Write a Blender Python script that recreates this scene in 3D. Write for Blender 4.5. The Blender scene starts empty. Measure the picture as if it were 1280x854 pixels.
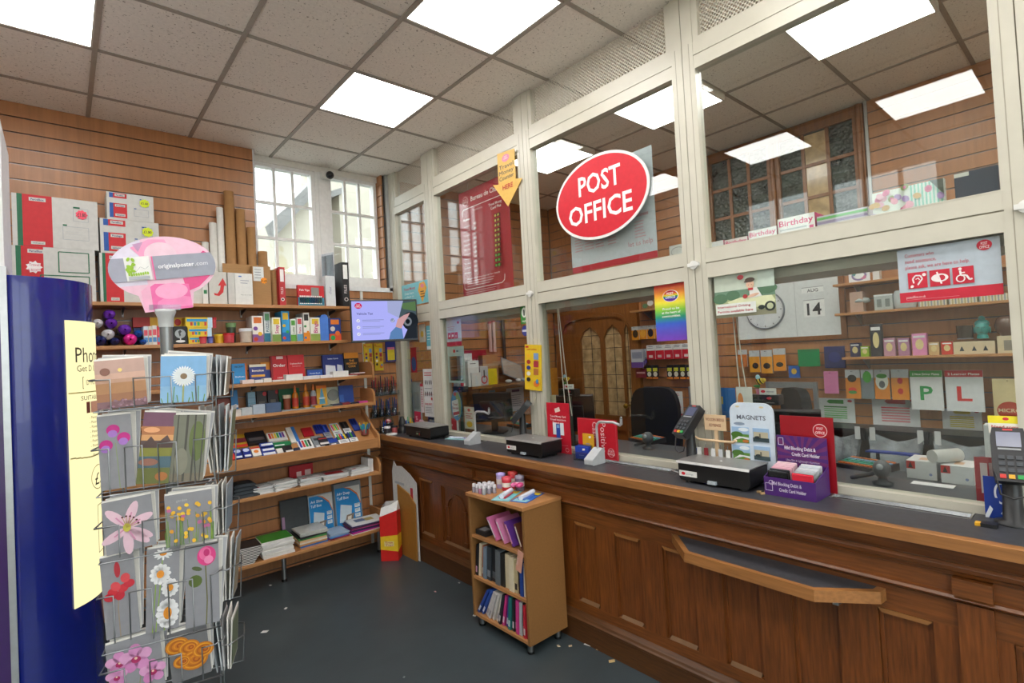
import bpy, math, random
from mathutils import Vector, Matrix
random.seed(11)
SC = bpy.context.scene
COL = SC.collection
PI = math.pi
# ------------------------------------------------------------------ camera model (fitted to the ceiling grid)
F_PX, YAW, PITCH, ROLL = 654.855, math.radians(40.83), math.radians(1.273), math.radians(-3.044)
CAM = Vector((-0.187, -4.142, 1.65))
_fw = Vector((math.sin(YAW)*math.cos(PITCH), math.cos(YAW)*math.cos(PITCH), math.sin(PITCH)))
_r0 = _fw.cross(Vector((0, 0, 1))).normalized(); _u0 = _r0.cross(_fw)
_R = _r0*math.cos(ROLL) + _u0*math.sin(ROLL); _U = _u0*math.cos(ROLL) - _r0*math.sin(ROLL)
def ray(px, py): return _fw + _R*((px-640)/F_PX) - _U*((py-427)/F_PX)
def at(px, py, ax, val):
    d = ray(px, py); t = (val-CAM[ax])/d[ax]; return CAM + d*t
def proj(p):
    d = Vector(p)-CAM; z = d.dot(_fw); return 640+F_PX*d.dot(_R)/z, 427-F_PX*d.dot(_U)/z
def _bis(fn, lo, hi):
    a = fn(lo)
    for _ in range(50):
        m = (lo+hi)/2
        if (fn(m) > 0) == (a > 0): lo = m
        else: hi = m
    return (lo+hi)/2
def sx(px, Y, z): return _bis(lambda x: proj((x, Y, z))[0]-px, -1.6, 4.4)
def sy(px, X, z): return _bis(lambda y: proj((X, y, z))[0]-px, -4.10, .6)
def sz(x, y, py): return _bis(lambda z: proj((x, y, z))[1]-py, .0, 3.4)
# ------------------------------------------------------------------ materials
def lin(h):
    h = h.lstrip('#'); o = []
    if len(h) == 3: h = ''.join(c*2 for c in h)
    for i in (0, 2, 4):
        c = int(h[i:i+2], 16)/255; o.append(c/12.92 if c <= .04045 else ((c+.055)/1.055)**2.4)
    return (*o, 1)
MATS = {}
def newmat(n):
    m = bpy.data.materials.new(n); m.use_nodes = True; nt = m.node_tree
    return m, nt, nt.nodes, nt.links, nt.nodes['Principled BSDF']
def noise_mix(nt, col, scale, amp, stretch=None, det=3, amp2=None):
    N, L = nt.nodes, nt.links
    tc = N.new('ShaderNodeTexCoord'); src = tc.outputs['Object']
    if stretch:
        mp = N.new('ShaderNodeMapping'); mp.inputs['Scale'].default_value = stretch; L.new(src, mp.inputs[0]); src = mp.outputs[0]
    nz = N.new('ShaderNodeTexNoise'); nz.inputs['Scale'].default_value = scale; nz.inputs['Detail'].default_value = det
    L.new(src, nz.inputs['Vector'])
    rp = N.new('ShaderNodeValToRGB'); rp.color_ramp.elements[0].position = .3; rp.color_ramp.elements[1].position = .7
    c = lin(col) if isinstance(col, str) else col
    rp.color_ramp.elements[0].color = tuple(max(0, x*(1-amp)) for x in c[:3])+(1,)
    rp.color_ramp.elements[1].color = tuple(min(1, x*(1+(amp2 if amp2 is not None else amp))) for x in c[:3])+(1,)
    L.new(nz.outputs[0], rp.inputs[0])
    return rp.outputs[0], nz.outputs[0], src
def M(spec):
    """'#rrggbb[/rough[/metal[/coat]]]' or 'E#rrggbb/strength' or a named material"""
    if spec in MATS: return MATS[spec]
    p = spec.split('/')
    if spec[0] == 'E':
        m, nt, N, L, b = newmat('glow_'+p[0][2:]); N.remove(b)
        e = N.new('ShaderNodeEmission'); e.inputs[0].default_value = lin(p[0][1:]); e.inputs[1].default_value = float(p[1])
        L.new(e.outputs[0], N['Material Output'].inputs[0])
    else:
        m, nt, N, L, b = newmat('paint_'+p[0][1:])
        o, _, _ = noise_mix(nt, p[0], 35, .05)
        L.new(o, b.inputs['Base Color'])
        b.inputs['Roughness'].default_value = float(p[1]) if len(p) > 1 else .5
        b.inputs['Metallic'].default_value = float(p[2]) if len(p) > 2 else 0
        if len(p) > 3: b.inputs['Coat Weight'].default_value = float(p[3])
    MATS[spec] = m; return m
def wood(name, col, stretch, scale, amp, rough, coat=0, bump=0):
    m, nt, N, L, b = newmat(name)
    o, f, src = noise_mix(nt, col, scale, amp, stretch, 6)
    o2, f2, _ = noise_mix(nt, '#ffffff', 2.2, .14, None, 2, 0)
    mx = N.new('ShaderNodeMix'); mx.data_type = 'RGBA'; mx.blend_type = 'MULTIPLY'; mx.inputs[0].default_value = 1
    L.new(o, mx.inputs[6]); L.new(o2, mx.inputs[7]); L.new(mx.outputs[2], b.inputs['Base Color'])
    b.inputs['Roughness'].default_value = rough; b.inputs['Coat Weight'].default_value = coat; b.inputs['Coat Roughness'].default_value = .25
    if bump:
        bp = N.new('ShaderNodeBump'); bp.inputs['Strength'].default_value = bump; bp.inputs['Distance'].default_value = .002
        L.new(f, bp.inputs['Height']); L.new(bp.outputs[0], b.inputs['Normal'])
    MATS[name] = m
wood('slat', '#b67e53', (14, 14, .7), 3, .12, .38)
wood('beech', '#bd8654', (2, 2, 16), 4, .08, .42)
wood('beech_side', '#966a3c', (10, 10, 10), 9, .06, .45)
wood('oak', '#79431b', (22, 22, 1.6), 5, .34, .36, .35, .25)
wood('oak_long', '#79451d', (22, 1.6, 22), 5, .32, .36, .35, .25)
wood('oak_plinth', '#5a3719', (22, 1.6, 22), 5, .26, .45, .15, .2)
wood('oak_edge', '#a06c3c', (18, 1.4, 18), 5, .18, .38, .2)
wood('oak_door', '#8a5526', (22, 22, 1.4), 4, .24, .4, .2)
wood('cardboard', '#b08759', (3, 3, 30), 6, .06, .8)
def speck(name, col, scale, amp, rough, thr=None, dark='#000000', coat=0, bump=0):
    m, nt, N, L, b = newmat(name)
    o, f, src = noise_mix(nt, col, scale, amp)
    if thr:
        nz = N.new('ShaderNodeTexNoise'); nz.inputs['Scale'].default_value = thr[0]; nz.inputs['Detail'].default_value = 2; L.new(src, nz.inputs['Vector'])
        r = N.new('ShaderNodeValToRGB'); r.color_ramp.elements[0].position = thr[1]; r.color_ramp.elements[1].position = thr[1]+.04
        L.new(nz.outputs[0], r.inputs[0])
        mx = N.new('ShaderNodeMix'); mx.data_type = 'RGBA'; L.new(r.outputs[0], mx.inputs[0]); L.new(o, mx.inputs[6]); mx.inputs[7].default_value = lin(dark)
        o = mx.outputs[2]
    L.new(o, b.inputs['Base Color']); b.inputs['Roughness'].default_value = rough; b.inputs['Coat Weight'].default_value = coat
    if bump:
        bp = N.new('ShaderNodeBump'); bp.inputs['Strength'].default_value = bump; bp.inputs['Distance'].default_value = .003
        L.new(f, bp.inputs['Height']); L.new(bp.outputs[0], b.inputs['Normal'])
    MATS[name] = m
speck('tile', '#f3ede4', 60, .05, .9, (90, .66), '#9c9386')
speck('vinyl', '#3d464a', 5, .10, .36, (140, .68), '#4c565a')
speck('laminate', '#3f4045', 40, .16, .44, None, bump=.05)
speck('frame', '#cac6b7', 12, .03, .35)
speck('chairblack', '#141619', 200, .3, .75, bump=.3)
speck('stone', '#aba598', 2, .08, .9, (1.4, .6), '#a0977f')
speck('slate', '#737271', 6, .15, .8)
speck('leaf', '#33431f', 4, .5, .8)
def glass(name, tint, base, boost=1.0):
    m, nt, N, L, b = newmat(name); N.remove(b)
    lw = N.new('ShaderNodeLayerWeight'); lw.inputs[0].default_value = .5
    pw = N.new('ShaderNodeMath'); pw.operation = 'POWER'; pw.inputs[1].default_value = 4; L.new(lw.outputs['Facing'], pw.inputs[0])
    ma = N.new('ShaderNodeMath'); ma.operation = 'MULTIPLY_ADD'; ma.inputs[1].default_value = .9; ma.inputs[2].default_value = base; ma.use_clamp = True; L.new(pw.outputs[0], ma.inputs[0])
    t = N.new('ShaderNodeBsdfTransparent'); t.inputs[0].default_value = lin(tint)
    g = N.new('ShaderNodeBsdfGlossy'); g.inputs['Roughness'].default_value = 0.0
    mx = N.new('ShaderNodeMixShader'); L.new(ma.outputs[0], mx.inputs[0]); L.new(t.outputs[0], mx.inputs[1]); L.new(g.outputs[0], mx.inputs[2])
    L.new(mx.outputs[0], N['Material Output'].inputs[0]); MATS[name] = m
glass('glass', '#f7faf8', .05)
glass('perspex', '#e6eef2', .10)
glass('film', '#dfe4e8', .16)
def obscure():
    m, nt, N, L, b = newmat('obscure_glass')
    o, f, src = noise_mix(nt, '#39413b', 9, .85, None, 4, 1.2); L.new(o, b.inputs['Base Color'])
    v = N.new('ShaderNodeTexVoronoi'); v.inputs['Scale'].default_value = 38; L.new(src, v.inputs['Vector'])
    bp = N.new('ShaderNodeBump'); bp.inputs['Strength'].default_value = .9; bp.inputs['Distance'].default_value = .01
    L.new(v.outputs[0], bp.inputs['Height']); L.new(bp.outputs[0], b.inputs['Normal'])
    b.inputs['Roughness'].default_value = .12; MATS['obscure_glass'] = m
    m, nt, N, L, b = newmat('amber_glass')
    o, f, src = noise_mix(nt, '#c4a87e', 14, .3, None, 3); L.new(o, b.inputs['Base Color'])
    b.inputs['Roughness'].default_value = .15; MATS['amber_glass'] = m
obscure()
def perf():
    m, nt, N, L, b = newmat('perforated'); b.inputs['Base Color'].default_value = lin('#d0ccbe'); b.inputs['Roughness'].default_value = .4
    tc = N.new('ShaderNodeTexCoord'); sp = N.new('ShaderNodeSeparateXYZ'); L.new(tc.outputs['Object'], sp.inputs[0])
    def mth(op, a, bb=None):
        n = N.new('ShaderNodeMath'); n.operation = op
        for i, q in enumerate((a, bb)):
            if q is None: continue
            if isinstance(q, (int, float)): n.inputs[i].default_value = q
            else: L.new(q, n.inputs[i])
        return n.outputs[0]
    y = mth('MULTIPLY', sp.outputs[1], 1/.021); z = mth('MULTIPLY', sp.outputs[2], 1/.021)
    a = mth('ADD', y, z); c = mth('SUBTRACT', y, z)
    u = mth('SUBTRACT', mth('FRACT', mth('ADD', a, 500)), .5); w = mth('SUBTRACT', mth('FRACT', mth('ADD', c, 500)), .5)
    r2 = mth('ADD', mth('MULTIPLY', u, u), mth('MULTIPLY', w, w))
    fac = mth('LESS_THAN', r2, .17)
    t = N.new('ShaderNodeBsdfTransparent'); mx = N.new('ShaderNodeMixShader')
    L.new(fac, mx.inputs[0]); L.new(b.outputs[0], mx.inputs[1]); L.new(t.outputs[0], mx.inputs[2]); L.new(mx.outputs[0], N['Material Output'].inputs[0])
    MATS['perforated'] = m
perf()
def foil(name, col):
    m, nt, N, L, b = newmat(name); o, f, s = noise_mix(nt, col, 30, .35); L.new(o, b.inputs['Base Color'])
    b.inputs['Roughness'].default_value = .22; b.inputs['Metallic'].default_value = .25
    bp = N.new('ShaderNodeBump'); bp.inputs['Strength'].default_value = .6; bp.inputs['Distance'].default_value = .004; L.new(f, bp.inputs['Height']); L.new(bp.outputs[0], b.inputs['Normal'])
    MATS[name] = m
for n, c in (('foil_purple', '#6a2fa8'), ('foil_silver', '#d6d6da'), ('foil_navy', '#1b2458'), ('foil_pink', '#e02a92'), ('foil_blue', '#1d54a8')): foil(n, c)
def plasticbag():
    m, nt, N, L, b = newmat('plastic_sack'); o, f, s = noise_mix(nt, '#7f868c', 12, .4); L.new(o, b.inputs['Base Color'])
    b.inputs['Roughness'].default_value = .2
    bp = N.new('ShaderNodeBump'); bp.inputs['Strength'].default_value = 1; bp.inputs['Distance'].default_value = .03; L.new(f, bp.inputs['Height']); L.new(bp.outputs[0], b.inputs['Normal'])
    t = N.new('ShaderNodeBsdfTransparent'); mx = N.new('ShaderNodeMixShader'); mx.inputs[0].default_value = .75
    L.new(t.outputs[0], mx.inputs[1]); L.new(b.outputs[0], mx.inputs[2]); L.new(mx.outputs[0], N['Material Output'].inputs[0]); MATS['plastic_sack'] = m
plasticbag()
CHROME, STEEL, DSTEEL = '#b4b7ba/.22/1', '#c2c3c4/.35/1', '#77797c/.4/1'
WHITE, BLACK, RED, CREAM = '#e8e8e6/.6', '#101112/.4', '#c4202c/.5', 'frame'
PORED = '#d3152b/.5'
# ------------------------------------------------------------------ text
_TX = {}
def text_mesh(s, bold=False):
    k = (s, bold)
    if k not in _TX:
        cu = bpy.data.curves.new('t', 'FONT'); cu.body = s; cu.size = 1; cu.resolution_u = 2
        cu.offset = .018 if bold else 0; cu.fill_mode = 'BOTH' if False else 'FRONT'
        ob = bpy.data.objects.new('t', cu); me = ob.to_mesh()
        vs = [(v.co.x, v.co.y) for v in me.vertices]; fs = [tuple(p.vertices) for p in me.polygons]
        ob.to_mesh_clear(); bpy.data.objects.remove(ob); bpy.data.curves.remove(cu)
        _TX[k] = (vs, fs, min([v[0] for v in vs], default=0), max([v[0] for v in vs], default=0))
    return _TX[k]
# ------------------------------------------------------------------ mesh builder
class MB:
    def __init__(s): s.v = []; s.f = []; s.mi = []; s.ml = []; s.sm = []; s.T = Matrix()
    def _m(s, m):
        if m not in s.ml: s.ml.append(m)
        return s.ml.index(m)
    def add(s, vs, fs, m, smooth=False):
        b = len(s.v); k = [s._m(x) for x in m] if isinstance(m, (list, tuple)) else None; k0 = None if k else s._m(m)
        s.v += [s.T @ Vector(p) for p in vs]
        for i, f in enumerate(fs): s.f.append(tuple(b+j for j in f)); s.mi.append(k[i] if k else k0); s.sm.append(smooth)
        return s
    def box(s, x0, y0, z0, x1, y1, z1, m, **k):
        """k: l r f b d u  (faces -x +x -y +y -z +z) give other materials"""
        if x0 > x1: x0, x1 = x1, x0
        if y0 > y1: y0, y1 = y1, y0
        if z0 > z1: z0, z1 = z1, z0
        vs = [(x0, y0, z0), (x1, y0, z0), (x1, y1, z0), (x0, y1, z0), (x0, y0, z1), (x1, y0, z1), (x1, y1, z1), (x0, y1, z1)]
        fs = [(0, 4, 7, 3), (1, 2, 6, 5), (0, 1, 5, 4), (2, 3, 7, 6), (0, 3, 2, 1), (4, 5, 6, 7)]
        return s.add(vs, fs, [k.get(c, m) for c in 'lrfbdu'])
    def prism(s, pts, d0, d1, m, axis='z', cap=None, smooth=False):
        n = len(pts)
        q = {'z': lambda a, b, d: (a, b, d), 'y': lambda a, b, d: (a, d, b), 'x': lambda a, b, d: (d, a, b)}[axis]
        vs = [q(a, b, d0) for a, b in pts]+[q(a, b, d1) for a, b in pts]
        s.add(vs, [(i, (i+1) % n, n+(i+1) % n, n+i) for i in range(n)], m, smooth)
        return s.add(vs, [tuple(range(n))[::-1], tuple(range(n, 2*n))], cap or m)
    def cyl(s, p0, p1, r0, r1, m, n=14, cap=True, capm=None):
        p0, p1 = Vector(p0), Vector(p1); d = (p1-p0).normalized(); a = d.orthogonal().normalized(); b = d.cross(a)
        vs = [p0+(a*math.cos(2*PI*i/n)+b*math.sin(2*PI*i/n))*r0 for i in range(n)]+[p1+(a*math.cos(2*PI*i/n)+b*math.sin(2*PI*i/n))*r1 for i in range(n)]
        s.add(vs, [(i, (i+1) % n, n+(i+1) % n, n+i) for i in range(n)], m, True)
        if cap: s.add(vs, [tuple(range(n))[::-1], tuple(range(n, 2*n))], capm or m)
        return s
    def tube(s, pts, r, m, n=6):
        pts = [Vector(p) for p in pts]; rings = []; a = None
        for i, p in enumerate(pts):
            d0 = (p-pts[i-1]).normalized() if i else None; d1 = (pts[i+1]-p).normalized() if i < len(pts)-1 else None
            d = ((d0 or d1)+(d1 or d0))
            d = d.normalized() if d.length > 1e-6 else (d0 or d1)
            a = (a-d*a.dot(d)) if a else d.orthogonal()
            if a.length < 1e-5: a = d.orthogonal()
            a = a.normalized(); b = d.cross(a)
            k = 1/max(.5, math.sqrt(max(.05, (1+(d0.dot(d1) if d0 and d1 else 1))/2)))
            rings.append([p+(a*math.cos(2*PI*j/n)+b*math.sin(2*PI*j/n))*r*k for j in range(n)])
        vs = [v for R in rings for v in R]; fs = []
        for i in range(len(pts)-1):
            for j in range(n): fs.append((i*n+j, i*n+(j+1) % n, (i+1)*n+(j+1) % n, (i+1)*n+j))
        s.add(vs, fs, m, True)
        return s.add(vs, [tuple(range(n))[::-1], tuple(range(len(vs)-n, len(vs)))], m)
    def lathe(s, prof, m, n=16, c=(0, 0, 0)):
        vs = []; fs = []
        for r, z in prof:
            for j in range(n): vs.append((c[0]+r*math.cos(2*PI*j/n), c[1]+r*math.sin(2*PI*j/n), c[2]+z))
        ms = []
        for i in range(len(prof)-1):
            for j in range(n): fs.append((i*n+j, i*n+(j+1) % n, (i+1)*n+(j+1) % n, (i+1)*n+j)); ms.append(m[i] if isinstance(m, (list, tuple)) else m)
        s.add(vs, fs, ms, True)
        if prof[0][0] > 1e-4: s.add(vs[:n], [tuple(range(n))[::-1]], ms[0])
        if prof[-1][0] > 1e-4: s.add(vs[-n:], [tuple(range(n))], ms[-1])
        return s
    def sph(s, c, rx, ry, rz, m, n=12):
        k = max(5, n//2); old = s.T; s.T = old @ Matrix.Translation(c) @ Matrix.Diagonal((rx, ry, rz, 1))
        s.lathe([(max(1e-5, math.sin(PI*i/k)), -math.cos(PI*i/k)) for i in range(k+1)], m, n); s.T = old; return s
    def canvas(s, o, u=(1, 0, 0), v=(0, 0, 1), e=.0003): return Canvas(s, o, u, v, e)
    def build(s, name, parent=None, bevel=0, loc=None, rot=None, seg=2, solid=0):
        me = bpy.data.meshes.new(name); me.from_pydata([tuple(v) for v in s.v], [], s.f)
        for m in s.ml: me.materials.append(M(m))
        me.polygons.foreach_set('material_index', s.mi); me.polygons.foreach_set('use_smooth', s.sm); me.update()
        o = bpy.data.objects.new(name, me); COL.objects.link(o)
        if parent: o.parent = parent
        if loc is not None: o.location = loc
        if rot is not None: o.rotation_euler = rot
        if bevel:
            b = o.modifiers.new('bevel', 'BEVEL'); b.width = bevel; b.segments = seg; b.limit_method = 'ANGLE'; b.angle_limit = .7
            b.harden_normals = False
        return o
class Canvas:
    """flat printing on a face: every call lies a hair above the one before"""
    def __init__(s, mb, o, u, v, e):
        s.mb = mb; s.o = Vector(o); s.u = Vector(u).normalized(); s.v = Vector(v).normalized(); s.n = s.u.cross(s.v); s.e = e; s.k = 1
    def P(s, pts, fs, m):
        z = s.n*(s.e*s.k); s.mb.add([s.o+s.u*a+s.v*b+z for a, b in pts], fs, m); s.k += 1; return s
    def poly(s, pts, m): return s.P(pts, [tuple(range(len(pts)))], m)
    def rect(s, x0, y0, x1, y1, m): return s.poly([(x0, y0), (x1, y0), (x1, y1), (x0, y1)], m)
    def ell(s, cx, cy, rx, ry, m, n=28, rot=0):
        c, t = math.cos(rot), math.sin(rot)
        return s.poly([(cx+rx*math.cos(2*PI*i/n)*c-ry*math.sin(2*PI*i/n)*t, cy+rx*math.cos(2*PI*i/n)*t+ry*math.sin(2*PI*i/n)*c) for i in range(n)], m)
    def star(s, cx, cy, r, m, n=10, k=.8): return s.poly([(cx+r*(k if i % 2 else 1)*math.cos(PI*i/n), cy+r*(k if i % 2 else 1)*math.sin(PI*i/n)) for i in range(2*n)], m)
    def ring(s, cx, cy, rx, ry, w, m, n=28):
        p = [(cx+rx*math.cos(2*PI*i/n), cy+ry*math.sin(2*PI*i/n)) for i in range(n)]+[(cx+(rx-w)*math.cos(2*PI*i/n), cy+(ry-w)*math.sin(2*PI*i/n)) for i in range(n)]
        return s.P(p, [(i, (i+1) % n, n+(i+1) % n, n+i) for i in range(n)], m)
    def line(s, pts, w, m):
        for (a, b), (c, d) in zip(pts, pts[1:]):
            l = math.hypot(c-a, d-b) or 1; nx, ny = -(d-b)/l*w/2, (c-a)/l*w/2
            s.P([(a-nx, b-ny), (c-nx, d-ny), (c+nx, d+ny), (a+nx, b+ny)], [(0, 1, 2, 3)], m); s.k -= 1
        s.k += 1; return s
    def frame(s, x0, y0, x1, y1, w, m): return s.line([(x0-w/2, y0), (x1, y0), (x1, y1), (x0, y1), (x0, y0)], w, m)
    def text(s, t, x, y, h, m, al='l', bold=False, w=None, rot=0):
        vs, fs, a, b = text_mesh(t, bold); k = h/.72
        kx = w/(b-a) if w else k
        ox = x-a*kx-(0 if al == 'l' else (b-a)*kx*(.5 if al == 'c' else 1))
        c, q = math.cos(rot), math.sin(rot); pts = []
        for p in vs:
            X, Y = ox+p[0]*kx-x, p[1]*k
            pts.append((x+X*c-Y*q, y+X*q+Y*c))
        return s.P(pts, fs, m)
    def lines(s, x0, x1, y, n, step, h, m, jit=.25):
        rr = random.Random(int(x0*9999+y*999+n))
        for i in range(n): s.rect(x0, y-i*step-h, x1-(x1-x0)*jit*rr.random(), y-i*step, m); s.k -= 1
        s.k += 1; return s
# ------------------------------------------------------------------ objects
def tag(o, label, cat, group=None, kind=None):
    o['label'] = label; o['category'] = cat
    if group: o['group'] = group
    if kind: o['kind'] = kind
    return o
def thing(name, label, cat, loc=(0, 0, 0), rz=0, group=None, rx=0):
    o = bpy.data.objects.new(name, None); COL.objects.link(o); o.empty_display_size = .05
    o.location = loc; o.rotation_euler = (rx, 0, rz); return tag(o, label, cat, group)
def struct(o): o['kind'] = 'structure'; return o
def dup(root, loc, rz=None, label=None, group=None):
    r = root.copy(); COL.objects.link(r); r.location = loc
    if rz is not None: r.rotation_euler[2] = rz
    if label: r['label'] = label
    if group: r['group'] = group
    def rec(a, b):
        for ch in a.children:
            c = ch.copy(); COL.objects.link(c); c.parent = b; c.matrix_parent_inverse = ch.matrix_parent_inverse; rec(ch, c)
    rec(root, r); return r
ORD = ['first', 'second', 'third', 'fourth', 'fifth', 'sixth', 'seventh', 'eighth', 'ninth', 'tenth', 'eleventh', 'twelfth', 'thirteenth', 'fourteenth', 'fifteenth', 'sixteenth', 'seventeenth', 'eighteenth', 'nineteenth', 'twentieth']
EAST = -PI/2   # rz of a thing that faces the customers from the partition side
def sign(name, label, cat, loc, w, h, bg, draw=None, rz=0, t=.004, rx=0, group=None, bevel=0, back=None):
    """flat board: local x right, z up, printed side towards local -y; loc is the bottom left corner"""
    mb = MB(); mb.box(0, 0, 0, w, t, h, bg, b=back or bg)
    if draw: draw(mb.canvas((0, 0, 0)), w, h)
    return tag(mb.build(name, loc=loc, rot=(rx, 0, rz), bevel=bevel), label, cat, group)
SKY, EXPO = 3.0, 0.90
# ================================================================== THE SETTING
H, XP, XS, YB, YF, XL = 3.414, 2.27, 4.48, .37, -6.0, -1.7      # ceiling, partition, staff wall, back wall, front wall, left wall
mb = MB(); mb.box(XL-.1, YF-.1, -.1, XS+1.6, 1.0, 0, 'vinyl'); struct(mb.build('floor'))
# suspended ceiling: tiles with light openings left for the fittings
LX = [-.6, 1.2, 2.85]; LY = [-.6, -1.8, -3.0, -4.2, -5.4]
LIGHTS = [(x, y) for x in (-.6, 1.2) for y in LY]+[(2.84, y+.0) for y in LY]
mb = MB(); mb.box(XL-.1, YF-.1, H+.03, XS+.1, .62, H+.1, 'tile')
GX = [-1.8+.6*i for i in range(8)]; GXS = [2.24, 2.84, 3.44, 4.04, 4.64]; GY = [.6-.6*i for i in range(12)]
def tiles(gx, xa, xb):
    for i in range(len(gx)-1):
        for j in range(len(GY)-1):
            x0, x1, y1, y0 = gx[i], gx[i+1], GY[j], GY[j+1]
            if any(abs(x0-lx) < .05 and abs(y1-ly) < .05 for lx, ly in LIGHTS): continue
            if min(x1, xb)-max(x0, xa) > .01: mb.box(max(x0, xa), y0+.001, H+.002, min(x1, xb), y1-.001, H+.028, 'tile')
tiles(GX, XL, 2.28); tiles(GXS, 2.28, XS)
struct(mb.build('ceiling'))
mb = MB(); G = '#a39b90/.5'
for x in GX[1:]:
    if XL < x < 2.3: mb.box(x-.012, YF, H-.004, x+.012, .6, H+.002, G)
for x in GXS[1:-1]: mb.box(x-.012, YF, H-.004, x+.012, .45, H+.002, G)
for y in GY:
    mb.box(XL, y-.012, H-.0035, XS, y+.012, H+.0015, G)
struct(mb.build('trim_1'))
# ---- recessed light panels in the shop, deeper rimmed panels behind the screen
LT = {(-.6, -.6): 'square ceiling light panel cut off by the photo at top left', (1.2, -.6): 'square ceiling light panel nearest the white windows', (1.2, -1.8): 'square ceiling light panel cut by the top edge of the photo',
      (2.84, -.6): 'rimmed ceiling light behind the glass left of the oval sign', (2.84, -1.8): 'rimmed ceiling light behind the glass above the oval sign', (2.84, -3.0): 'rimmed ceiling light behind the tall pane at top right'}
LNTH = {-.6: 'back', -1.8: 'second', -3.0: 'third', -4.2: 'fourth', -5.4: 'fifth'}
EM = 'E#fdfaf6/7.5'
for lx, ly in LIGHTS:
    staff = lx > 2
    lab = LT.get((lx, ly)) or ('recessed square light panel, %s row from the back wall, %s' % (LNTH[ly], 'staff side' if staff else ('left column over the shop' if lx < 0 else 'column beside the glass screen')))
    t = thing('ceiling_light', lab, 'ceiling light', (lx+.3, ly-.3, H), 0, 'square ceiling light panels')
    d = MB(); f = MB()
    if staff:
        f.box(-.3, -.3, -.05, -.285, .3, .02, '#e9e6de/.4'); f.box(.285, -.3, -.05, .3, .3, .02, '#e9e6de/.4'); f.box(-.285, -.3, -.05, .285, -.285, .02, '#e9e6de/.4'); f.box(-.285, .285, -.05, .285, .3, .02, '#e9e6de/.4')
        d.box(-.284, -.284, -.048, .284, .284, -.03, EM)
    else:
        f.box(-.297, -.297, -.002, -.28, .297, .02, '#c9c5bd/.4'); f.box(.28, -.297, -.002, .297, .297, .02, '#c9c5bd/.4'); f.box(-.28, -.297, -.002, .28, -.28, .02, '#c9c5bd/.4'); f.box(-.28, .28, -.002, .28, .297, .02, '#c9c5bd/.4')
        d.box(-.279, -.279, -.001, .279, .279, .014, EM)
    f.build('light_frame', t); d.build('diffuser', t)
# ---- slat walls: boards with a groove every 100 mm, aluminium strip in the groove
def slat(mb, x0, x1, y, z0, z1, axis='y', sgn=-1, depth=.02):
    """boards on the plane axis=y; sgn = side the face looks to"""
    def bx(a0, a1, p0, p1, za, zb, m):
        if axis == 'y': mb.box(a0, p0, za, a1, p1, zb, m)
        else: mb.box(p0, a0, za, p1, a1, zb, m)
    z = z0
    top = 3.32
    ks = [top-.1*i for i in range(36)]
    edges = [z0]+sorted(k for k in ks if z0+.01 < k < z1-.01)+[z1]
    for a, b in zip(edges, edges[1:]):
        bx(x0, x1, y, y-sgn*.016, a+(.0045 if a > z0 else 0), b-(.004 if b < z1 else 0), 'slat')
    bx(x0, x1, y-sgn*.0165, y-sgn*.04, z0, z1, '#3c3732/.5')
    for a in edges[1:-1]: bx(x0, x1, y-sgn*.008, y-sgn*.0162, a-.0035, a+.0005, '#77787a/.3/1')
mb = MB(); slat(mb, XL, 1.04, YB, 0, H); slat(mb, 1.04, 1.905, YB, 0, 2.29); slat(mb, 1.93, 2.235, YB, 0, 2.29)
mb.box(XL, YB+.041, 0, 2.235, YB+.14, 2.29, '#8b7a66'); mb.box(XL, YB+.041, 2.29, 1.04, YB+.14, H, '#8b7a66')
struct(mb.build('wall_back'))
mb = MB(); mb.box(1.905, YB-.006, 0, 1.93, YB+.03, 2.3, '#d8d8d4/.35'); struct(mb.build('trim_2'))
mb = MB(); mb.box(1.036, YB-.004, 2.3, 1.05, .53, H, '#d5d5d8/.4'); struct(mb.build('trim_3'))
# window recess: sill, right reveal of slats, aluminium corner strip
mb = MB(); mb.box(1.05, YB-.012, 2.29, 2.235, .5, 2.33, '#e9e9ea/.4'); struct(mb.build('trim_4'))
mb = MB(); slat(mb, .385, .52, 2.172, 2.33, H, 'x', -1); struct(mb.build('wall_reveal'))
mb = MB(); mb.box(2.205, YB-.012, 2.3, 2.235, YB+.012, H, '#c9cbcd/.35/.6'); struct(mb.build('trim_5'))
mb = MB(); mb.box(1.05, .46, 3.36, 2.235, .56, H, '#e6e3dc/.5'); struct(mb.build('trim_6'))
# ---- two white sash windows with three columns of panes
def sash(n, x0, x1, z0, z1, y, cols, rows, sill):
    mb = MB(); w = '#e9e8e6/.4'
    mb.box(x0, y-.03, z0, x0+.03, y+.05, z1, w); mb.box(x1-.03, y-.03, z0, x1, y+.05, z1, w)
    mb.box(x0+.03, y-.03, z1-.03, x1-.03, y+.05, z1, w); mb.box(x0+.03, y-.03, z0, x1-.03, y+.05, z0+sill, w)
    a, b, c, d = x0+.03, x1-.03, z0+sill, z1-.03
    for i in range(1, cols): xx = a+(b-a)*i/cols; mb.box(xx-.011, y-.012, c, xx+.011, y+.02, d, w)
    for i in range(1, rows): zz = c+(d-c)*i/rows; mb.box(a, y-.014, zz-.011, b, y+.018, zz+.011, w)
    o = struct(mb.build('window_%d' % n))
    g = MB(); g.box(a, y+.002, c, b, y+.007, d, 'glass'); g.build('glass_pane', o)
sash(1, 1.05, 1.57, 2.33, 3.36, .5, 3, 3, .10)
mb = MB(); mb.box(1.57, .46, 2.33, 1.69, .55, 3.36, '#e9e8e6/.4'); mb.box(1.60, .45, 2.33, 1.66, .46, 3.36, '#e9e8e6/.4'); struct(mb.build('trim_7'))
sash(2, 1.69, 2.165, 2.33, 3.36, .5, 3, 3, .10)
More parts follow.
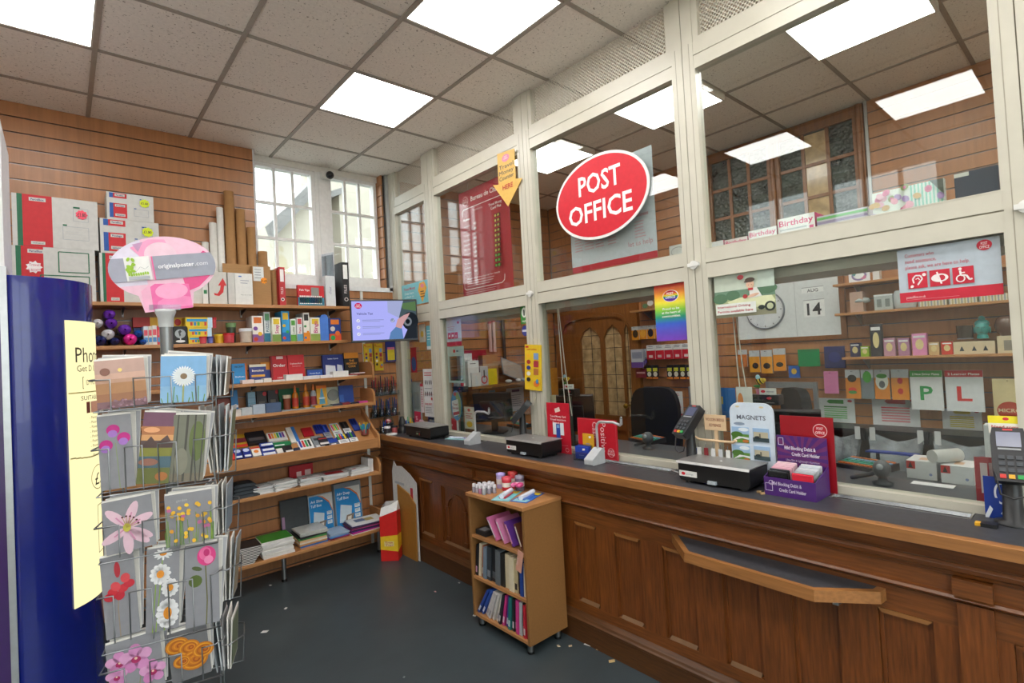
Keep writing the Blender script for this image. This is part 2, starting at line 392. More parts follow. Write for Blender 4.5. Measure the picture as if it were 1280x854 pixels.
# outer skin so that daylight only enters through the windows
mb = MB(); mb.box(XL-.2, .56, 0, 1.06, .64, H+.1, '#8b7a66'); mb.box(1.06, .56, 0, XS+.1, .64, 2.33, '#8b7a66'); mb.box(2.2, .56, 2.33, XS+.1, .64, H+.1, '#8b7a66')
struct(mb.build('wall_outer'))
# left wall with a window, front wall (behind the camera)
wl = MB(); c = '#ebe6da/.7'
wl.box(XL-.1, YF, 0, XL, .56, 2.72, c); wl.box(XL-.1, YF, 3.34, XL, .56, H, c)
for a, b in ((YF, -3.1), (-2.15, -1.95), (-1.2, .56)): wl.box(XL-.1, a, 2.72, XL, b, 3.34, c)
struct(wl.build('wall_left'))
def sash_x(n, y0, y1, z0, z1, x, cols, w='#e3e2df/.4'):
    mb = MB()
    mb.box(x-.04, y0, z0, x+.02, y0+.03, z1, w); mb.box(x-.04, y1-.03, z0, x+.02, y1, z1, w); mb.box(x-.04, y0+.03, z0, x+.02, y1-.03, z0+.03, w); mb.box(x-.04, y0+.03, z1-.03, x+.02, y1-.03, z1, w)
    for i in range(1, cols): yy = y0+(y1-y0)*i/cols; mb.box(x-.02, yy-.02, z0+.03, x+.01, yy+.02, z1-.03, w)
    o = struct(mb.build('window_%d' % n)); g = MB(); g.box(x-.012, y0+.03, z0+.03, x-.007, y1-.03, z1-.03, 'glass'); g.build('glass_pane', o)
sash_x(3, -3.1, -2.15, 2.72, 3.34, XL-.05, 3); sash_x(4, -1.95, -1.2, 2.72, 3.34, XL-.05, 2)
mb = MB(); c = '#ebe6da/.7'; mb.box(XL-.1, YF-.1, 0, -1.4, YF, H, c); mb.box(1.9, YF-.1, 0, XS+.1, YF, H, c); mb.box(-1.4, YF-.1, 0, 1.9, YF, .5, c); mb.box(-1.4, YF-.1, 2.7, 1.9, YF, H, c); struct(mb.build('wall_front'))
mb = MB(); w = '#e3e2df/.4'; mb.box(-1.4, YF-.07, .5, -1.34, YF, 2.7, w); mb.box(1.84, YF-.07, .5, 1.9, YF, 2.7, w); mb.box(-1.34, YF-.07, .5, 1.84, YF, .56, w); mb.box(-1.34, YF-.07, 2.64, 1.84, YF, 2.7, w)  # unseen window, added to bring fill daylight from behind the camera
for x in (-.3, .75): mb.box(x-.025, YF-.06, .56, x+.025, YF-.01, 2.64, w)
o = struct(mb.build('window_40')); g = MB(); g.box(-1.34, YF-.04, .56, 1.84, YF-.035, 2.64, 'glass'); g.build('glass_pane', o)
# staff side: end wall and long rear wall
mb = MB(); slat(mb, 2.305, XS, .45, 0, H); struct(mb.build('wall_staff_end'))
mb = MB()
slat(mb, -1.60, -.83, XS, 0, H, 'x', -1); slat(mb, -.83, .43, XS, 2.3, H, 'x', -1); slat(mb, .37, .43, XS, 0, 2.3, 'x', -1)
slat(mb, YF, -2.985, XS, 0, H, 'x', -1); slat(mb, -2.985, -1.60, XS, 0, 2.2, 'x', -1)
mb.box(XS+.041, YF, 0, XS+.1, -2.985, H, '#8b7a66'); mb.box(XS+.041, -1.60, 0, XS+.1, -.83, H, '#8b7a66'); mb.box(XS+.041, -2.985, 0, XS+.1, -1.6, 2.2, '#8b7a66')
mb.box(XS+.041, -.83, 2.3, XS+.1, .56, H, '#8b7a66'); mb.box(XS+.041, .37, 0, XS+.1, .56, 2.3, '#8b7a66')
struct(mb.build('wall_staff_rear'))
# dark wood leaded window high in the rear wall
w = MB(); O = 'oak_door'; y0, y1, z0, z1 = -2.96, -1.60, 2.2, 3.40
w.box(XS-.03, y1-.13, z0, XS+.06, y1, z1, O); w.box(XS-.03, y0, z0, XS+.06, y0+.07, z1, O); w.box(XS-.03, y0+.07, z1-.09, XS+.06, y1-.13, z1, O); w.box(XS-.03, y0+.07, z0, XS+.06, y1-.13, z0+.06, O)
for yy in (-1.66, -1.70): w.cyl((XS-.035, yy, z0), (XS-.035, yy, z1), .014, .014, O, 8)
ym = -2.29; w.box(XS-.03, ym-.05, z0+.06, XS+.06, ym+.05, z1-.09, O); w.cyl((XS-.04, ym, z0), (XS-.04, ym, z1-.09), .02, .02, O, 8); w.cyl((XS-.03, y0+.03, z0), (XS-.03, y0+.03, z1), .02, .02, O, 8)
for a, b in ((y0+.07, ym-.05), (ym+.05, y1-.13)):
    for i in (1, 2): yy = a+(b-a)*i/3; w.box(XS-.01, yy-.013, z0+.06, XS+.02, yy+.013, z1-.09, O)
    for i in (1, 2, 3): zz = z0+.06+(z1-z0-.15)*i/4; w.box(XS-.009, a, zz-.013, XS+.021, b, zz+.013, O)
o = struct(w.build('window_5'))
g = MB()
for a, b in ((y0+.07, ym-.05), (ym+.05, y1-.13)): g.box(XS+.003, a, z0+.06, XS+.008, b, z1-.09, 'obscure_glass')
a, b = y0+.07, ym-.05; g.box(XS+.0015, a+(b-a)/3, z0+.06, XS+.0029, a+(b-a)*2/3, z1-.1, 'amber_glass')
g.build('glass_pane', o)
mb = MB(); mb.box(XS-.012, -2.985, 2.2, XS+.02, -2.965, H, '#bfc0bf/.4/.5'); struct(mb.build('trim_8'))
# arched oak door with leaded lights
d = MB(); y0, y1 = -.83, .37
d.box(XS-.05, y1-.1, 0, XS+.05, y1, 2.2, O); d.box(XS-.05, y0, 0, XS+.05, y0+.1, 2.2, O); d.box(XS-.05, y0+.1, 2.12, XS+.05, y1-.1, 2.2, O); d.box(XS-.07, y0-.03, 2.2, XS+.05, y1+.03, 2.25, O)
ya, yb = y0+.1, y1-.1; n = 14
arch = [(yb, 2.12)]+[(ya+(yb-ya)*(1-i/n), 1.86+.17*math.sqrt(max(0, 1-(2*i/n-1)**4))) for i in range(n+1)]+[(ya, 2.12)]
d.prism(arch, XS-.045, XS+.03, O, 'x')
d.prism([(yb, 1.84), (yb, 1.87)]+[(ya+(yb-ya)*(1-i/n), 1.88+.165*math.sqrt(max(0, 1-(2*i/n-1)**4))) for i in range(1, n)]+[(ya, 1.87), (ya, 1.84)]+[(ya+(yb-ya)*(i/n), 1.84+.165*math.sqrt(max(0, 1-(2*i/n-1)**4))) for i in range(1, n)], XS-.06, XS-.04, O, 'x')
do = struct(d.build('door_1'))
l = MB(); sty = [yb, yb-.16, yb-.20, yb-.39, yb-.45, yb-.66, yb-.70, yb-.86, ya]
sty = [(.27, .0), (-.30, -.35), (-.60, -.63), (-.70, -.73)]
for a, b in sty: l.box(XS-.03, b, .02, XS+.02, a, 2.03, O)
l.box(XS-.0295, -.73, .02, XS+.0195, .27, .16, O); l.box(XS-.0295, -.73, .74, XS+.0195, .27, .9, O); l.box(XS-.0295, -.73, 1.93, XS+.0195, .27, 2.03, O)
for a, b in ((.0, -.30), (-.35, -.60), (-.63, -.70)):
    l.box(XS-.01, b, .16, XS+.01, a, .74, O); m = (a+b)/2
    l.prism([(a, 1.76), (a, 1.93), (b, 1.93), (b, 1.76), (b+(m-b)*.35, 1.85), (m, 1.9), (a-(a-m)*.35, 1.85)], XS-.0285, XS+.018, O, 'x')
lo = l.build('door_leaf', do)
p = MB()
for a, b in ((.0, -.30), (-.35, -.60), (-.63, -.70)):
    p.box(XS+.002, b, .9, XS+.007, a, 1.93, 'amber_glass'); m = (a+b)/2
    p.box(XS-.001, m-.003, .9, XS+.0015, m+.003, 1.93, '#2a2a28/.5')
    for i in range(1, 7): z = .9+i*.15; p.box(XS-.0012, b, z-.003, XS+.0013, a, z+.003, '#2a2a28/.5')
p.build('leaded_light', lo)
mb = MB(); mb.cyl((XS-.03, -.66, 1.02), (XS-.09, -.66, 1.02), .012, .012, '#b08a3a/.3/1'); mb.sph((XS-.1, -.66, 1.02), .03, .03, .03, '#b08a3a/.3/1'); mb.build('door_handle', lo)
mb = MB(); mb.box(XS+.11, YF, 0, XS+1.5, .64, .01, '#4a453e'); mb.box(XS+1.4, YF, 0, XS+1.5, .64, H, '#6b6458'); mb.box(XS+.11, YF, H, XS+1.5, .64, H+.1, '#6b6458'); mb.box(XS+.11, .56, 0, XS+1.5, .64, H, '#6b6458')
struct(mb.build('wall_passage'))
# ================================================================== GLAZED SCREEN
POSTS = [(.26, .37), (-.42, -.27), (-1.62, -1.50), (-2.83, -2.71), (-4.03, -3.91), (-5.24, -5.12), (YF, -5.94)]
tn = 9
for a, b in POSTS:
    mb = MB(); m = (a+b)/2
    mb.box(XP-.035, a, 1.0, XP+.035, m-.002, H-.002, CREAM); mb.box(XP-.035, m+.002, 1.0, XP+.035, b, H-.002, CREAM); mb.box(XP-.03, m-.002, 1.0, XP+.03, m+.002, H-.002, '#8d8776')
    mb.box(XP+.036, a+.02, 1.0, XP+.07, b-.02, 2.0, '#a8a79c/.4')
    for yy in (a+.022, b-.022): mb.box(XP-.0356, yy-.0015, 1.03, XP-.0349, yy+.0015, 3.15, '#a39d8c')
    struct(mb.build('trim_%d' % tn)); tn += 1
for (z0, z1) in ((1.0, 1.03), (1.975, 2.04), (2.046, 2.11), (3.02, 3.08), (3.084, 3.15)):
    mb = MB()
    for i in range(len(POSTS)-1):
        y1, y0 = POSTS[i][0], POSTS[i+1][1]; mb.box(XP-.033, y0, z0, XP+.033, y1, z1, CREAM)
        if z0 in (2.046, 3.084): mb.box(XP-.028, y0, z0-.006, XP+.028, y1, z0, '#8d8776')
    struct(mb.build('trim_%d' % tn)); tn += 1
wn = 6
for i in range(len(POSTS)-1):
    y1, y0 = POSTS[i][0], POSTS[i+1][1]
    for z0, z1 in ((1.03, 1.975), (2.11, 3.02)):
        mb = MB(); w = .005
        mb.box(XP-.034, y0, z0, XP+.02, y0+w, z1, CREAM); mb.box(XP-.034, y1-w, z0, XP+.02, y1, z1, CREAM)
        if z0 > 2: mb.box(XP-.034, y0+w, z0, XP+.02, y1-w, z0+w, CREAM)
        mb.box(XP-.034, y0+w, z1-w, XP+.02, y1-w, z1, CREAM)
        o = struct(mb.build('window_%d' % wn)); wn += 1
        g = MB(); g.box(XP-.004, y0+w, z0+(w if z0 > 2 else .0), XP+.004, y1-w, z1-w, 'glass'); g.build('glass_pane', o)
    mb = MB(); mb.box(XP-.006, y0+.03, 3.17, XP-.004, y1-.03, H-.002, 'perforated')
    mb.box(XP-.03, y0, 3.15, XP+.02, y0+.03, H-.002, CREAM); mb.box(XP-.03, y1-.03, 3.15, XP+.02, y1, H-.002, CREAM); mb.box(XP-.03, y0+.03, 3.15, XP+.02, y1-.03, 3.17, CREAM)
    struct(mb.build('trim_%d' % tn)); tn += 1
# shelf with roller blind boxes along the staff side of the transom
for i in range(1, len(POSTS)-1):
    y1, y0 = POSTS[i][0], POSTS[i+1][1]
    bay = ['', 'second bay from the window wall', 'bay under the oval sign', 'wide bay at the right of the photo', 'bay beyond the right edge', 'last bay near the front wall'][i]
    t = thing('roller_blind', 'cream roller blind box over the counter glass, '+bay, 'roller blind', (XP+.2, (y0+y1)/2, 1.93), 0, 'roller blind boxes behind the counter glass')
    h = (y1-y0)/2+.0595; mb = MB(); mb.box(-.16, -h, 0, .12, h, .02, CREAM); mb.box(-.16, -h, .02, -.15, h, .14, CREAM); mb.box(.11, -h, .02, .12, h, .14, CREAM); mb.box(-.16, -h, .14, .13, h, .155, CREAM); mb.build('blind_box', t)
    if i in (2, 3):
        mb = MB()
        for dx, dy in ((0, 0), (.012, .02)): mb.tube([(-.1, h-.11-dy*.5, 0), (-.1+dx, h-.12-dy, -.4), (-.1+dx*2, h-.135-dy*1.6, -.72)], .003, '#e2dfd2/.6', 5)
        mb.build('cord', t)
# ================================================================== COUNTER
ct = thing('counter', 'long dark oak panelled serving counter along the glazed screen', 'counter', (0, 0, 0))
YL = .335                                  # counter starts at the back wall
def run(prof, y0, y1, m, name, parent=ct): 
    mb = MB(); mb.prism(prof, y0, y1, m, 'y'); return mb.build(name, parent)
run([(2.2, 0), (2.0, 0), (2.0, .112), (1.992, .118), (1.992, .128), (2.0, .134), (2.006, .144), (2.03, .158), (2.2, .158)], YF+.01, YL, 'oak_plinth', 'plinth')
run([(2.2, .755), (2.03, .755), (2.012, .765), (2.0, .770), (1.994, .777), (2.0, .785), (2.016, .790), (2.016, .845), (2.004, .85), (1.998, .862), (1.985, .87), (1.978, .885), (1.985, .895), (1.97, .905), (1.955, .925), (1.945, .94), (1.935, .957), (2.2, .957)], YF+.01, YL, 'oak_long', 'cornice')
PAN = [(-2.19, -2.03)]+[(-2.19-.30*i, -2.03-.30*i) for i in range(1, 6)]      # plain panels right of the bookcase
PAN = [(-2.20, -2.04), (-2.49, -2.325), (-2.79, -2.62), (-3.09, -2.925), (-3.39, -3.22), (-3.68, -3.52)]
ARCH = [(-.99, -.64), (-4.24, -3.88)]
PL2 = [(-.515, -.315), (-1.36, -1.2), (-1.66, -1.5), (-1.92, -1.78), (-4.62, -4.42), (-4.92, -4.74), (-5.22, -5.04)]
open_ = sorted(PAN+ARCH+PL2)
ff = MB(); X0, X1, ZB, ZT = 2.03, 2.075, .215, .665
ff.box(X0, YF+.01, .159, X1, YL, ZB, 'oak_long'); ff.box(X0, YF+.01, ZT, X1, YL, .754, 'oak_long')
prev = YF+.01
for a, b in open_+[(YL, YL)]:
    ff.box(X0, prev, ZB, X1, a, ZT, 'oak'); prev = b
ff.build('front_frame', ct)
for i, (a, b) in enumerate(open_):
    mb = MB(); ar = (a, b) in ARCH
    mb.box(2.05, a, ZB, 2.09, b, ZT, 'oak')
    e = .001
    mb.prism([(a+e, ZB), (a+.014, ZB+.014), (a+.014, ZT-.014), (a+e, ZT)], X0+.014, 2.051, 'oak', 'x')
    mb.prism([(b-e, ZB), (b-.014, ZB+.014), (b-.014, ZT-.014), (b-e, ZT)], X0+.014, 2.051, 'oak', 'x')
    mb.prism([(a+e, ZT-e), (a+.014, ZT-.016), (b-.014, ZT-.016), (b-e, ZT-e)], X0-.004, 2.051, 'oak_edge' if not ar else 'oak_long', 'x')
    mb.prism([(X0+.002, ZB), (2.051, ZB+.013), (2.051, ZB)], a+.014, b-.014, '#7a5a3c/.6', 'y')
    if ar:
        m, w, n = (a+b)/2, (b-a)/2-.045, 14; zc = .50
        out = [(m+w*math.cos(PI*k/n), zc+.105*math.sin(PI*k/n)) for k in range(n+1)]; inn = [(m+(w-.028)*math.cos(PI*k/n), zc+.08*math.sin(PI*k/n)) for k in range(n+1)]
        mb.prism(out+inn[::-1], 2.036, 2.05, 'oak', 'x')
        out2 = [(m+(w-.034)*math.cos(PI*k/n), zc+.072*math.sin(PI*k/n)) for k in range(n+1)]; inn2 = [(m+(w-.046)*math.cos(PI*k/n), zc+.06*math.sin(PI*k/n)) for k in range(n+1)]
        mb.prism(out2+inn2[::-1], 2.048, 2.05, 'oak', 'x')
        for s in (-1, 1):
            yy = m+s*(w-.014); mb.cyl((2.05, yy, .27), (2.05, yy, .475), .013, .012, 'oak', 10)
            mb.box(2.032, yy-.022, .475, 2.05, yy+.022, .5, 'oak'); mb.box(2.034, yy-.018, .24, 2.05, yy+.018, .27, 'oak')
    mb.build('panel', ct)
for a, b in ((-1.12, -1.05), (-3.84, -3.75), (-4.36, -4.27)):
    mb = MB(); mb.box(1.992, a, 0, 2.03, b, .15, 'oak_plinth'); mb.box(2.012, a, .158, 2.03, b, .76, 'oak'); mb.box(1.985, a-.004, .79, 2.017, b+.004, .846, 'oak_long'); mb.build('pilaster', ct)
mb = MB(); mb.box(2.1, YF+.01, 0, 2.12, YL, .955, 'oak'); mb.build('carcass', ct)
# worktop: dark laminate, oak edge
tp = thing('worktop', 'dark grey laminate worktop with oak front edge running the whole counter', 'worktop', (0, 0, .958))
TRAYS = [(-1.0, -.62), (-2.60, -2.15), (-3.78, -3.34)]      # transaction trays under the glass
mb = MB(); xa, xt0, xt1, xb = 1.945, 2.15, 2.232, 2.237
mb.box(xa, YF+.01, 0, xt0, YL, .042, 'laminate')
pr = YF+.01
for a, b in sorted(TRAYS)+[(YL, YL)]: mb.box(xt0, pr, 0, xt1, a, .042, 'laminate'); pr = b
mb.box(xt1, YF+.01, 0, 2.34, YL, .0415, 'laminate'); mb.build('laminate_top', tp)
mb = MB(); mb.prism([(1.91, .002), (1.915, 0), (1.9445, 0), (1.9445, .0425), (1.915, .0425), (1.91, .040)], YF+.01, YL, 'oak_edge', 'y'); mb.build('edge_strip', tp)
for (a, b), nm in zip(TRAYS, ('beside the far left scales', 'under the pane with the swivel chair', 'at the right, before the white carton boxes')):
    mb = MB(); mb.box(xt0+.001, a+.001, .012, xt1-.001, b-.001, .016, '#8d9092/.3/1'); mb.box(xt0+.001, a+.001, .016, xt0+.006, b-.001, .044, STEEL); mb.box(xt0+.006, a+.001, .016, xt1-.001, a+.006, .044, STEEL); mb.box(xt0+.006, b-.006, .016, xt1-.001, b-.001, .044, STEEL)
    mb.prism([(xt0+.006, .016), (xt0+.006, .036), (xt0+.045, .018), (xt0+.045, .016)], a+.006, b-.006, '#9da0a2/.25/1', 'y')
    mb.box(xt1-.014, a+.006, .03, xt1-.001, b-.006, .043, '#c9cbcc/.25/1')
    tag(mb.build('transaction_tray', loc=(0, 0, .958)), 'steel transaction tray sunk in the worktop '+nm, 'tray', 'transaction trays')
# staff desk behind the glass
t = thing('staff_desk', 'grey staff desk running behind the counter glass', 'desk', (0, 0, 0))
mb = MB(); mb.box(2.345, YF+.01, .93, 2.95, .40, .965, '#55575b/.4'); mb.build('desktop', t)
for y in (-5.6, -3.95, -2.77, -1.56, -.34, .3): mb = MB(); mb.box(2.4, y-.015, 0, 2.85, y+.015, .929, '#8b6a48/.5'); mb.build('support_panel', t)
# writing ledge
t = thing('writing_ledge', 'dark writing ledge with oak edging fixed to the counter front', 'ledge', (0, 0, 0))
P = [(2.029, -2.68), (1.862, -2.848), (1.85, -3.375), (1.985, -3.545), (2.029, -3.55)]
C_ = (1.9+.02, -3.15)
mb = MB(); inn = [(2.0285, -2.715), (1.885, -2.858), (1.873, -3.366), (1.995, -3.52), (2.0285, -3.524)]
mb.prism(inn, .70, .737, 'laminate'); mb.build('ledge_top', t)
mb = MB(); q = P
for i in range(4): mb.prism([P[i], P[i+1], inn[i+1], inn[i]], .695, .738, 'oak_edge')
mb.build('edging', t)
for y in (-3.42, -2.92): mb = MB(); mb.box(1.95, y, .66, 2.028, y+.02, .694, STEEL); mb.build('bracket', t)
# ================================================================== WALL SHELVES
ZA, ZB_, ZC, ZD, ZE, ZF, ZG = 2.122, 1.836, 1.527, 1.292, .965, .692, .228
def shelf(lab, z, x0, x1, yf, t=.024, ends=False, brk=(), legs=()):
    r = thing('wall_shelf', lab, 'shelf', (0, 0, 0), 0, 'beech shelves on the back wall')
    mb = MB(); mb.box(x0, yf, z-t, x1, YB-.001, z, 'beech'); mb.build('board', r, bevel=.003)
    if ends:
        mb = MB(); y1 = YB-.002; hh = .115; R = .07
        pts = [(yf-.002, z-t-.004), (yf-.002, z+hh-R)]+[(yf-.002+R-R*math.cos(a*PI/12), z+hh-R+R*math.sin(a*PI/12)) for a in range(1, 7)]+[(y1, z+hh), (y1, z-t-.004)]
        mb.prism(pts, x1+.0005, x1+.0185, 'beech', 'x'); mb.build('end_cheek', r, bevel=.002)
    for xb in brk:
        mb = MB(); mb.box(xb-.006, YB-.02, z-t-.055, xb+.006, YB-.0005, z-t, WHITE); mb.prism([(YB-.02, z-t-.04), (YB-.02, z-t-.0005), (YB-.16, z-t-.0005), (YB-.16, z-t-.012)], xb-.002, xb+.002, '#3a3a3c/.4', 'x'); mb.build('bracket', r)
    for xl, yl in legs:
        mb = MB(); mb.cyl((xl, yl, .018), (xl, yl, z-t), .017, .017, '#a9abad/.3/1', 14); mb.cyl((xl, yl, 0.001), (xl, yl, .018), .021, .021, BLACK, 14); mb.build('leg', r)
    return r
shelf('topmost wall shelf, carrying the parcel boxes and cardboard tubes', ZA, -.62, 1.72, .12, brk=(.15, .9, 1.6))
shelf('second wall shelf from the top, carrying the games boxes', ZB_, -.62, 1.66, .12, brk=(.15, .93, 1.6))
shelf('third wall shelf down, with the red order book and blue pads', ZC, -.62, 1.86, .10, ends=True, brk=(.95, 1.66))
shelf('fourth wall shelf down, with glue bottles and flat envelope packs', ZD, -.62, 1.86, .10, ends=True, brk=(.95, 1.66))
shelf('wall shelf of white exercise books under the pen tray', ZF, -.62, 1.87, .08, ends=True, brk=(.95, 1.66))
shelf('lowest wall shelf on round metal legs, with pads and box files', ZG, -.62, 1.90, .02, ends=True, legs=((-.5, .12), (1.07, .12), (1.86, .12)))
# sloping pen tray with a front lip
t = thing('pen_shelf', 'sloping beech tray shelf full of pens and stationery packs', 'shelf', (0, 0, 0))
EY0, EY1, ETOP = .05, YB-.0008, 1.17
mb = MB(); mb.prism([(EY0+.016, .935), (EY0+.016, .95), (EY1, ETOP), (EY1, ETOP-.015)], -.62, 1.86, 'beech', 'x'); mb.build('sloping_board', t)
mb = MB(); mb.box(-.62, EY0, .905, 1.86, EY0+.0155, .985, 'beech'); mb.build('front_lip', t, bevel=.003)
mb = MB(); mb.prism([(EY0-.002, .90), (EY0-.002, 1.0), (EY0+.03, 1.03), (EY0+.08, 1.05), (EY1, 1.23), (EY1, 1.12)], 1.8605, 1.8785, 'beech', 'x'); mb.build('end_cheek', t)
def ez(y): return .95+(y-(EY0+.016))*(ETOP-.95)/(EY1-EY0-.016)     # height of the sloping board
ESL = math.atan2(ETOP-.95, EY1-EY0-.016)
def osh(px0, px1, pyt, Y, z):
    x0, x1 = sx(px0, Y, z), sx(px1, Y, z); return x0, x1, sz((x0+x1)/2, Y, pyt)-z
def carton(name, lab, cat, px0, px1, pyt, Y, z, dep, col, draw=None, group=None, rx=0, bevel=.0015, side=None, gap=.0015):
    x0, x1, h = osh(px0, px1, pyt, Y, z)
    w = max(.006, x1-x0-gap)
    mb = MB(); mb.box(0, 0, 0, w, dep, h, col, l=side or col, r=side or col)
    if draw: draw(mb.canvas((0, 0, 0)), w, h)
    return tag(mb.build(name, loc=(x0, Y, z+.0005+dep*math.sin(max(0, -rx))), rot=(rx, 0, 0), bevel=bevel), lab, cat, group)
# ------------------------------------------------------------------ parcel boxes on the top shelf
PW, PG, PB, PR = '#cbcbc7/.6', '#1f6b4a/.6', '#2457a8/.6', '#c9252f/.6'
def parcel(band, title, labels, address, star=None, starc=None, price='', frames=0, barx=.16):
    def d(c, w, h):
        b0 = w*.055
        if frames != 2:
            c.rect(b0, 0, b0+w*.06, h, band); c.rect(b0+w*.06, 0, w*(.45 if not frames else .37), h, PR)
            c.rect(w*.19, h*.88, w*.38, h*.95, PW); c.text(title, w*.285, h*.895, h*.04, '#28306a', 'c', True, w=w*.15); c.rect(w*.2, h*.04, w*.36, h*.10, PW); c.text('small parcel', w*.22, h*.055, h*.03, '#555', w=w*.12)
        else:
            for y0, y1 in ((.80, .98), (.06, .60)): c.rect(b0, h*y0, b0+w*.08, h*y1, PB); c.rect(b0+w*.08, h*y0, w*.42, h*y1, PR)
            for y, s in ((.86, title), (.47, 'Postage'), (.12, 'assured')): c.rect(w*.17, h*y, w*.38, h*(y+.09), PW); c.text(s, w*.275, h*(y+.02), h*.05, '#28306a', 'c', True, w=w*.16)
        if frames == 1:
            for x0, y0, x1, y1 in ((.55, .55, .92, .93), (.33, .02, .92, .48)): c.frame(w*x0, h*y0, w*x1, h*y1, .006, PG)
            c.line([(w*.4, h*.36), (w*.86, h*.36)], .001, '#999'); c.text('To', w*.37, h*.4, h*.03, '#555')
            c.star(w*.26, h*.62, w*.1, '#f2e9ea', 9, .75); c.text('Travel', w*.2, h*.64, h*.05, '#c46', w=w*.12); c.text('& BOXES', w*.19, h*.54, h*.05, '#c46', w=w*.14); c.ell(w*.24, h*.3, w*.07, h*.09, '#f2e9ea')
        else:
            c.frame(w*.57, h*.18, w*.88, h*.44, .0015, '#8a97a5'); c.rect(w*.57, h*.45, w*.62, h*.48, band if frames != 2 else PB)
            c.frame(w*.70, h*.56, w*.88, h*.82, .0015, '#8a97a5'); c.rect(w*.70, h*.82, w*.78, h*.85, band if frames != 2 else PB)
            for k in range(3): c.line([(w*.60, h*(.24+.05*k)), (w*.84, h*(.24+.05*k))], .0008, '#b5bcc4')
        if star: c.star(w*.80, h*.70, h*star, starc, 9, .82); c.text(price, w*.80, h*.66, h*.08, '#333', 'c', True, w=h*star*1.3)
    return d
Y = .16
def stack(items):
    z = ZA
    for lab, a, b, top, draw in items:
        o = carton('parcel_box', lab, 'box', a, b, top, Y, z, .185, PW, draw, 'cardboard parcel boxes on the top shelf', bevel=.002); z += [v[2] for v in o.bound_box][1]+.001
stack([('white parcel box with two green-ruled address frames and a pale star sticker', 15, 121, 310, parcel(PG, 'ParcelBox', 0, 0, frames=1)),
       ('large white parcel box with red band and pink star price, on top of its stack', 16, 124, 247, parcel(PG, 'ParcelBox', 0, 0, .1, '#ff5a72/.6', '£1.80'))])
stack([('white parcel box with green stripe at the bottom of its stack, behind the pink sign', 126, 190, 318, parcel(PG, 'ParcelBox', 0, 0)),
       ('white parcel box with two red blocks and yellow price star, middle of its stack', 126, 200, 276, parcel(PB, 'ParcelBox', 0, 0, .15, '#d9e82a/.6', '£1.80', 2)),
       ('small white parcel box with yellow price star, topmost of the middle stack', 134, 193, 243, parcel(PB, 'ParcelBox', 0, 0, .17, '#d9e82a/.6', '£1.60', 2))])
# postal tubes behind a cardboard holder
tubes = [(255, 264, 303, '#dddcd6/.7', 'shortest white postal tube, at the left of the tube row'), (265, 275, 279, '#dddcd6/.7', 'middle-height white postal tube between two white tubes'), (275, 284, 260, '#e2e1db/.7', 'tallest white postal tube beside the brown tubes'),
         (285, 298, 240, '#a67c4e/.7', 'tallest brown postal tube, next to the white tubes'), (299, 311, 262, '#a67c4e/.7', 'second tallest brown postal tube'), (312, 323, 285, '#a67c4e/.7', 'third tallest brown postal tube, against the window edge'), (325, 337, 315, '#a67c4e/.7', 'shortest brown postal tube standing before the window')]
for a, b, top, c, lab in tubes:
    yy = .325; x0, x1, h = osh(a, b, top, yy, ZA); r = (x1-x0)/2-.0008
    mb = MB(); mb.lathe([(r, 0), (r, h), (r-.004, h), (r-.004, h-.02), (1e-4, h-.02)], c, 20); tag(mb.build('postal_tube', loc=((x0+x1)/2, yy, ZA+.0005)), lab, 'tube', 'postal tubes on the top shelf')
x0, x1, h = osh(280, 338, 331, .26, ZA); mb = MB(); mb.box(x0, .258, ZA+.0005, x1, .262, ZA+h, 'cardboard')
tag(mb.build('tube_holder'), 'brown cardboard holder in front of the postal tubes', 'holder')
def cb(c, w, h):
    c.rect(w*.05, h*.62, w*.62, h*.98, '#dfe3e2/.6'); c.lines(w*.12, w*.52, h*.92, 4, h*.07, h*.015, '#8a8f94'); c.star(w*.62, h*.64, w*.2, '#ff9a1f/.6', 9, .8); c.text('£1.60', w*.62, h*.61, h*.05, '#6a4a10', 'c', True)
carton('tube_box', 'brown cardboard box with pale notice and orange star price', 'box', 317, 340, 333, .2, ZA, .05, 'cardboard', cb)
x0, x1, h = osh(340, 350, 338, .24, ZA); mb = MB(); r = (x1-x0)/2; mb.lathe([(r, 0), (r, h), (r-.004, h), (r-.004, h-.02), (1e-4, h-.02)], 'cardboard', 20); tag(mb.build('postal_tube', loc=((x0+x1)/2, .25, ZA+.0005)), 'wide short brown tube beside the red lever file', 'tube', 'postal tubes on the top shelf')
def arrow(c, w, h):
    c.poly([(w*.25, h*.35), (w*.45, h*.33), (w*.6, h*.45), (w*.64, h*.58), (w*.5, h*.58), (w*.78, h*.82), (w*.98, h*.58), (w*.84, h*.58), (w*.78, h*.38), (w*.55, h*.26), (w*.3, h*.28)], '#d02a2e/.5')
carton('flat_pack_box', 'pale grey flat-pack box with a red curved arrow', 'box', 262, 285, 340, .17, ZA, .09, '#cfcdc6/.7', arrow)
carton('flat_pack_box', 'low pale grey box half hidden by the pink sign', 'box', 238, 254, 342, .17, ZA, .09, '#d3d1cb/.7')
carton('narrow_box', 'narrow white box with a small green recycling mark', 'box', 254, 261, 352, .15, ZA, .09, '#e0dfda/.7', lambda c, w, h: c.rect(w*.2, h*.45, w*.8, h*.62, '#2c7a4c/.6'))
def env(c, w, h): c.lines(w*.3, w*.8, h*.78, 2, h*.08, h*.02, '#8a93a8'); c.rect(w*.2, h*.88, w*.38, h*.92, '#5a78b8'); c.text('Please do not bend', w*.3, h*.3, h*.03, '#666')
carton('mailing_box', 'white card mailing envelope box standing upright', 'box', 295, 317, 342, .15, ZA, .02, '#e2e2de/.6', env)
carton('mailing_box', 'plain grey-white mailing box beside the white envelope box', 'box', 286, 295, 341, .16, ZA, .09, '#cccbc6/.6')
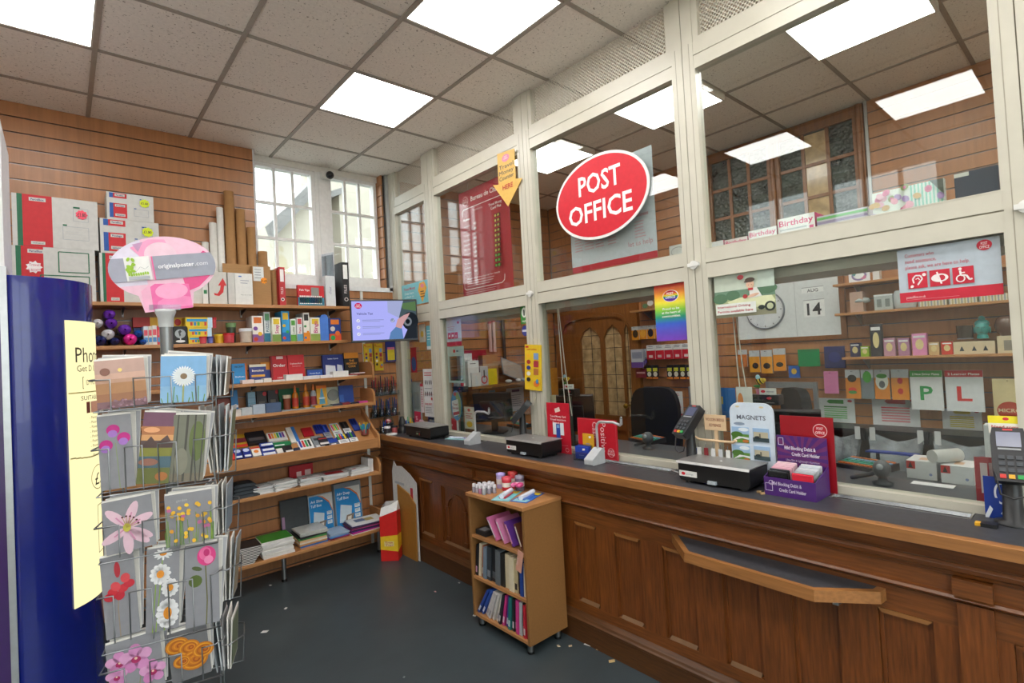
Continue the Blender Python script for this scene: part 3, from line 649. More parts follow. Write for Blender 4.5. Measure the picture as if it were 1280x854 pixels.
def lever(spine, holecol):
    def d(c, w, h): c.rect(w*.2, h*.62, w*.8, h*.94, spine); c.ell(w*.5, h*.16, w*.28, w*.28, '#d8d8d8/.3/1'); c.ell(w*.5, h*.16, w*.17, w*.17, holecol); c.text('FILES', w*.62, h*.3, w*.4, '#e8dcdc', rot=PI/2)
    return d
carton('lever_arch_file', 'red lever arch file standing below the window', 'file', 350, 358, 334, .16, ZA, .2, '#b8262f/.5', lever('#f0eceb/.5', '#40101a'))
carton('lever_arch_file', 'black lever arch file with white spine label above the screen', 'file', 429, 438, 328, .14, ZA, .22, '#1b1c1f/.5', lever('#eef0ee/.5', '#222'))
def pens(c, w, h):
    c.rect(0, 0, w, h*.42, '#3f7f96/.5'); c.rect(w*.5, h*.5, w*.8, h*.9, '#8a8a84/.5'); c.text('Felt Tips', w*.06, h*.72, h*.1, '#f4e8e8', bold=True)
    for i, k in enumerate(['#222', '#5a3a1a', '#7a4a1a', '#1a6a3a', '#2a9a3a', '#1a8aaa', '#1a3a9a', '#5a2a9a', '#c01a5a', '#e05a1a', '#f0a01a', '#f0d01a']): c.rect(w*(.06+.072*i), h*.1, w*(.11+.072*i), h*.5, '#e8e8e4'); c.k -= 1; c.rect(w*(.06+.072*i), h*.14, w*(.11+.072*i), h*.42, k+'/.4'); c.k -= 1
carton('pencil_set', 'red box of coloured felt pens on the top shelf', 'pen set', 373, 406, 357, .16, ZA, .03, '#c8232c/.45', pens)
carton('plastic_folder', 'white plastic box folder next to the red pen set', 'folder', 408, 420, 345, .15, ZA, .06, '#d4d8da/.3', lambda c, w, h: c.text('clear', w*.6, h*.4, w*.3, '#88a', rot=PI/2))
x0, x1, h = osh(411, 428, 313, .2, ZA); mb = MB(); mb.box(0, 0, 0, .01, .14, h*.97, '#c9cdd4/.12'); mb.box(-.006, .002, .004, -.001, .135, h*.93, 'film')
tag(mb.build('display_book', loc=(x0+.062, .215, ZA+.0005), rot=(0, 0, .35)), 'tall clear-film wrapped display book leaning before the window', 'display book')
# ------------------------------------------------------------------ second shelf: wrap rolls, toys, games
rolls = [(129, 147, 393, 'foil_purple', 'topmost purple shiny gift-wrap roll of the pile'), (115, 131, 404, 'foil_silver', 'crumpled silver gift-wrap roll at the left of the pile'), (131, 149, 404, 'foil_purple', 'purple gift-wrap roll in the middle of the pile'), (147, 166, 412, 'foil_purple', 'right-hand purple gift-wrap roll above the pink one'), (126, 145, 418, 'foil_silver', 'silver gift-wrap roll low in the pile'),
         (116, 135, 427, 'foil_navy', 'navy gift-wrap roll at bottom left'), (136, 151, 427, 'foil_navy', 'small navy gift-wrap roll between navy and pink rolls'), (153, 173, 425, 'foil_pink', 'bright pink gift-wrap roll'), (167, 180, 417, 'foil_blue', 'blue gift-wrap roll behind the pink roll'), (174, 184, 428, 'foil_blue', 'small light blue gift-wrap roll right of the pink roll')]
for a, b, cy, m, lab in rolls:
    yy = .15; xa_, xb_ = sx(a, yy, ZB_+.05), sx(b, yy, ZB_+.05); r = (xb_-xa_)/2*.93; xc = (xa_+xb_)/2; zc = max(sz(xc, yy, cy), ZB_+r+.001)
    mb = MB(); rr = random.Random(a); n = 14
    ring = [1+.05*math.sin(3*i*2*PI/n+rr.random()*.5)+.05*rr.random() for i in range(n)]
    ring = [k/max(ring) for k in ring]
    vs = []; prof = [(.15, -.012), (.6, -.008), (.95, .004), (1, .02), (1, .19), (.9, .2)]
    for k, dy in prof:
        for i in range(n): vs.append((r*k*ring[i]*math.cos(2*PI*i/n), dy, r*k*ring[i]*math.sin(2*PI*i/n)))
    fs = [tuple(range(n))]+[(p*n+i, p*n+(i+1) % n, (p+1)*n+(i+1) % n, (p+1)*n+i) for p in range(len(prof)-1) for i in range(n)]
    mb.add(vs, fs, m, True); tag(mb.build('gift_wrap_roll', loc=(xc, yy, zc)), lab, 'gift wrap', 'shiny rolls piled on the second shelf')
def txt(s, col, y=.5, h=.1, bold=True, wd=.8): return lambda c, w, hh: c.text(s, w/2, hh*y, hh*h, col, 'c', bold, w=w*wd)
for i, (a, b, top, c) in enumerate([(180, 186, 408, '#c9d4dd'), (186, 191, 408, '#d9d4c6'), (191, 197, 407, '#e0dcd8'), (197, 203, 408, '#d33a44')]):
    carton('colouring_pad', ORD[i]+' children\'s pad of the row left of the sign pole', 'pad', a, b, top, .17, ZB_, .16, c+'/.5', (lambda c, w, h: (c.rect(w*.1, h*.5, w*.9, h*.8, '#e05a6a/.5'), c.rect(w*.1, h*.15, w*.9, h*.4, '#4a8ac8/.5'))), 'pads left of the pole')
carton('crayon_box', 'long red and yellow crayon box lying on the pads behind the pole', 'box', 166, 236, 397, .3, sz(.45, .3, 409), .05, '#b8302c/.5', lambda c, w, h: (c.rect(w*.3, 0, w, h, '#e8b62a/.5'), c.ell(w*.55, h*.5, w*.06, h*.35, '#2a6ab0/.5'), c.ell(w*.8, h*.5, w*.06, h*.35, '#c8302c/.5')))
carton('craft_box', 'wide blue craft box under the crayon box behind the pole', 'box', 168, 232, 410, .3, ZB_, .06, '#34487a/.5')
def globe(c, w, h): c.ell(w*.5, h*.58, w*.38, w*.38, '#9fa6aa/.4'); c.poly([(w*.35, h*.7), (w*.5, h*.8), (w*.6, h*.7), (w*.5, h*.6), (w*.55, h*.5), (w*.45, h*.42), (w*.4, h*.55)], '#3a3e40'); c.ell(w*.5, h*.16, w*.34, h*.07, '#dfe2e2'); c.rect(w*.46, h*.2, w*.54, h*.34, '#c8cccc')
carton('globe_box', 'black box with a printed grey globe, right of the pole', 'box', 217, 235, 408, .15, ZB_, .15, '#17191a/.5', globe)
def dough(c, w, h):
    for i in range(7): c.rect(w*(.04+.13*i), h*.2, w*(.13+.13*i), h*.55, ['#e8c52a', '#d8483a', '#3a8ac8', '#49a84a'][i % 4]+'/.5')
    c.rect(w*.05, h*.6, w*.8, h*.85, '#2a9ad0/.5'); c.rect(w*.82, 0, w, h, '#bfe0f0/.5')
z = ZB_
for i, (a, b, top) in enumerate([(236, 262, 421), (235, 265, 410), (232, 266, 397)]):
    o = carton('modelling_dough_pack', ['bottom', 'middle', 'top'][i]+' yellow modelling dough pack of the stack', 'toy', a, b, top, .15, z, .14, '#e9c832/.5', dough, 'yellow dough packs'); zz = z; z += [v[2] for v in o.bound_box][1]+.001
def tub(lab, a, b, top, bot, y, lid, body, cat='tub', grp=None, name='dough_tub', base=None):
    zb = base if base is not None else sz(sx((a+b)/2, y, ZB_), y, bot); xa_, xb_ = sx(a, y, zb), sx(b, y, zb); r = (xb_-xa_)/2; h = sz((xa_+xb_)/2, y, top)-zb
    t = thing(name, lab, cat, ((xa_+xb_)/2, y, zb+.0005), 0, grp); m1 = MB(); m1.lathe([(r*.82, 0), (r*.9, h*.78)], body, 16); m1.build('tub_body', t); m1 = MB(); m1.lathe([(r, h*.78), (r, h)], lid, 16); m1.build('lid', t); return t
tub('red modelling dough tub right of the top yellow pack', 264, 271, 397, 409, .2, '#c02030/.4', '#d04a58/.4', base=zz, grp='dough tubs')
tub('red-lidded tub standing before the yellow packs', 249, 259, 421, 432, .135, '#c01c2a/.4', '#d8505c/.4', base=ZB_, grp='dough tubs')
tub('blue-lidded tub beside the red tub', 259, 267, 421, 432, .135, '#2c3a8a/.4', '#6a70b8/.4', base=ZB_, grp='dough tubs')
tub('yellow tub right of the blue-lidded tub', 268, 281, 418, 432, .17, '#e0c030/.4', '#d8a82a/.4', base=ZB_, grp='dough tubs')
tub('wide red tub with a white label', 279, 294, 417, 432, .14, '#c4202c/.4', '#cf4650/.4', base=ZB_, grp='dough tubs')
tub('clear tub full of orange and blue pieces', 299, 316, 411, 431, .15, '#dcdfe4/.3', '#c9b8a8/.3', base=ZB_, grp='dough tubs')
tub('small jar stack of dark beads above the red tub', 283, 296, 404, 431, .2, '#6a8a5a/.4', '#33402f/.3', base=ZB_, name='bead_jar', grp='dough tubs')
def game(c1, c2, t='', tc='#333', dots=()):
    def d(c, w, h):
        c.rect(0, 0, w, h*.3, c1); c.rect(w*.15, h*.72, w*.85, h*.94, c2)
        if t: c.text(t, w*.72, h*.34, w*.42, tc, rot=PI/2, bold=True)
        for i, k in enumerate(dots): c.ell(w*(.3+.4*(i % 2)), h*(.12+.2*i), w*.2, w*.2, k+'/.5')
    return d
games = [(316, 330, 395, '#ece6e0/.5', game('#8a5a9a/.5', '#d8702a/.5', dots=('#c8402a', '#e0b02a', '#7a4a9a')), 'white and purple game box with fruit printed on it', .17), (331, 339, 390, '#dfe8ea/.5', game('#2a7a9a/.5', '#5a9a6a/.5', 'PUZZLE', '#1d5a7a'), 'tall white and teal puzzle box', .2), (341, 352, 397, '#e8ead8/.5', game('#7a9a4a/.5', '#e0c02a/.5', 'Snap', '#c02a7a'), 'white and green card game box with pink lettering', .15),
         (353, 363, 389, '#2a9ad8/.5', game('#1a6ab0/.5', '#e0b82a/.5', dots=('#d8402a', '#2a9a4a', '#e8c02a')), 'bright blue tall game box', .17), (364, 371, 399, '#dde4dc/.5', game('#5aa03a/.5', '#4a9a3a/.5', 'Lotto', '#3a7a2a'), 'slim white and green game box', .16), (372, 379, 397, '#e4e2e2/.5', game('#5a9ab8/.5', '#c84a4a/.5', 'Pairs', '#b02a4a'), 'slim white game box with red lettering', .15), (380, 388, 391, '#e8e4dc/.5', game('#e08a1a/.5', '#2a2a2a/.5', dots=('#2a6ab0', '#e08a1a', '#2a8a4a')), 'white game box with an orange and blue foot', .17),
         (389, 401, 397, '#e8e8da/.5', game('#8aa04a/.5', '#e0c02a/.5', 'Bingo', '#c02a7a'), 'second white and green game box, beside the blue case', .15), (412, 427, 398, '#24408a/.5', game('#d8502a/.5', '#e07a2a/.5', dots=('#2a9a4a', '#e0702a', '#d8d0c8')), 'dark blue and red game box left of the screen', .17)]
for a, b, top, c, d, lab, y in games: carton('game_box', lab, 'game', a, b, top, y, ZB_, .17, c, d, 'games boxes on the second shelf')
x0, x1, h = osh(401, 412, 393, .15, ZB_); mb = MB(); w = x1-x0; R = w*.45
mb.prism([(0, 0), (w, 0), (w, h-R)]+[(w-R+R*math.cos(a*PI/12), h-R+R*math.sin(a*PI/12)) for a in range(1, 12)]+[(0, h-R)], 0, .18, '#4a7fd6/.4', 'y')
tag(mb.build('toy_case', loc=(x0, .16, ZB_+.0005), bevel=.003), 'rounded sky-blue plastic toy case between the games', 'toy')
# ------------------------------------------------------------------ third shelf: books and pads
LEAN = -.10
def cover(bands=(), texts=(), pics=()):
    def d(c, w, h):
        for x0, y0, x1, y1, k in bands: c.rect(w*x0, h*y0, w*x1, h*y1, k)
        for x, y, rx_, ry_, k in pics: c.ell(w*x, h*y, w*rx_, h*ry_, k)
        for s, y, hh, k, wd in texts: c.text(s, w*.5, h*y, h*hh, k, 'c', True, w=w*wd)
    return d
def stand(lab, a, b, top, Y, z, col, draw, dep=.02, name='book', cat='book', group='books and pads standing on the third shelf', rx=LEAN): return carton(name, lab, cat, a, b, top, Y, z, dep, col, draw, group, rx)
C3 = [('blue leaflet book nearest the card rack', 275, 287, 457, .22, '#1f7fc0/.5', cover([(0, 0, 1, .2, '#e0e8ea/.5')], [('Paper', .6, .12, '#fff', .6)]), .02),
      ('light blue book with an orange spine edge', 291, 310, 455, .24, '#2a8fd0/.5', cover([(.88, 0, 1, 1, '#d8702a/.5')], [('RECEIPT', .8, .08, '#123', .6), ('Duplicate', .3, .07, '#e8f0f4', .6)]), .03),
      ('navy pad with a yellow and white cover', 313, 334, 456, .2, '#28357a/.5', cover([(0, .86, 1, 1, '#d8d4c0/.5'), (.1, .3, .9, .42, '#d8a03a/.5')], [('Invoice', .6, .12, '#f0e8d8', .7)]), .03),
      ('slim orange and navy book behind the navy pad', 327, 339, 453, .28, '#e0902a/.5', cover([(0, 0, 1, .6, '#24408a/.5')], []), .02),
      ('red order book with the word in white', 340, 361, 445, .25, '#c01c2a/.5', cover([(.35, .86, .75, .97, '#e0c8c8/.5'), (0, 0, .1, 1, '#8c1420/.5')], [('Order', .55, .12, '#f8f0f0', .75), ('100', .08, .06, '#e8c8c8', .3)]), .03),
      ('red duplicate book right of the order book', 361.5, 382, 444, .25, '#cc2630/.5', cover([], [('Duplicate Book', .62, .06, '#f0d8d8', .75), ('Numbered', .52, .04, '#e8b0b0', .5)]), .03),
      ('small dark blue memo book', 385, 404, 461, .2, '#1c4a9a/.5', cover([(0, .85, 1, 1, '#1a1c22/.5')], [('Pocket Book', .45, .12, '#cfe0f4', .7)]), .03),
      ('navy box of record cards with a picture of paper sheets', 405, 431, 444, .24, '#1d2f78/.5', cover([], [('Index Cards', .8, .06, '#d8e0f0', .5)]), .03),
      ('black and orange code book beside the navy box', 432, 450, 441, .26, '#1a1918/.5', cover([(0, .75, 1, 1, '#d88a2a/.5')], [('THE', .6, .09, '#e8a03a', .35), ('HIGHWAY', .48, .09, '#e8a03a', .75), ('CODE', .36, .09, '#e8a03a', .5)]), .02)]
for lab, a, b, top, Y, col, d, dep in C3:
    if 'record cards' in lab:
        d0 = d; d = lambda c, w, h, d0=d0: (d0(c, w, h), c.poly([(w*.1, h*.1), (w*.6, h*.05), (w*.58, h*.5), (w*.12, h*.55)], '#d8dce4/.6'), c.poly([(w*.65, h*.15), (w*.95, h*.1), (w*.92, h*.5), (w*.68, h*.55)], '#c8cedc/.6'))
    stand(lab, a, b, top, Y, ZC, col, d, dep)
WH = '#e6e5e2/.6'
def pack(name, lab, cat, a, b, top, Y, z, dep, col=WH, edge=None, group=None, draw=None): return carton(name, lab, cat, a, b, top, Y, z, dep, col, draw, group, 0, .001)
for a, b, top, Y, lab, c in [(303, 318, 475, .115, 'pinkish white label pack at the left front', '#e4d2cc/.6'), (319, 329, 475, .115, 'white label pack second from the left', WH), (330, 340, 473, .12, 'white label pack just left of the order book', '#e2e0da/.6'), (341, 357, 475, .11, 'low flat white label pack below the order book', '#dedcda/.6'), (358, 379, 468, .115, 'taller white stack of label packs before the red books', WH), (379.5, 400, 470, .11, 'flat white label pack below the memo book', '#d8d8de/.6'), (400.5, 416, 469, .12, 'flat white label pack left of the right-hand stack', '#e0dfe2/.6'), (416.5, 436, 464, .112, 'tall white label stack near the right end', WH)]:
    pack('label_pack', lab+' of the third shelf', 'labels', a, b, top, Y, ZC, .07, c, group='white label packs on the third shelf')
x0 = sx(436, .14, ZC)
for i, (dx, ang, col, lab) in enumerate([(.02, .2, '#d9d5cc/.6', 'white pamphlet lying at the right end of the third shelf, lowest'), (.045, -.15, '#a8333c/.5', 'red-edged pamphlet lying on the white one at the shelf end'), (.09, .1, '#e8d8d4/.6', 'pinkish pamphlet topmost at the shelf end')]):
    mb = MB(); mb.box(-.05, -.035, 0, .05, .035, .008, col); mb.canvas((-.05, -.035, .008), (1, 0, 0), (0, 1, 0)).rect(.01, .01, .06, .03, '#7a7f88/.5'); tag(mb.build('pamphlet', loc=(x0+dx, .16, ZC+.0005+i*.0092), rot=(0, 0, ang)), lab, 'pamphlet')
# ------------------------------------------------------------------ fourth shelf
D4 = [('small brown-red box behind the card rack', 273, 289, 499, .26, '#7a3226/.5', cover([(.1, .4, .9, .6, '#a8a094/.5')]), .03), ('blue card of stickers beside the brown box', 290, 299, 488, .24, '#2a7ab8/.5', cover([(0, .3, 1, .4, '#d8dce0/.5'), (.1, .1, .6, .25, '#d8902a/.5')]), .01), ('narrow stack of pale blue envelopes standing up', 311, 321, 491, .24, '#7fa6bc/.5', cover([(0, .2, 1, .22, '#5a8098/.5'), (0, .45, 1, .47, '#5a8098/.5'), (0, .7, 1, .72, '#5a8098/.5')]), .06),
      ('black pack with a red heart corner, left one', 322, 335, 489, .27, '#201c20/.45', cover([(.2, 0, .8, .5, '#57524e/.5')], pics=[(.8, .85, .2, .1, '#c0242e/.5')]), .015), ('black pack with a pale square, right one', 336, 349, 488, .27, '#1c1a22/.45', cover([(.25, 0, .75, .55, '#6a645c/.5')], pics=[(.9, .9, .15, .1, '#b8242e/.5')]), .015), ('dark green pack behind the glue bottles', 350, 376, 486, .29, '#14653f/.5', cover([(.1, .6, .6, .7, '#1e8a56/.5')]), .015),
      ('yellow card with a blue tower, beside the clear glue', 397, 410, 482, .22, '#dba62f/.5', lambda c, w, h: (c.poly([(w*.2, h*.1), (w*.45, h*.9), (w*.55, h*.9), (w*.8, h*.1)], '#5aa0c0/.5'), c.rect(0, h*.85, w, h, '#e87a2a/.5'), c.rect(w*.2, h*.35, w*.8, h*.42, '#c8dce4/.5')), .01), ('blue display folder leaning at the right end', 425, 443, 482, .24, '#24489a/.5', cover([(0, .1, .3, .5, '#3a66b8/.5')]), .012)]
for lab, a, b, top, Y, col, d, dep in D4: stand(lab, a, b, top, Y, ZD, col, d, dep, 'stationery_pack', 'stationery', 'packs standing on the fourth shelf')
x0, x1, h = osh(411, 425, 484, .27, ZD); mb = MB(); mb.box(x0-.012, .292, ZD+.0005, x1+.012, .296, ZD+h, '#c9cdb8/.5'); mb.cyl(((x0+x1)/2, .2915, ZD+h*.55), ((x0+x1)/2, .284, ZD+h*.55), (x1-x0)/2, (x1-x0)/2, '#8b918c/.3', 24); tag(mb.build('compass_pack', bevel=.001), 'round grey disc on a pale card left of the blue folder', 'stationery')
def bottle(lab, a, b, top, Y, z, body, cap, label=None, name='glue_bottle', cat='glue', grp='glue bottles on the fourth shelf'):
    x0, x1, h = osh(a, b, top, Y, z); r = (x1-x0)/2; t = thing(name, lab, cat, ((x0+x1)/2, Y, z+.0005), 0, grp)
    m1 = MB(); m1.lathe([(r, 0), (r, h*.55), (r*.75, h*.66), (r*.4, h*.72)], body, 14); m1.build('bottle_body', t)
    m1 = MB(); m1.lathe([(r*.42, h*.72), (r*.42, h*.82), (r*.15, h)], cap, 12); m1.build('cap', t)
    m1 = MB(); m1.lathe([(r*1.01, h*.12), (r*1.01, h*.48)], label or '#8a2a22/.5', 14); m1.build('bottle_label', t)
bottle('amber glue bottle with orange cap next to the brown pot', 365.5, 373.5, 482, .2, ZD, '#b06a1a/.25', '#e8742a/.4', '#a83020/.5'); bottle('amber glue bottle with orange cap, taller, in the middle', 379, 387, 480, .21, ZD, '#b8741a/.25', '#e8842a/.4', '#b03824/.5'); bottle('clear glue bottle with orange cap beside the yellow card', 388.5, 396, 480, .21, ZD, '#9aa0a4/.2', '#e0742a/.4', '#8a2c34/.5')
tub('brown-lidded pot beside the amber glue', 354, 364, 494, 504, .19, '#c9b49a/.5', '#7a3a22/.5', base=ZD)
for i, (a, b, top, c, lab) in enumerate([(286, 302, 513, '#cfc8c0/.6', 'white envelope pack with a red edge at the left'), (302.5, 316, 510, '#b9c0c4/.6', 'grey-white envelope pack second from left'), (316.5, 332, 506, '#a9b6c4/.6', 'blue-white envelope pack in the middle'), (332.5, 352, 504, '#4a5f80/.6', 'navy-edged envelope pack')]):
    pack('envelope_pack', lab+', flat on the fourth shelf', 'envelopes', a, b, top, .115+.01*(i % 2), ZD, .08, c, group='envelope packs on the fourth shelf')
def flat(name, lab, cat, a, b, Y, z, dep, th, col, draw=None, rz=0, group=None):
    x0, x1 = sx(a, Y, z), sx(b, Y, z); w = x1-x0-.001
    mb = MB(); mb.box(0, 0, 0, w, dep, th, col)
    if draw: draw(mb.canvas((0, 0, th), (1, 0, 0), (0, 1, 0)), w, dep)
    return tag(mb.build(name, loc=(x0, Y, z+.0006), rot=(0, 0, rz)), lab, cat, group)
flat('ruler_set', 'clear ruler and set square pack lying before the glue bottles', 'ruler', 353, 394, .115, ZD, .08, .006, '#9aa8ac/.2', lambda c, w, h: (c.rect(w*.02, h*.2, w*.8, h*.3, '#5a6a70'), c.rect(w*.75, h*.3, w*.98, h*.8, '#b0c0c8/.3')))
flat('tape_pack', 'yellow and blue tape pack on the shelf edge', 'stationery', 394.5, 402, .115, ZD, .06, .02, '#e0a02a/.5', lambda c, w, h: c.rect(0, h*.4, w, h, '#2a5aa8/.5'))
for i, (a, b, c, lab) in enumerate([(404, 416, '#5a7068/.4', 'greenish pack of drawing pins'), (416.5, 428, '#28304a/.4', 'dark pack of pens with a blue tip'), (428.5, 438, '#7a2430/.4', 'dark red pack of pens'), (439, 449, '#1f2336/.4', 'near-black pen pack'), (449.5, 460, '#d44a9a/.4', 'pink highlighter pack at the right end')]):
    flat('pen_pack', lab+' lying on the fourth shelf', 'pens', a, b, .12, ZD, .06, .010+.004*(i % 3), c, lambda c_, w, h: c_.rect(w*.1, h*.5, w*.9, h*.8, '#b8bcc4/.4'), group='pen packs lying on the fourth shelf')
# ------------------------------------------------------------------ pen tray
def slope(name, lab, cat, a, b, Y, ln, th, col, draw=None, group='packs lying in the pen tray', tilt=0):
    Y = max(Y, .068+th*.7); z = ez(Y); x0, x1 = sx(a, Y, z+.01), sx(b, Y, z+.01); w = x1-x0-.0015
    mb = MB(); mb.box(0, 0, 0, w, ln, th, col)
    if draw: draw(mb.canvas((0, 0, th), (1, 0, 0), (0, 1, 0)), w, ln)
    return tag(mb.build(name, loc=(x0, Y, z+.001), rot=(ESL, 0, tilt), bevel=.001), lab, cat, group)
def penpk(cols, label=True, bg='#dfe2e4/.4'):
    def d(c, w, h):
        n = len(cols)
        if label: c.rect(0, 0, w, h*.42, bg); c.lines(w*.15, w*.85, h*.34, 2, h*.12, h*.04, '#4a5470')
        for i, k in enumerate(cols): c.rect(w*(.08+.84*i/n), h*(.3 if not label else .45), w*(.08+.84*(i+.75)/n), h*.9, k+'/.4'); c.k -= 1
        c.k += 1
    return d
RB = ['#d03030', '#e88a2a', '#e8d02a', '#3aa04a', '#2a5ab8', '#7a3a9a']
E5 = [('red packet of gum at the left end', 286, 295, .07, .06, .03, '#d03a2a/.4', None), ('blue-white packet behind the red packet', 288, 294, .17, .1, .02, '#2a78b0/.4', None), ('yellow and maroon crayon pack at the back left', 290, 310, .19, .14, .02, '#c8a02a/.5', lambda c, w, h: (c.rect(0, h*.35, w, h*.7, '#7a2a3a/.5'), c.rect(0, 0, w, h*.2, '#c83a2a/.5'))),
      ('left navy correction fluid bottle pack', 294, 304, .07, .1, .03, '#1c2f86/.35', lambda c, w, h: (c.ell(w*.5, h*.75, w*.4, h*.18, '#c8d0e8/.3'), c.rect(w*.1, h*.05, w*.9, h*.25, '#dfe4ee/.4'))), ('right navy correction fluid bottle pack', 305, 315, .07, .1, .03, '#1c2f86/.35', lambda c, w, h: (c.ell(w*.5, h*.75, w*.4, h*.18, '#c8d0e8/.3'), c.rect(w*.1, h*.05, w*.9, h*.25, '#dfe4ee/.4'))), ('black zip pouch at the back', 310, 334, .2, .13, .03, '#1d1c22/.5', lambda c, w, h: c.rect(w*.1, h*.2, w*.9, h*.45, '#5a5558/.4')),
      ('white glue stick with an orange dot', 316, 327, .07, .09, .03, '#e4e2de/.4', lambda c, w, h: (c.ell(w*.5, h*.5, w*.28, w*.28, '#e0802a/.4'), c.rect(0, h*.85, w, h, '#d03a2a/.4'))), ('front navy and white eraser pack', 328, 346, .07, .045, .02, '#1f3a94/.4', lambda c, w, h: c.rect(w*.1, h*.2, w*.95, h*.75, '#e4e6ea/.4')), ('middle navy and white eraser pack', 327, 344, .12, .04, .02, '#1f3a94/.4', lambda c, w, h: c.rect(w*.1, h*.2, w*.95, h*.75, '#e4e6ea/.4')), ('rear navy and white eraser pack', 325, 342, .165, .04, .02, '#1f3a94/.4', lambda c, w, h: c.rect(w*.1, h*.2, w*.95, h*.75, '#e4e6ea/.4')),
      ('green and white marker pack', 342.5, 364, .145, .045, .025, '#1f7a4a/.4', lambda c, w, h: c.rect(w*.05, h*.1, w*.6, h*.35, '#dfe6e0/.4')), ('rainbow felt pen pack at the back', 336, 360, .2, .1, .02, '#d8d8d4/.4', penpk(RB, False)), ('small white sharpener pack', 347, 355, .07, .06, .02, '#dcdad6/.4', None), ('black sharpener pack with a white label', 355.5, 367, .07, .08, .02, '#201f24/.4', lambda c, w, h: c.rect(w*.2, 0, w, h*.3, '#e0dcd8/.4')), ('tall white and blue ruler pack leaning at the back', 364, 375, .17, .18, .015, '#dcdcd6/.4', lambda c, w, h: c.rect(w*.6, 0, w, h, '#3a7ac0/.4')),
      ('small dark ink bottle pack', 368, 376, .07, .04, .02, '#26324a/.4', None), ('white pack of four coloured pens', 376, 394, .07, .13, .015, '#e6e6e4/.4', penpk(['#2a3a9a', '#c83030', '#2a8a4a', '#2a2a2a'], False)), ('red flat pack behind the white pen pack', 380, 393, .21, .1, .015, '#b01f2c/.4', None), ('grey calculator pack', 394.5, 407, .075, .14, .02, '#7f858c/.35', lambda c, w, h: (c.rect(w*.15, h*.6, w*.85, h*.8, '#3a4044/.3'), c.rect(w*.1, h*.05, w*.9, h*.2, '#cfd2d4'))), ('black pack with a red stripe', 400, 411, .08, .09, .035, '#26262c/.4', lambda c, w, h: (c.rect(0, h*.7, w, h*.8, '#b83030'), c.rect(0, 0, w, h*.25, '#d8d6d2'))),
      ('leftmost deep blue ballpoint pack', 395, 406, .225, .1, .015, '#1d3aa0/.35', penpk(['#10206a', '#10206a', '#10206a'], False)), ('second deep blue ballpoint pack', 407, 416, .16, .17, .015, '#2244a8/.35', penpk(['#10206a', '#3a5ac8', '#10206a'], True, '#8a8f98/.4')), ('blue pack with a silver foot', 412, 424, .075, .08, .02, '#2a4aa8/.35', lambda c, w, h: (c.rect(0, 0, w, h*.4, '#5a6070'), c.rect(w*.2, h*.1, w*.7, h*.25, '#dfe0e4'))), ('highlighter pack in four bright colours', 419, 430, .16, .17, .015, '#c8d4e0/.4', penpk(['#e8307a', '#e8d82a', '#5ac83a', '#e8802a'])), ('second highlighter pack with a white card', 425, 438, .08, .14, .015, '#3a4048/.4', penpk(['#3aa84a', '#d83a3a', '#2a5ab8', '#e8d02a'], True, '#e6e8ea/.4')),
      ('black pen pack standing behind', 431, 440, .18, .15, .015, '#1f2228/.4', penpk(['#111', '#444', '#111'])), ('navy pen pack with a white card at the right', 439, 449, .08, .15, .015, '#22304a/.4', penpk(['#1c2f86', '#3aa04a', '#1c2f86'], True, '#e6e8ea/.4')), ('tall navy pack at the far right back', 443, 451, .2, .15, .015, '#1f3a94/.35', penpk(['#0e1a5a', '#0e1a5a'], True, '#2a4ab0/.4'))]
for lab, a, b, Y, ln, th, c, d in E5: slope('stationery_pack', lab+' in the pen tray', 'stationery', a, b, Y, ln, th, c, d)
# basket of teal and yellow novelty pens at the tray's right end
x0 = sx(459, .12, ez(.12)+.03); t = thing('pen_basket', 'clear pot stuffed with teal and yellow novelty pens at the tray end', 'pot', (x0-.012, .14, ez(.14)+.012))
mb = MB(); mb.lathe([(.03, 0), (.034, .05), (.032, .05), (.028, .004)], '#7f3a34/.3', 14); mb.build('pot', t)
mb = MB()
for i in range(16):
    a = i*2.4; r = .004+.0014*i; q = Vector((r*math.cos(a), r*math.sin(a), .01)); e = q+Vector((r*1.1*math.cos(a), r*1.1*math.sin(a), .075+.01*(i % 3)))
    m1 = MB(); m1.cyl(q, e, .0045, .0045, ['#1fa39a/.4', '#2a8ac0/.4', '#e0c02a/.4'][i % 3], 7); m1.build('novelty_pen', t)
# ------------------------------------------------------------------ exercise book shelf
def pile(name, labf, cat, a, b, Y, z, n, dep, th, cols, group, jit=.012, ang=.12, draw=None, w=None, seed=0):
    rr = random.Random(seed+int(a)); x0, x1 = sx(a, Y, z), sx(b, Y, z); w = w or (x1-x0)
    for i in range(n):
        col = cols[i % len(cols)]; mb = MB(); mb.box(-w/2, 0, 0, w/2, dep, th, col, u=col)
        if draw: draw(mb.canvas((-w/2, 0, th), (1, 0, 0), (0, 1, 0)), w, dep, i, n)
        tag(mb.build(name, loc=((x0+x1)/2+rr.uniform(-jit, jit), Y+rr.uniform(0, jit), z+.0006+i*(th+.0008)), rot=(0, 0, rr.uniform(-ang, ang))), labf(i, n), cat, group)
def lvl(i, n): return 'lowest' if i == 0 else ('topmost' if i == n-1 else ORD[i]+' from the bottom')
xb_g = [(284, 296, 'leftmost'), (297, 330, 'large')]
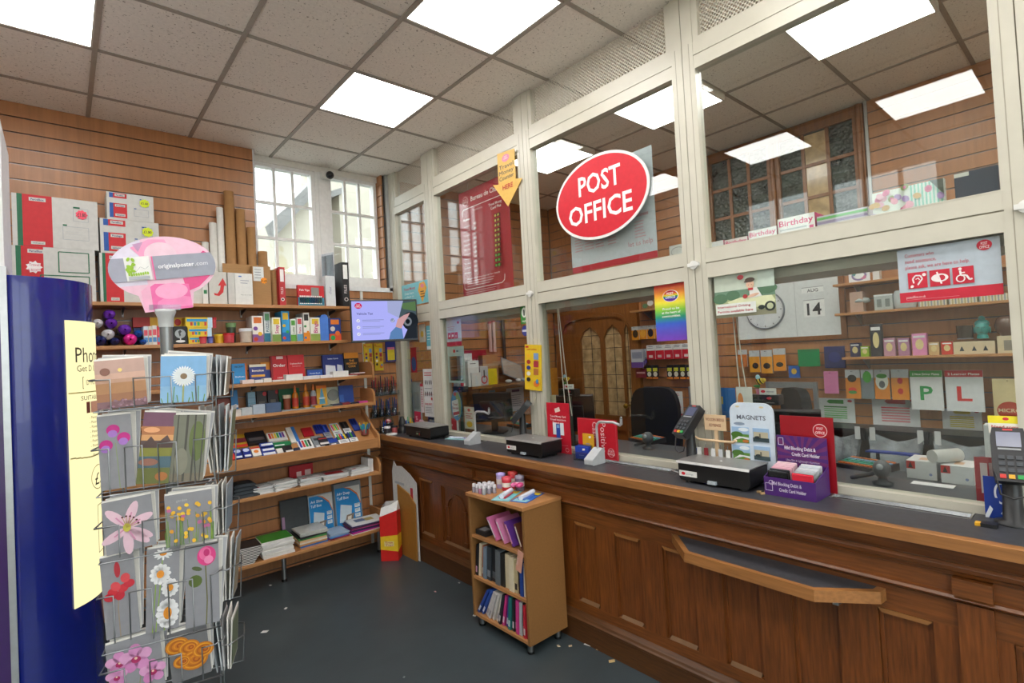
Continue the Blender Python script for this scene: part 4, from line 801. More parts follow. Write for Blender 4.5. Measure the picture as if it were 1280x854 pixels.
for k, (a, b, n, lab) in enumerate([(276, 291, 3, 'small dark pouch pile'), (292, 325, 4, 'wide dark pouch pile')]):
    x0, x1 = sx(a, .1, ZF), sx(b, .1, ZF); w = x1-x0
    for i in range(n):
        mb = MB(); rr = random.Random(i+k*9); ww = w*(.5-.03*i)
        pr = [(-ww, 0), (-ww*1.02, .012), (-ww*.8, .021), (0, .024), (ww*.8, .02), (ww*1.02, .01), (ww, 0)]
        mb.prism(pr, 0, .15, '#2b333a/.55', 'y'); mb.box(-ww*.5, -.001, .008, ww*.5, 0, .011, '#4c565e/.4')
        tag(mb.build('zip_pouch', loc=((x0+x1)/2, .10+.01*i, ZF+.0006+i*.0245), rot=(0, 0, rr.uniform(-.1, .1)), bevel=.002), '%s dark grey zip pouch of the %s' % (lvl(i, n), lab), 'pouch', 'dark grey pouches')
def xb(c, w, h, i, n):
    c.frame(w*.06, h*.08, w*.94, h*.92, .002, '#9aa2aa/.6'); c.lines(w*.3, w*.7, h*.7, 2, h*.12, h*.04, '#5a626c')
    if i % 3 == 0: c.rect(w*.1, h*.1, w*.3, h*.3, '#b02a38/.5')
for a, b, n, lab, ang in [(318, 342, 7, 'leftmost white pile, by the dark pouches', .25), (344, 372, 8, 'second white pile, overhanging the edge', .35), (376, 403, 7, 'third white pile, in the middle', .15), (405, 436, 6, 'red-topped pile near the right', .14), (440, 462, 7, 'neat white pile at the right end', .05)]:
    red = 'red-topped' in lab
    def dr(c, w, h, i, n, red=red): (c.rect(w*.15, h*.2, w*.85, h*.8, '#b02030/.5'), c.rect(w*.1, h*.82, w*.9, h*.95, '#2a3a7a/.5')) if red and i >= n-1 else xb(c, w, h, i, n)
    pile('exercise_book', lambda i, n, lab=lab: '%s exercise book of the %s' % (lvl(i, n), lab), 'exercise book', a, b, .105, ZF, n, .15, .0065, ['#dcdedd/.6', '#e6e6e4/.6', '#cfd4d6/.6'], 'white exercise books on their shelf', .008, ang, dr)
carton('label_box', 'small red box standing behind the white exercise books', 'box', 362, 392, 581, .3, ZF, .02, '#b01f2c/.5', cover([(.3, .3, .5, .6, '#e0c0c0/.5'), (.65, .25, .9, .65, '#d8b8b8/.5')]))
x0 = sx(465, .12, ZF)
for i in range(3):
    mb = MB(); mb.box(0, 0, 0, .014, .14, .118-.004*i, ['#e2e2e0/.6', '#dcdcdc/.6', '#e8e8e6/.6'][i]); tag(mb.build('card_pack', loc=(x0-.028+i*.0165, .13, ZF+.0006), bevel=.001), ['left', 'middle', 'right'][i]+' upright white card pack at the end of the exercise book shelf', 'cards', 'upright white card packs')
# ------------------------------------------------------------------ lowest shelf
x0, x1 = sx(300, .06, ZG), sx(322, .06, ZG)
for i in range(11):
    mb = MB(); mb.box(0, 0, 0, .16, .2, .0095, '#19191b/.5'); mb.box(.001, -.003, .002, .159, 0, .0062, '#e6e4de/.5'); tag(mb.build('notebook', loc=(x0-.07+.009*i-(.03 if i > 8 else 0), .05+.002*i, ZG+.0006+i*.0103), rot=(0, 0, -.12)), '%s black and white striped-edge notebook of the fanned pile' % ORD[i], 'notebook', 'fanned notebooks on the lowest shelf')
WP = ['#e4e3df/.6', '#dcdad4/.6', '#e8e6e2/.6']
pile('writing_pad', lambda i, n: ('green-covered pad on top of the white pad pile' if i == n-1 else '%s white writing pad under the green pad' % ORD[i]), 'writing pad', 329, 368, .035, ZG, 8, .21, .0145, WP, 'pad piles on the lowest shelf', .008, .06, lambda c, w, h, i, n: c.rect(.002, .002, w-.002, h-.002, '#2f7a22/.5' if i == n-1 else '#d8d6d0/.6'))
pile('writing_pad', lambda i, n: ('clear-wrapped pad on top of the mixed pile' if i == n-1 else '%s pad of the mixed pile' % ORD[i]), 'writing pad', 376, 410, .06, ZG, 8, .21, .013, ['#3a6ab0/.5', '#c8925a/.5', '#d8cfc0/.6', '#d9b48a/.6', '#4a8a4a/.5', '#2a2a2c/.5', '#b8b9b4/.3', '#c2c3be/.2'], 'pad piles on the lowest shelf', .008, .10)
pile('project_book', lambda i, n: '%s thin book of the low stack before the slim file box' % lvl(i, n), 'book', 413, 437, .05, ZG, 5, .2, .007, ['#8a2a3a/.5', '#8a4a9a/.5', '#4a8ac8/.5', '#8a9ab8/.5', '#9fb4cc/.4'], 'thin books on the lowest shelf', .01, .16)
pile('scrap_book', lambda i, n: ('white scrap book with a dark picture on top of the right-hand stack' if i == n-1 else '%s scrap book of the right-hand stack' % lvl(i, n)), 'scrap book', 441, 480, .025, ZG, 8, .2, .0085, ['#dcdcd8/.6', '#c02a8a/.5', '#5a2a7a/.5', '#2a2a3a/.5', '#c84a9a/.5', '#5a2a3a/.5', '#3a2a5a/.5', '#dedede/.5'], 'scrap books on the lowest shelf', .008, .10, lambda c, w, h, i, n: (c.rect(w*.2, h*.35, w*.5, h*.75, '#5a6a8a/.5'), c.rect(w*.5, h*.3, w*.75, h*.7, '#b09a5a/.5')) if i == n-1 else None)
def tuff(t1):
    def d(c, w, h):
        c.rect(w*.03, h*.03, w*.97, h*.97, '#2288cc/.4'); c.poly([(w*.97, h*.97), (w*.97, h*.55), (w*.85, h*.78), (w*.6, h*.93), (w*.4, h*.97)], '#d8d6d0/.4'); c.poly([(w*.97, h*.55), (w*.97, h*.50), (w*.84, h*.74), (w*.58, h*.90), (w*.36, h*.97), (w*.4, h*.97), (w*.6, h*.93), (w*.85, h*.78)], '#d8702a/.4')
        c.text(t1, w*.08, h*.80, h*.07, '#e8f2f8', bold=True, w=w*.5); c.text('Tuff Box', w*.08, h*.69, h*.07, '#e8f2f8', bold=True, w=w*.45)
        c.poly([(w*.12, h*.15), (w*.55, h*.12), (w*.62, h*.5), (w*.2, h*.58)], '#c9d8e2/.3'); c.poly([(w*.3, h*.08), (w*.6, h*.12), (w*.7, h*.32), (w*.4, h*.3)], '#8a7a6a/.4'); c.poly([(w*.42, h*.16), (w*.56, h*.18), (w*.58, h*.27), (w*.44, h*.26)], '#e8e0d4/.4')
        for i in range(3): c.rect(w*.72, h*(.2+.12*i), w*.92, h*(.29+.12*i), '#dfe8ec/.4'); c.lines(w*.74, w*.9, h*(.28+.12*i), 2, h*.03, h*.012, '#7a98b0')
    return d
stand('dark grey clear-front display folder standing behind the pads', 353, 388, 624, .29, ZG, '#3a3e42/.25', cover([(.03, .03, .97, .97, '#4c5154/.15'), (.04, .3, .14, .6, '#9a7a9a/.4')]), .02, 'display_folder', 'folder', 'folders standing on the lowest shelf')
stand('blue-labelled slim file box, left of the two blue boxes', 388.5, 419, 619, .285, ZG, '#b9c0c4/.3', tuff('A4 Slim'), .03, 'file_box', 'file box', 'blue-labelled file boxes')
stand('blue-labelled deep file box in a grey clear case, right of the two', 421.5, 455, 604, .25, ZG, '#8a9196/.2', lambda c, w, h: tuff('A4+ Deep')(c, w*.98, h*.92), .05, 'file_box', 'file box', 'blue-labelled file boxes')
# ================================================================== CARD SPINNER
WIRE = '#8e9296/.3/.9'; SPX, SPY, SPR = .075, -1.80, math.radians(-13)
sp = thing('card_spinner', 'wire card spinner on a grey pole with pink oval header', 'card rack', (SPX, SPY, 0), SPR)
_cs, _sn = math.cos(SPR), math.sin(SPR)
def la(px, py, yl):
    n = Vector((-_sn, _cs, 0)); p0 = Vector((SPX, SPY, 0))+n*yl; d = ray(px, py); t = (p0-CAM).dot(n)/d.dot(n); w = CAM+d*t-Vector((SPX, SPY, 0))
    return w.x*_cs+w.y*_sn, w.z
def l2w(x, y, z): return (SPX+x*_cs-y*_sn, SPY+x*_sn+y*_cs, z)
pole_top = la(208, 391, 0)[1]; PX = la(208, 420, 0)[0]
mb = MB(); mb.cyl((PX, 0, .05), (PX, 0, pole_top), .021, .021, '#8d9092/.35/.8', 18); mb.build('pole', sp)
mb = MB()
for a in range(4): mb.tube([(PX, 0, .06), (PX+.24*math.cos(a*PI/2+.785), .24*math.sin(a*PI/2+.785), .03), (PX+.26*math.cos(a*PI/2+.785), .26*math.sin(a*PI/2+.785), .012)], .011, '#8d9092/.35/.8', 8)
mb.build('base', sp)
mb = MB(); mb.lathe([(.024, -.055), (.026, -.02), (.034, 0), (.034, .012), (.006, .012)], '#b9bcbe/.2', 16, (PX, 0, pole_top)); mb.box(PX-.05, -.006, pole_top+.01, PX+.05, -.003, pole_top+.03, 'perspex'); mb.box(PX-.05, .003, pole_top+.01, PX+.05, .006, pole_top+.03, 'perspex'); mb.build('sign_clamp', sp)
# header board: oval with a neck
xa, zc = la(135, 340, 0); xb_, _ = la(270, 338, 0); _, zt = la(203, 300, 0); _, zb = la(203, 369, 0); xn0, zn = la(173, 388, 0); xn1, _ = la(234, 386, 0)
rx_, rz_, cx_, cz_ = (xb_-xa)/2, (zt-zb)/2+.012, (xa+xb_)/2, (zt+zb)/2
def clip(poly, ax, v, keep):
    out = []
    for i in range(len(poly)):
        a, b = poly[i-1], poly[i]; ia, ib = (a[ax]-v)*keep >= 0, (b[ax]-v)*keep >= 0
        if ia != ib: t = (v-a[ax])/(b[ax]-a[ax]); out.append((a[0]+(b[0]-a[0])*t, a[1]+(b[1]-a[1])*t))
        if ib: out.append(b)
    return out
def ovl(n=48): return [(rx_*math.cos(2*PI*i/n), rz_*math.sin(2*PI*i/n)) for i in range(n)]
hd = MB(); c, s_ = math.cos(.05), math.sin(.05)
hd.T = Matrix.Translation((cx_, 0, cz_)) @ Matrix.Rotation(-.125, 4, 'Y')
low = zn-cz_
out = [p for p in ovl(64) if not (p[1] < 0 and (xn0-cx_) < p[0] < (xn1-cx_))]
i0 = min(range(len(out)), key=lambda i: abs(out[i][0]-(xn1-cx_))+(9 if out[i][1] > 0 else 0)); out = out[i0:]+out[:i0]
out = out+[(xn0-cx_, low), (xn1-cx_, low)]
hd.prism(out, -.002, .002, '#f3c6dc/.4', 'y')
cv = hd.canvas((0, -.002, 0)); ov = ovl()
cv.poly(clip(clip(ov, 0, -.35*rx_, -1), 1, -.5*rz_, 1), '#e3dcef/.4')
cv.poly([(-.55*rx_, .7*rz_), (-.35*rx_, .3*rz_), (0, .25*rz_), (.2*rx_, .4*rz_), (.1*rx_, .9*rz_), (-.2*rx_, .93*rz_)], '#f6a4cc/.4')
cv.ell(-.02*rx_, .42*rz_, .3*rx_, .4*rz_, '#f2cfe0/.4'); cv.poly([(-.5*rx_, .8*rz_), (-.3*rx_, .86*rz_), (-.42*rx_, .55*rz_)], '#c79ac0/.4')
cv.poly([(.32*rx_, -.4*rz_), (.88*rx_, -.35*rz_), (.6*rx_, -.72*rz_), (.35*rx_, -.85*rz_)], '#e2508e/.4'); cv.poly([(.8*rx_, .45*rz_), (.9*rx_, .35*rz_), (.72*rx_, .35*rz_)], '#e0408a/.4')
nx0, nx1 = xn0-cx_, xn1-cx_; nw = nx1-nx0
cv.poly([(nx0, low), (nx1, low), (nx1, -.6*rz_), (nx0+.3*nw, -.5*rz_), (nx0, -.75*rz_)], '#ee6fae/.4')
cv.poly([(nx0+.25*nw, low+.01), (nx1, low+.008), (nx1, low+.35*rz_), (nx0+.6*nw, low+.5*rz_), (nx0+.3*nw, low+.3*rz_)], '#f48cc0/.4')
cv.ell(nx0+.62*nw, -.78*rz_, .34*nw, .26*rz_, '#f7a9d0/.4'); cv.poly([(nx0, low), (nx0+.18*nw, low), (nx0+.2*nw, -.5*rz_), (nx0, -.7*rz_)], '#f3b4d2/.4')
band = clip(clip(ov, 1, -.38*rz_, 1), 1, .38*rz_, -1)
cv.poly(clip(band, 0, -.2*rx_, 1), '#9ea2b2/.4'); cv.poly(clip(clip(band, 0, -.70*rx_, -1), 1, -.36*rz_, 1), '#a6a8ba/.4'); cv.rect(-.205*rx_, -.38*rz_, -.18*rx_, .38*rz_, '#f06aa8/.4')
cv.rect(-.70*rx_, -.36*rz_, -.24*rx_, .40*rz_, '#f0efef/.4')
rr = random.Random(3)
for i in range(14): x, y = -.66*rx_+rr.random()*.14*rx_, .34*rz_-rr.random()*.42*rz_; cv.ell(x, y, .03*rx_, .07*rz_, '#9cc53a/.4', 8, rr.random()*3)
for i in range(9): cv.ell(-.64*rx_+i*.042*rx_, -.18*rz_+.04*rz_*rr.random(), .02*rx_, .05*rz_, '#9cc53a/.4', 8)
cv.line([(-.52*rx_, -.1*rz_), (-.42*rx_, .06*rz_), (-.34*rx_, -.02*rz_), (-.27*rx_, .06*rz_)], .0008, '#8a8f98'); cv.rect(-.66*rx_, -.33*rz_, -.28*rx_, -.24*rz_, '#b3b6c0/.4')
cv.text('originalposter', -.10*rx_, -.04*rz_, .11*rz_*1.3, '#f4f4f8/.4', bold=True, w=.68*rx_); cv.text('.com', .60*rx_, -.04*rz_, .11*rz_*1.3, '#eef0f4/.4', w=.25*rx_)
hd.build('header_sign', sp)
# ---- cards on the front face
GREY = '#8f9097/.4'
def flower(c, x, y, r, n, m, cm, pw=.32, rot=0):
    for i in range(n): a = rot+2*PI*i/n; c.ell(x+r*.58*math.cos(a), y+r*.58*math.sin(a), r*.45, r*pw, m, 10, a); c.k -= 1
    c.k += 1; c.ell(x, y, r*.26, r*.26, cm, 12)
def a_sunset(c, w, h):
    for y0, y1, k in ((.72, 1, '#c9a79c'), (.6, .72, '#d8b2a0'), (.52, .6, '#c8a08a'), (.3, .52, '#b98a63'), (.14, .3, '#a9785a'), (0, .14, '#8c6a72')): c.rect(0, h*y0, w, h*y1, k+'/.4')
    c.ell(w*.2, h*.76, w*.1, h*.08, '#8e6458/.4'); c.ell(w*.5, h*.78, w*.045, w*.045, '#fbe08a/.4')
    rr = random.Random(2)
    for i in range(40): c.ell(w*rr.random(), h*.16*rr.random(), w*.03, h*.018, ['#9a7a88', '#7c5a66', '#b08a9a'][i % 3]+'/.4', 7); c.k -= (i % 4 > 0)
def a_dandelion(c, w, h):
    c.rect(0, 0, w, h, '#7fb2e0/.4'); c.rect(0, 0, w, h*.35, '#8fbde2/.4')
    for i in range(9): x = w*(.05+.11*i); c.line([(x, 0), (x+w*.03*(i % 3-1), h*(.1+.06*((i*7) % 5)))], w*.02, '#6f9a4a/.4')
    c.line([(w*.48, 0), (w*.5, h*.5)], w*.035, '#a9b06a/.4')
    for i in range(26): a = 2*PI*i/26; c.ell(w*.5+w*.17*math.cos(a), h*.56+w*.17*math.sin(a), w*.10, w*.025, '#eef2f4/.5', 8, a); c.k -= 1
    c.k += 1; c.ell(w*.5, h*.56, w*.2, w*.2, '#dfe6ea/.5'); c.ell(w*.5, h*.56, w*.075, w*.075, '#8a7458/.5')
def a_sweetpea(c, w, h):
    c.rect(0, 0, w, h, GREY); c.line([(w*.55, 0), (w*.52, h*.4), (w*.5, h*.62)], w*.03, '#8c9a78/.4')
    for x, y, r in ((.45, .8, .2), (.22, .6, .2), (.75, .68, .2)): c.ell(w*x, h*y, w*r, h*.075, '#c42a8a/.4', 16, .4); c.ell(w*(x-.02), h*(y-.05), w*r*.7, h*.05, '#a878cc/.4')
def a_mountain(c, w, h):
    for y0, y1, k in ((.8, 1, '#7a5068'), (.68, .8, '#b8784e'), (.6, .68, '#d8a06a'), (.5, .6, '#5c4a4a'), (.38, .5, '#8a8a3a'), (.22, .38, '#4e6a78'), (0, .22, '#6a7038')): c.rect(0, h*y0, w, h*y1, k+'/.4')
    c.poly([(0, h*.5), (w*.3, h*.66), (w*.5, h*.56), (w*.8, h*.68), (w, h*.55), (w, h*.5)], '#57423f/.4'); c.ell(w*.3, h*.3, w*.3, h*.05, '#9a6a5a/.4'); c.ell(w*.75, h*.1, w*.2, h*.06, '#b0703a/.4'); c.ell(w*.3, h*.75, w*.25, h*.04, '#e8a878/.4')
def a_wood(c, w, h):
    c.rect(0, 0, w, h, '#77796a/.4'); c.ell(w*.75, h*.6, w*.25, h*.3, '#66743f/.4'); c.rect(0, 0, w, h*.12, '#7d7564/.4')
    for x, k in ((.1, .04), (.38, .07), (.62, .05), (.88, .04)): c.line([(w*x, 0), (w*(x+.05), h)], w*k, '#4e4c44/.4')
    c.ell(w*.3, h*.3, w*.2, h*.2, '#878676/.4')
def a_lily(c, w, h):
    c.rect(0, 0, w, h, GREY)
    for a in (1.15, .35, 2.3, -.55, 3.6, 4.7, 5.5): c.ell(w*.45+w*.28*math.cos(a), h*.45+h*.28*math.sin(a), w*.3, w*.105, '#e6c3d4/.4', 14, a); c.k -= 1
    c.k += 1
    for a in (1.15, .35, 2.3, 3.6, 5.2): c.line([(w*.45, h*.45), (w*.45+w*.3*math.cos(a), h*.45+h*.3*math.sin(a))], w*.03, '#d68fb4/.4')
    c.ell(w*.45, h*.45, w*.08, h*.08, '#c9c04a/.4')
    for i in range(6): a = .2+i*.33; c.line([(w*.45, h*.45), (w*.45+w*.24*math.cos(a), h*.45+h*.22*math.sin(a))], w*.012, '#b0a040/.4'); c.ell(w*.45+w*.24*math.cos(a), h*.45+h*.22*math.sin(a), w*.025, h*.018, '#5a1a24/.4', 8)
def a_meadow(c, w, h):
    c.rect(0, 0, w, h, GREY); rr = random.Random(5)
    for i in range(26): x = w*rr.random(); c.line([(x, 0), (x+w*.06*(rr.random()-.5), h*(.2+.5*rr.random()))], w*.014, ['#7a9a3a', '#5f8a3a', '#8fa84a'][i % 3]+'/.4')
    for i in range(34): c.ell(w*(.04+.92*rr.random()), h*(.05+.72*rr.random()), w*.05, h*.035, ['#e8b52a', '#f0c83a', '#dc9a2a', '#c46a9a'][i % 7 if i % 7 < 4 else 0]+'/.4', 8, rr.random()*3)
    c.text('garden', w*.25, h*.86, h*.05, '#b4b5ba')
def a_freesia(c, w, h):
    c.rect(0, 0, w, h, GREY); c.line([(w*.42, 0), (w*.42, h*.35), (w*.5, h*.6)], w*.035, '#9a8a7a/.4')
    c.ell(w*.48, h*.82, w*.09, h*.10, '#b02a38/.4', 16, 0)
    for x, y, a in ((.3, .55, 2.2), (.5, .5, 1.2), (.62, .58, .7), (.8, .62, .2), (.7, .7, 1.5), (.4, .62, 2), (.2, .5, 2.8)): c.ell(w*x, h*y, w*.17, h*.05, ['#cc2f3c', '#d84a52', '#c0283a'][int(x*10) % 3]+'/.4', 12, a)
def a_daisy(c, w, h):
    c.rect(0, 0, w, h, GREY)
    for p in ([(w*.3, 0), (w*.4, h*.45), (w*.5, h*.95)], [(w*.55, 0), (w*.62, h*.3)], [(w*.2, 0), (w*.3, h*.65)]): c.line(p, w*.03, '#8fb04a/.4')
    for x, y, r, e in ((.5, .92, .3, .05), (.42, .68, .33, .11), (.72, .5, .28, .1), (.65, .2, .36, .17)):
        for i in range(12): a = 2*PI*i/12; c.ell(w*x+w*r*.6*math.cos(a), h*y+h*e*.75*math.sin(a), w*r*.42, h*e*.28, '#ecedf0/.4', 8, math.atan2(h*e*math.sin(a), w*r*math.cos(a))); c.k -= 1
        c.k += 1; c.ell(w*x, h*y, w*r*.35, h*e*.42, '#e0902a/.4')
def a_rose(c, w, h):
    c.rect(0, 0, w, h, GREY); c.line([(w*.6, 0), (w*.64, h*.3), (w*.6, h*.75)], w*.035, '#6a6a3a/.4'); c.ell(w*.3, h*.55, w*.2, h*.075, '#56682f/.4', 14, .1); c.ell(w*.35, h*.7, w*.07, h*.06, '#4c5a34/.4', 10, 1.2)
    c.ell(w*.64, h*.84, w*.28, h*.12, '#e0408a/.4', 20); c.ell(w*.6, h*.87, w*.18, h*.08, '#ea6aa4/.4', 16); c.ell(w*.64, h*.88, w*.09, h*.045, '#c82a74/.4', 12); c.ell(w*.7, h*.79, w*.14, h*.05, '#f08aba/.4', 12, .5)
def a_orchid(c, w, h):
    c.rect(0, 0, w, h, GREY); c.line([(w*.5, 0), (w*.6, h*.4)], w*.02, '#8a8a6a/.4')
    for x, y, r in ((.22, .62, .25), (.52, .62, .3), (.8, .3, .25), (.15, .4, .2)):
        for i in range(5): a = 1.57+2*PI*i/5; c.ell(w*x+w*r*.55*math.cos(a), h*y+w*r*.55*math.sin(a), w*r*.5, w*r*.42, ['#d58fc4', '#dba0cc', '#cf84bc'][i % 3]+'/.4', 12, a); c.k -= 1
        c.k += 1; c.ell(w*x, h*y-w*.03, w*r*.3, w*r*.24, '#a82a62/.4', 12); c.ell(w*x, h*y, w*r*.1, w*r*.1, '#e8c8b0/.4', 8)
def a_roses(c, w, h):
    c.rect(0, 0, w, h, '#6f7074/.4')
    for x, y, r in ((.22, .72, .3), (.5, .62, .28), (.6, .36, .36), (.85, .5, .28), (.3, .4, .22)):
        c.ell(w*x, h*y, w*r, w*r*.8, '#c8781c/.4', 18)
        for i in range(4): c.ring(w*x+w*.02*i, h*y, w*r*(.85-.2*i), w*r*(.66-.15*i), w*.035, ['#e09a2a', '#b0601a', '#d88a24', '#a8521a'][i]+'/.4', 18)
FR = [  # px0 px1 top bottom art tilt tier label
    (121, 184, 449, 509, a_sunset, 3, 1, 'square card of a misty brown sunset field'), (199, 257, 445, 503, a_dandelion, -2, 1, 'square card of a white dandelion on blue'),
    (125, 168, 519, 611, a_sweetpea, 2, 2, 'tall grey card with magenta sweet peas'), (168, 209, 516, 605, a_mountain, -7, 2, 'tall card of mountains under a purple evening sky'), (210, 252, 519, 602, a_wood, -5, 2, 'tall card of bare woodland trunks'),
    (132, 195, 623, 688, a_lily, 4, 3, 'square grey card with a pale pink lily'), (207, 267, 616, 679, a_meadow, 1, 3, 'square grey card of yellow meadow flowers'),
    (131, 174, 694, 795, a_freesia, 3, 4, 'tall grey card with a red freesia'), (180, 222, 686, 789, a_daisy, -2, 4, 'tall grey card with white daisies'), (230, 273, 681, 782, a_rose, -1, 4, 'tall grey card with a single pink rose'),
    (137, 206, 797, 866, a_orchid, 4, 5, 'square grey card with lilac orchids, bottom left of the rack'), (214, 264, 786, 848, a_roses, 4, 5, 'square card of orange roses near the bottom of the rack')]
YFACE = -.205
tiers = {}
for a, b, t0, b0, art, tilt, tier, lab in FR:
    (x0, _), (x1, _) = la(a, (t0+b0)/2, YFACE), la(b, (t0+b0)/2, YFACE); z1 = la((a+b)/2, t0, YFACE)[1]; z0 = la((a+b)/2, b0, YFACE)[1]; w, h = x1-x0, z1-z0
    tiers.setdefault(tier, []).append((x0, x1, z0, z1))
    for j in range(3):
        mb = MB(); col = ['#e9e8e4/.5', '#d8d7d2/.5', '#dcdad6/.5'][j]; mb.box(-w/2, 0, 0, w/2, .002, h, col)
        if j == 0: art(mb.canvas((-w/2, 0, 0)), w, h)
        else: mb.canvas((-w/2, 0, 0)).rect(.002, .002, w-.002, h-.006, ['', '#c4c2bd/.5', '#a9aab0/.5'][j])
        l = l2w((x0+x1)/2+.003*j, YFACE+.010*j, z0+.0075*j)
        o = mb.build('greeting_card', loc=l, rot=(math.radians(-3), math.radians(-tilt+2.5*j), SPR))
        tag(o, lab if j == 0 else 'pale %s behind the %s' % (['', 'envelope', 'spare card'][j], lab), 'greeting card', 'greeting cards on the spinner')
        if j == 0:
            e = MB(); e.box(-w/2+.001, .0025, .006, w/2-.001, .004, h+.006, '#eceae6/.6'); e.build('envelope', o)
# wires: one bridge between neighbouring cards of a tier, legs running down in front of them
WR = .0021
for tier, cs in tiers.items():
    zw = sum(c[2]*.42+c[3]*.58 for c in cs)/len(cs); yw = YFACE-.022
    st = []; xL, xR = -.138, .192
    c = cs; seq = []
    seq.append([(xL, YFACE+.05, zw+.004), (xL-.008, yw, zw), (c[0][0]+(c[0][1]-c[0][0])*.28, yw, zw), (c[0][0]+(c[0][1]-c[0][0])*.28, yw+.004, c[0][2]-.012)])
    for p, q in zip(c, c[1:]):
        xa_, xq = p[0]+(p[1]-p[0])*.74, q[0]+(q[1]-q[0])*.26; seq.append([(xa_, yw+.004, p[2]-.012), (xa_, yw, zw), (xq, yw, zw), (xq, yw+.004, q[2]-.012)])
    p = c[-1]; xa_ = p[0]+(p[1]-p[0])*.78; seq.append([(xa_, yw+.004, p[2]-.012), (xa_, yw, zw), (xR-.02, yw, zw), (xR+.01, yw+.02, zw+.006), (xR+.01, .1, zw+.006)])
    for k, s in enumerate(seq):
        mb = MB(); mb.tube(s, WR, WIRE, 6); mb.build('wire_holder', sp)
    zb = min(q[2] for q in c)-.010
    mb = MB(); mb.tube([(xL, yw+.002, zb), (xR, yw+.002, zb), (xR, .2, zb), (xL, .2, zb), (xL, yw+.002, zb)], WR, WIRE, 6); mb.tube([(xL, -.16, zb), (xR, -.16, zb)], WR, WIRE, 6); mb.build('pocket_floor', sp)
mb = MB()
for x in (xL, xR):
    for y in (-.158, .19): mb.cyl((x*.93, y, .1), (x, y, 1.62), .003, .003, WIRE, 6)
for z in (.12, .75, 1.6):
    for y in (-.158, .19): mb.tube([(PX, 0, z), (xL*.93, y, z)], .0025, WIRE, 6); mb.tube([(PX, 0, z), (xR*.93, y, z)], .0025, WIRE, 6)
mb.build('frame', sp)
# stacks of cards seen edge-on in the right-hand pockets, and a few on the left
def side(px0, px1, t0, b0, n, tier, s, nm):
    yl = -.10
    if s > 0: x1, _ = la(px1, (t0+b0)/2, yl)
    z1 = la(px0+5, t0, yl)[1]; z0 = la(px0+5, b0, yl)[1]; h = z1-z0; w = .145 if h < .18 else .105
    for j in range(n):
        mb = MB(); c = ['#dddbd6/.5', '#cfcdc8/.5', '#e6e4e0/.5', '#b9babd/.5', '#c9d0d4/.5', '#8f949a/.5'][(j*5+tier) % 6]
        mb.box(-.0022, -w/2, 0, .0022, w/2, h*(1-.02*(j % 3)), c)
        if j == n-1: mb.canvas((s*.0022, -s*w/2, 0), (0, s, 0)).rect(.006, .006, w-.006, h*.9, ['#7f8f9c/.4', '#9a8f7a/.4', '#6f7a60/.4'][tier % 3])
        x = (.182+.0105*j) if s > 0 else (-.126-.006*j); tl = math.radians((7-2.6*j) if s > 0 else -2)
        o = mb.build('greeting_card', loc=l2w(x, yl+.006*(j % 2), z0), rot=(0, -tl, SPR-math.radians((4, 7, 5, 8, 5, 7)[(j+tier) % 6] if s > 0 else 0)))
        tag(o, '%s card from the pole in the %s pocket %s' % (ORD[j], 'right-hand' if s > 0 else 'left-hand', nm), 'greeting card', 'cards in the side pockets of the spinner')
    if s < 0: return
    mb = MB(); zw = z0+h*.55; mb.tube([(s*.19, -.19, zw), (s*.215, -.20, zw), (s*.262, -.15, zw), (s*.262, -.05, zw), (s*.2, .0, zw)], WR, WIRE, 6); mb.tube([(s*.262, -.12, zw), (s*.255, -.12, z0-.008), (s*.18, -.12, z0-.008)], WR, WIRE, 6); mb.build('wire_holder', sp)
side(262, 286, 444, 494, 6, 1, 1, 'level with the dandelion card'); side(264, 288, 505, 588, 6, 2, 1, 'level with the woodland card'); side(266, 292, 602, 662, 5, 3, 1, 'level with the meadow card'); side(270, 300, 668, 746, 6, 4, 1, 'level with the pink rose card'); side(276, 304, 764, 826, 5, 5, 1, 'level with the orange roses card')
side(124, 140, 455, 515, 2, 1, -1, 'level with the sunset card'); side(126, 140, 525, 610, 2, 2, -1, 'level with the sweet pea card'); side(128, 140, 632, 690, 2, 3, -1, 'level with the lily card'); side(128, 140, 700, 800, 2, 4, -1, 'level with the freesia card')
# ================================================================== PHOTO BOOTH
BX, BY, BR = -.325, -1.28, .25
BLUE = '#0b1d7c/.18/0/.6'
ZT_B = 2.03
pb = thing('photo_booth', 'glossy dark blue photo booth with a rounded corner and lit cream panel', 'photo booth', (0, 0, 0))
def arc(a0, a1, r, n=16): return [(BX+r*math.sin(a0+(a1-a0)*i/n), BY-r*math.cos(a0+(a1-a0)*i/n)) for i in range(n+1)]
mb = MB(); o = arc(0, PI/2, BR, 24)+[(BX+BR, BY+.55), (BX, BY+.55)]
mb.prism(o, .04, ZT_B, BLUE, 'z', smooth=False); body = mb.build('rounded_corner', pb)
for i, p in enumerate(body.data.polygons): p.use_smooth = abs(p.normal.z) < .5
mb = MB(); o2 = arc(0, PI/2, BR-.02, 16)+[(BX+BR-.02, BY+.53), (BX, BY+.53)]; mb.prism(o2, 0.001, .04, BLACK); mb.build('plinth', pb)
mb = MB(); mb.box(BX-.02, BY-BR-.004, .001, BX-.0005, BY+.55, ZT_B+.03, '#b8babd/.3/.7'); mb.build('silver_strip', pb)
mb = MB(); mb.box(XL+.35, BY-BR+.01, .001, BX-.0205, BY+.55, 1.93, '#3a1460/.3/0/.4'); mb.build('purple_panel', pb)
mb = MB(); mb.box(XL+.35, BY-BR-.002, 1.935, BX-.0205, BY+.5, ZT_B+.02, '#9a9da1/.35'); mb.build('grey_rail', pb)
mb = MB()
w0, w1 = XL+.35, BX-.006; R = .05
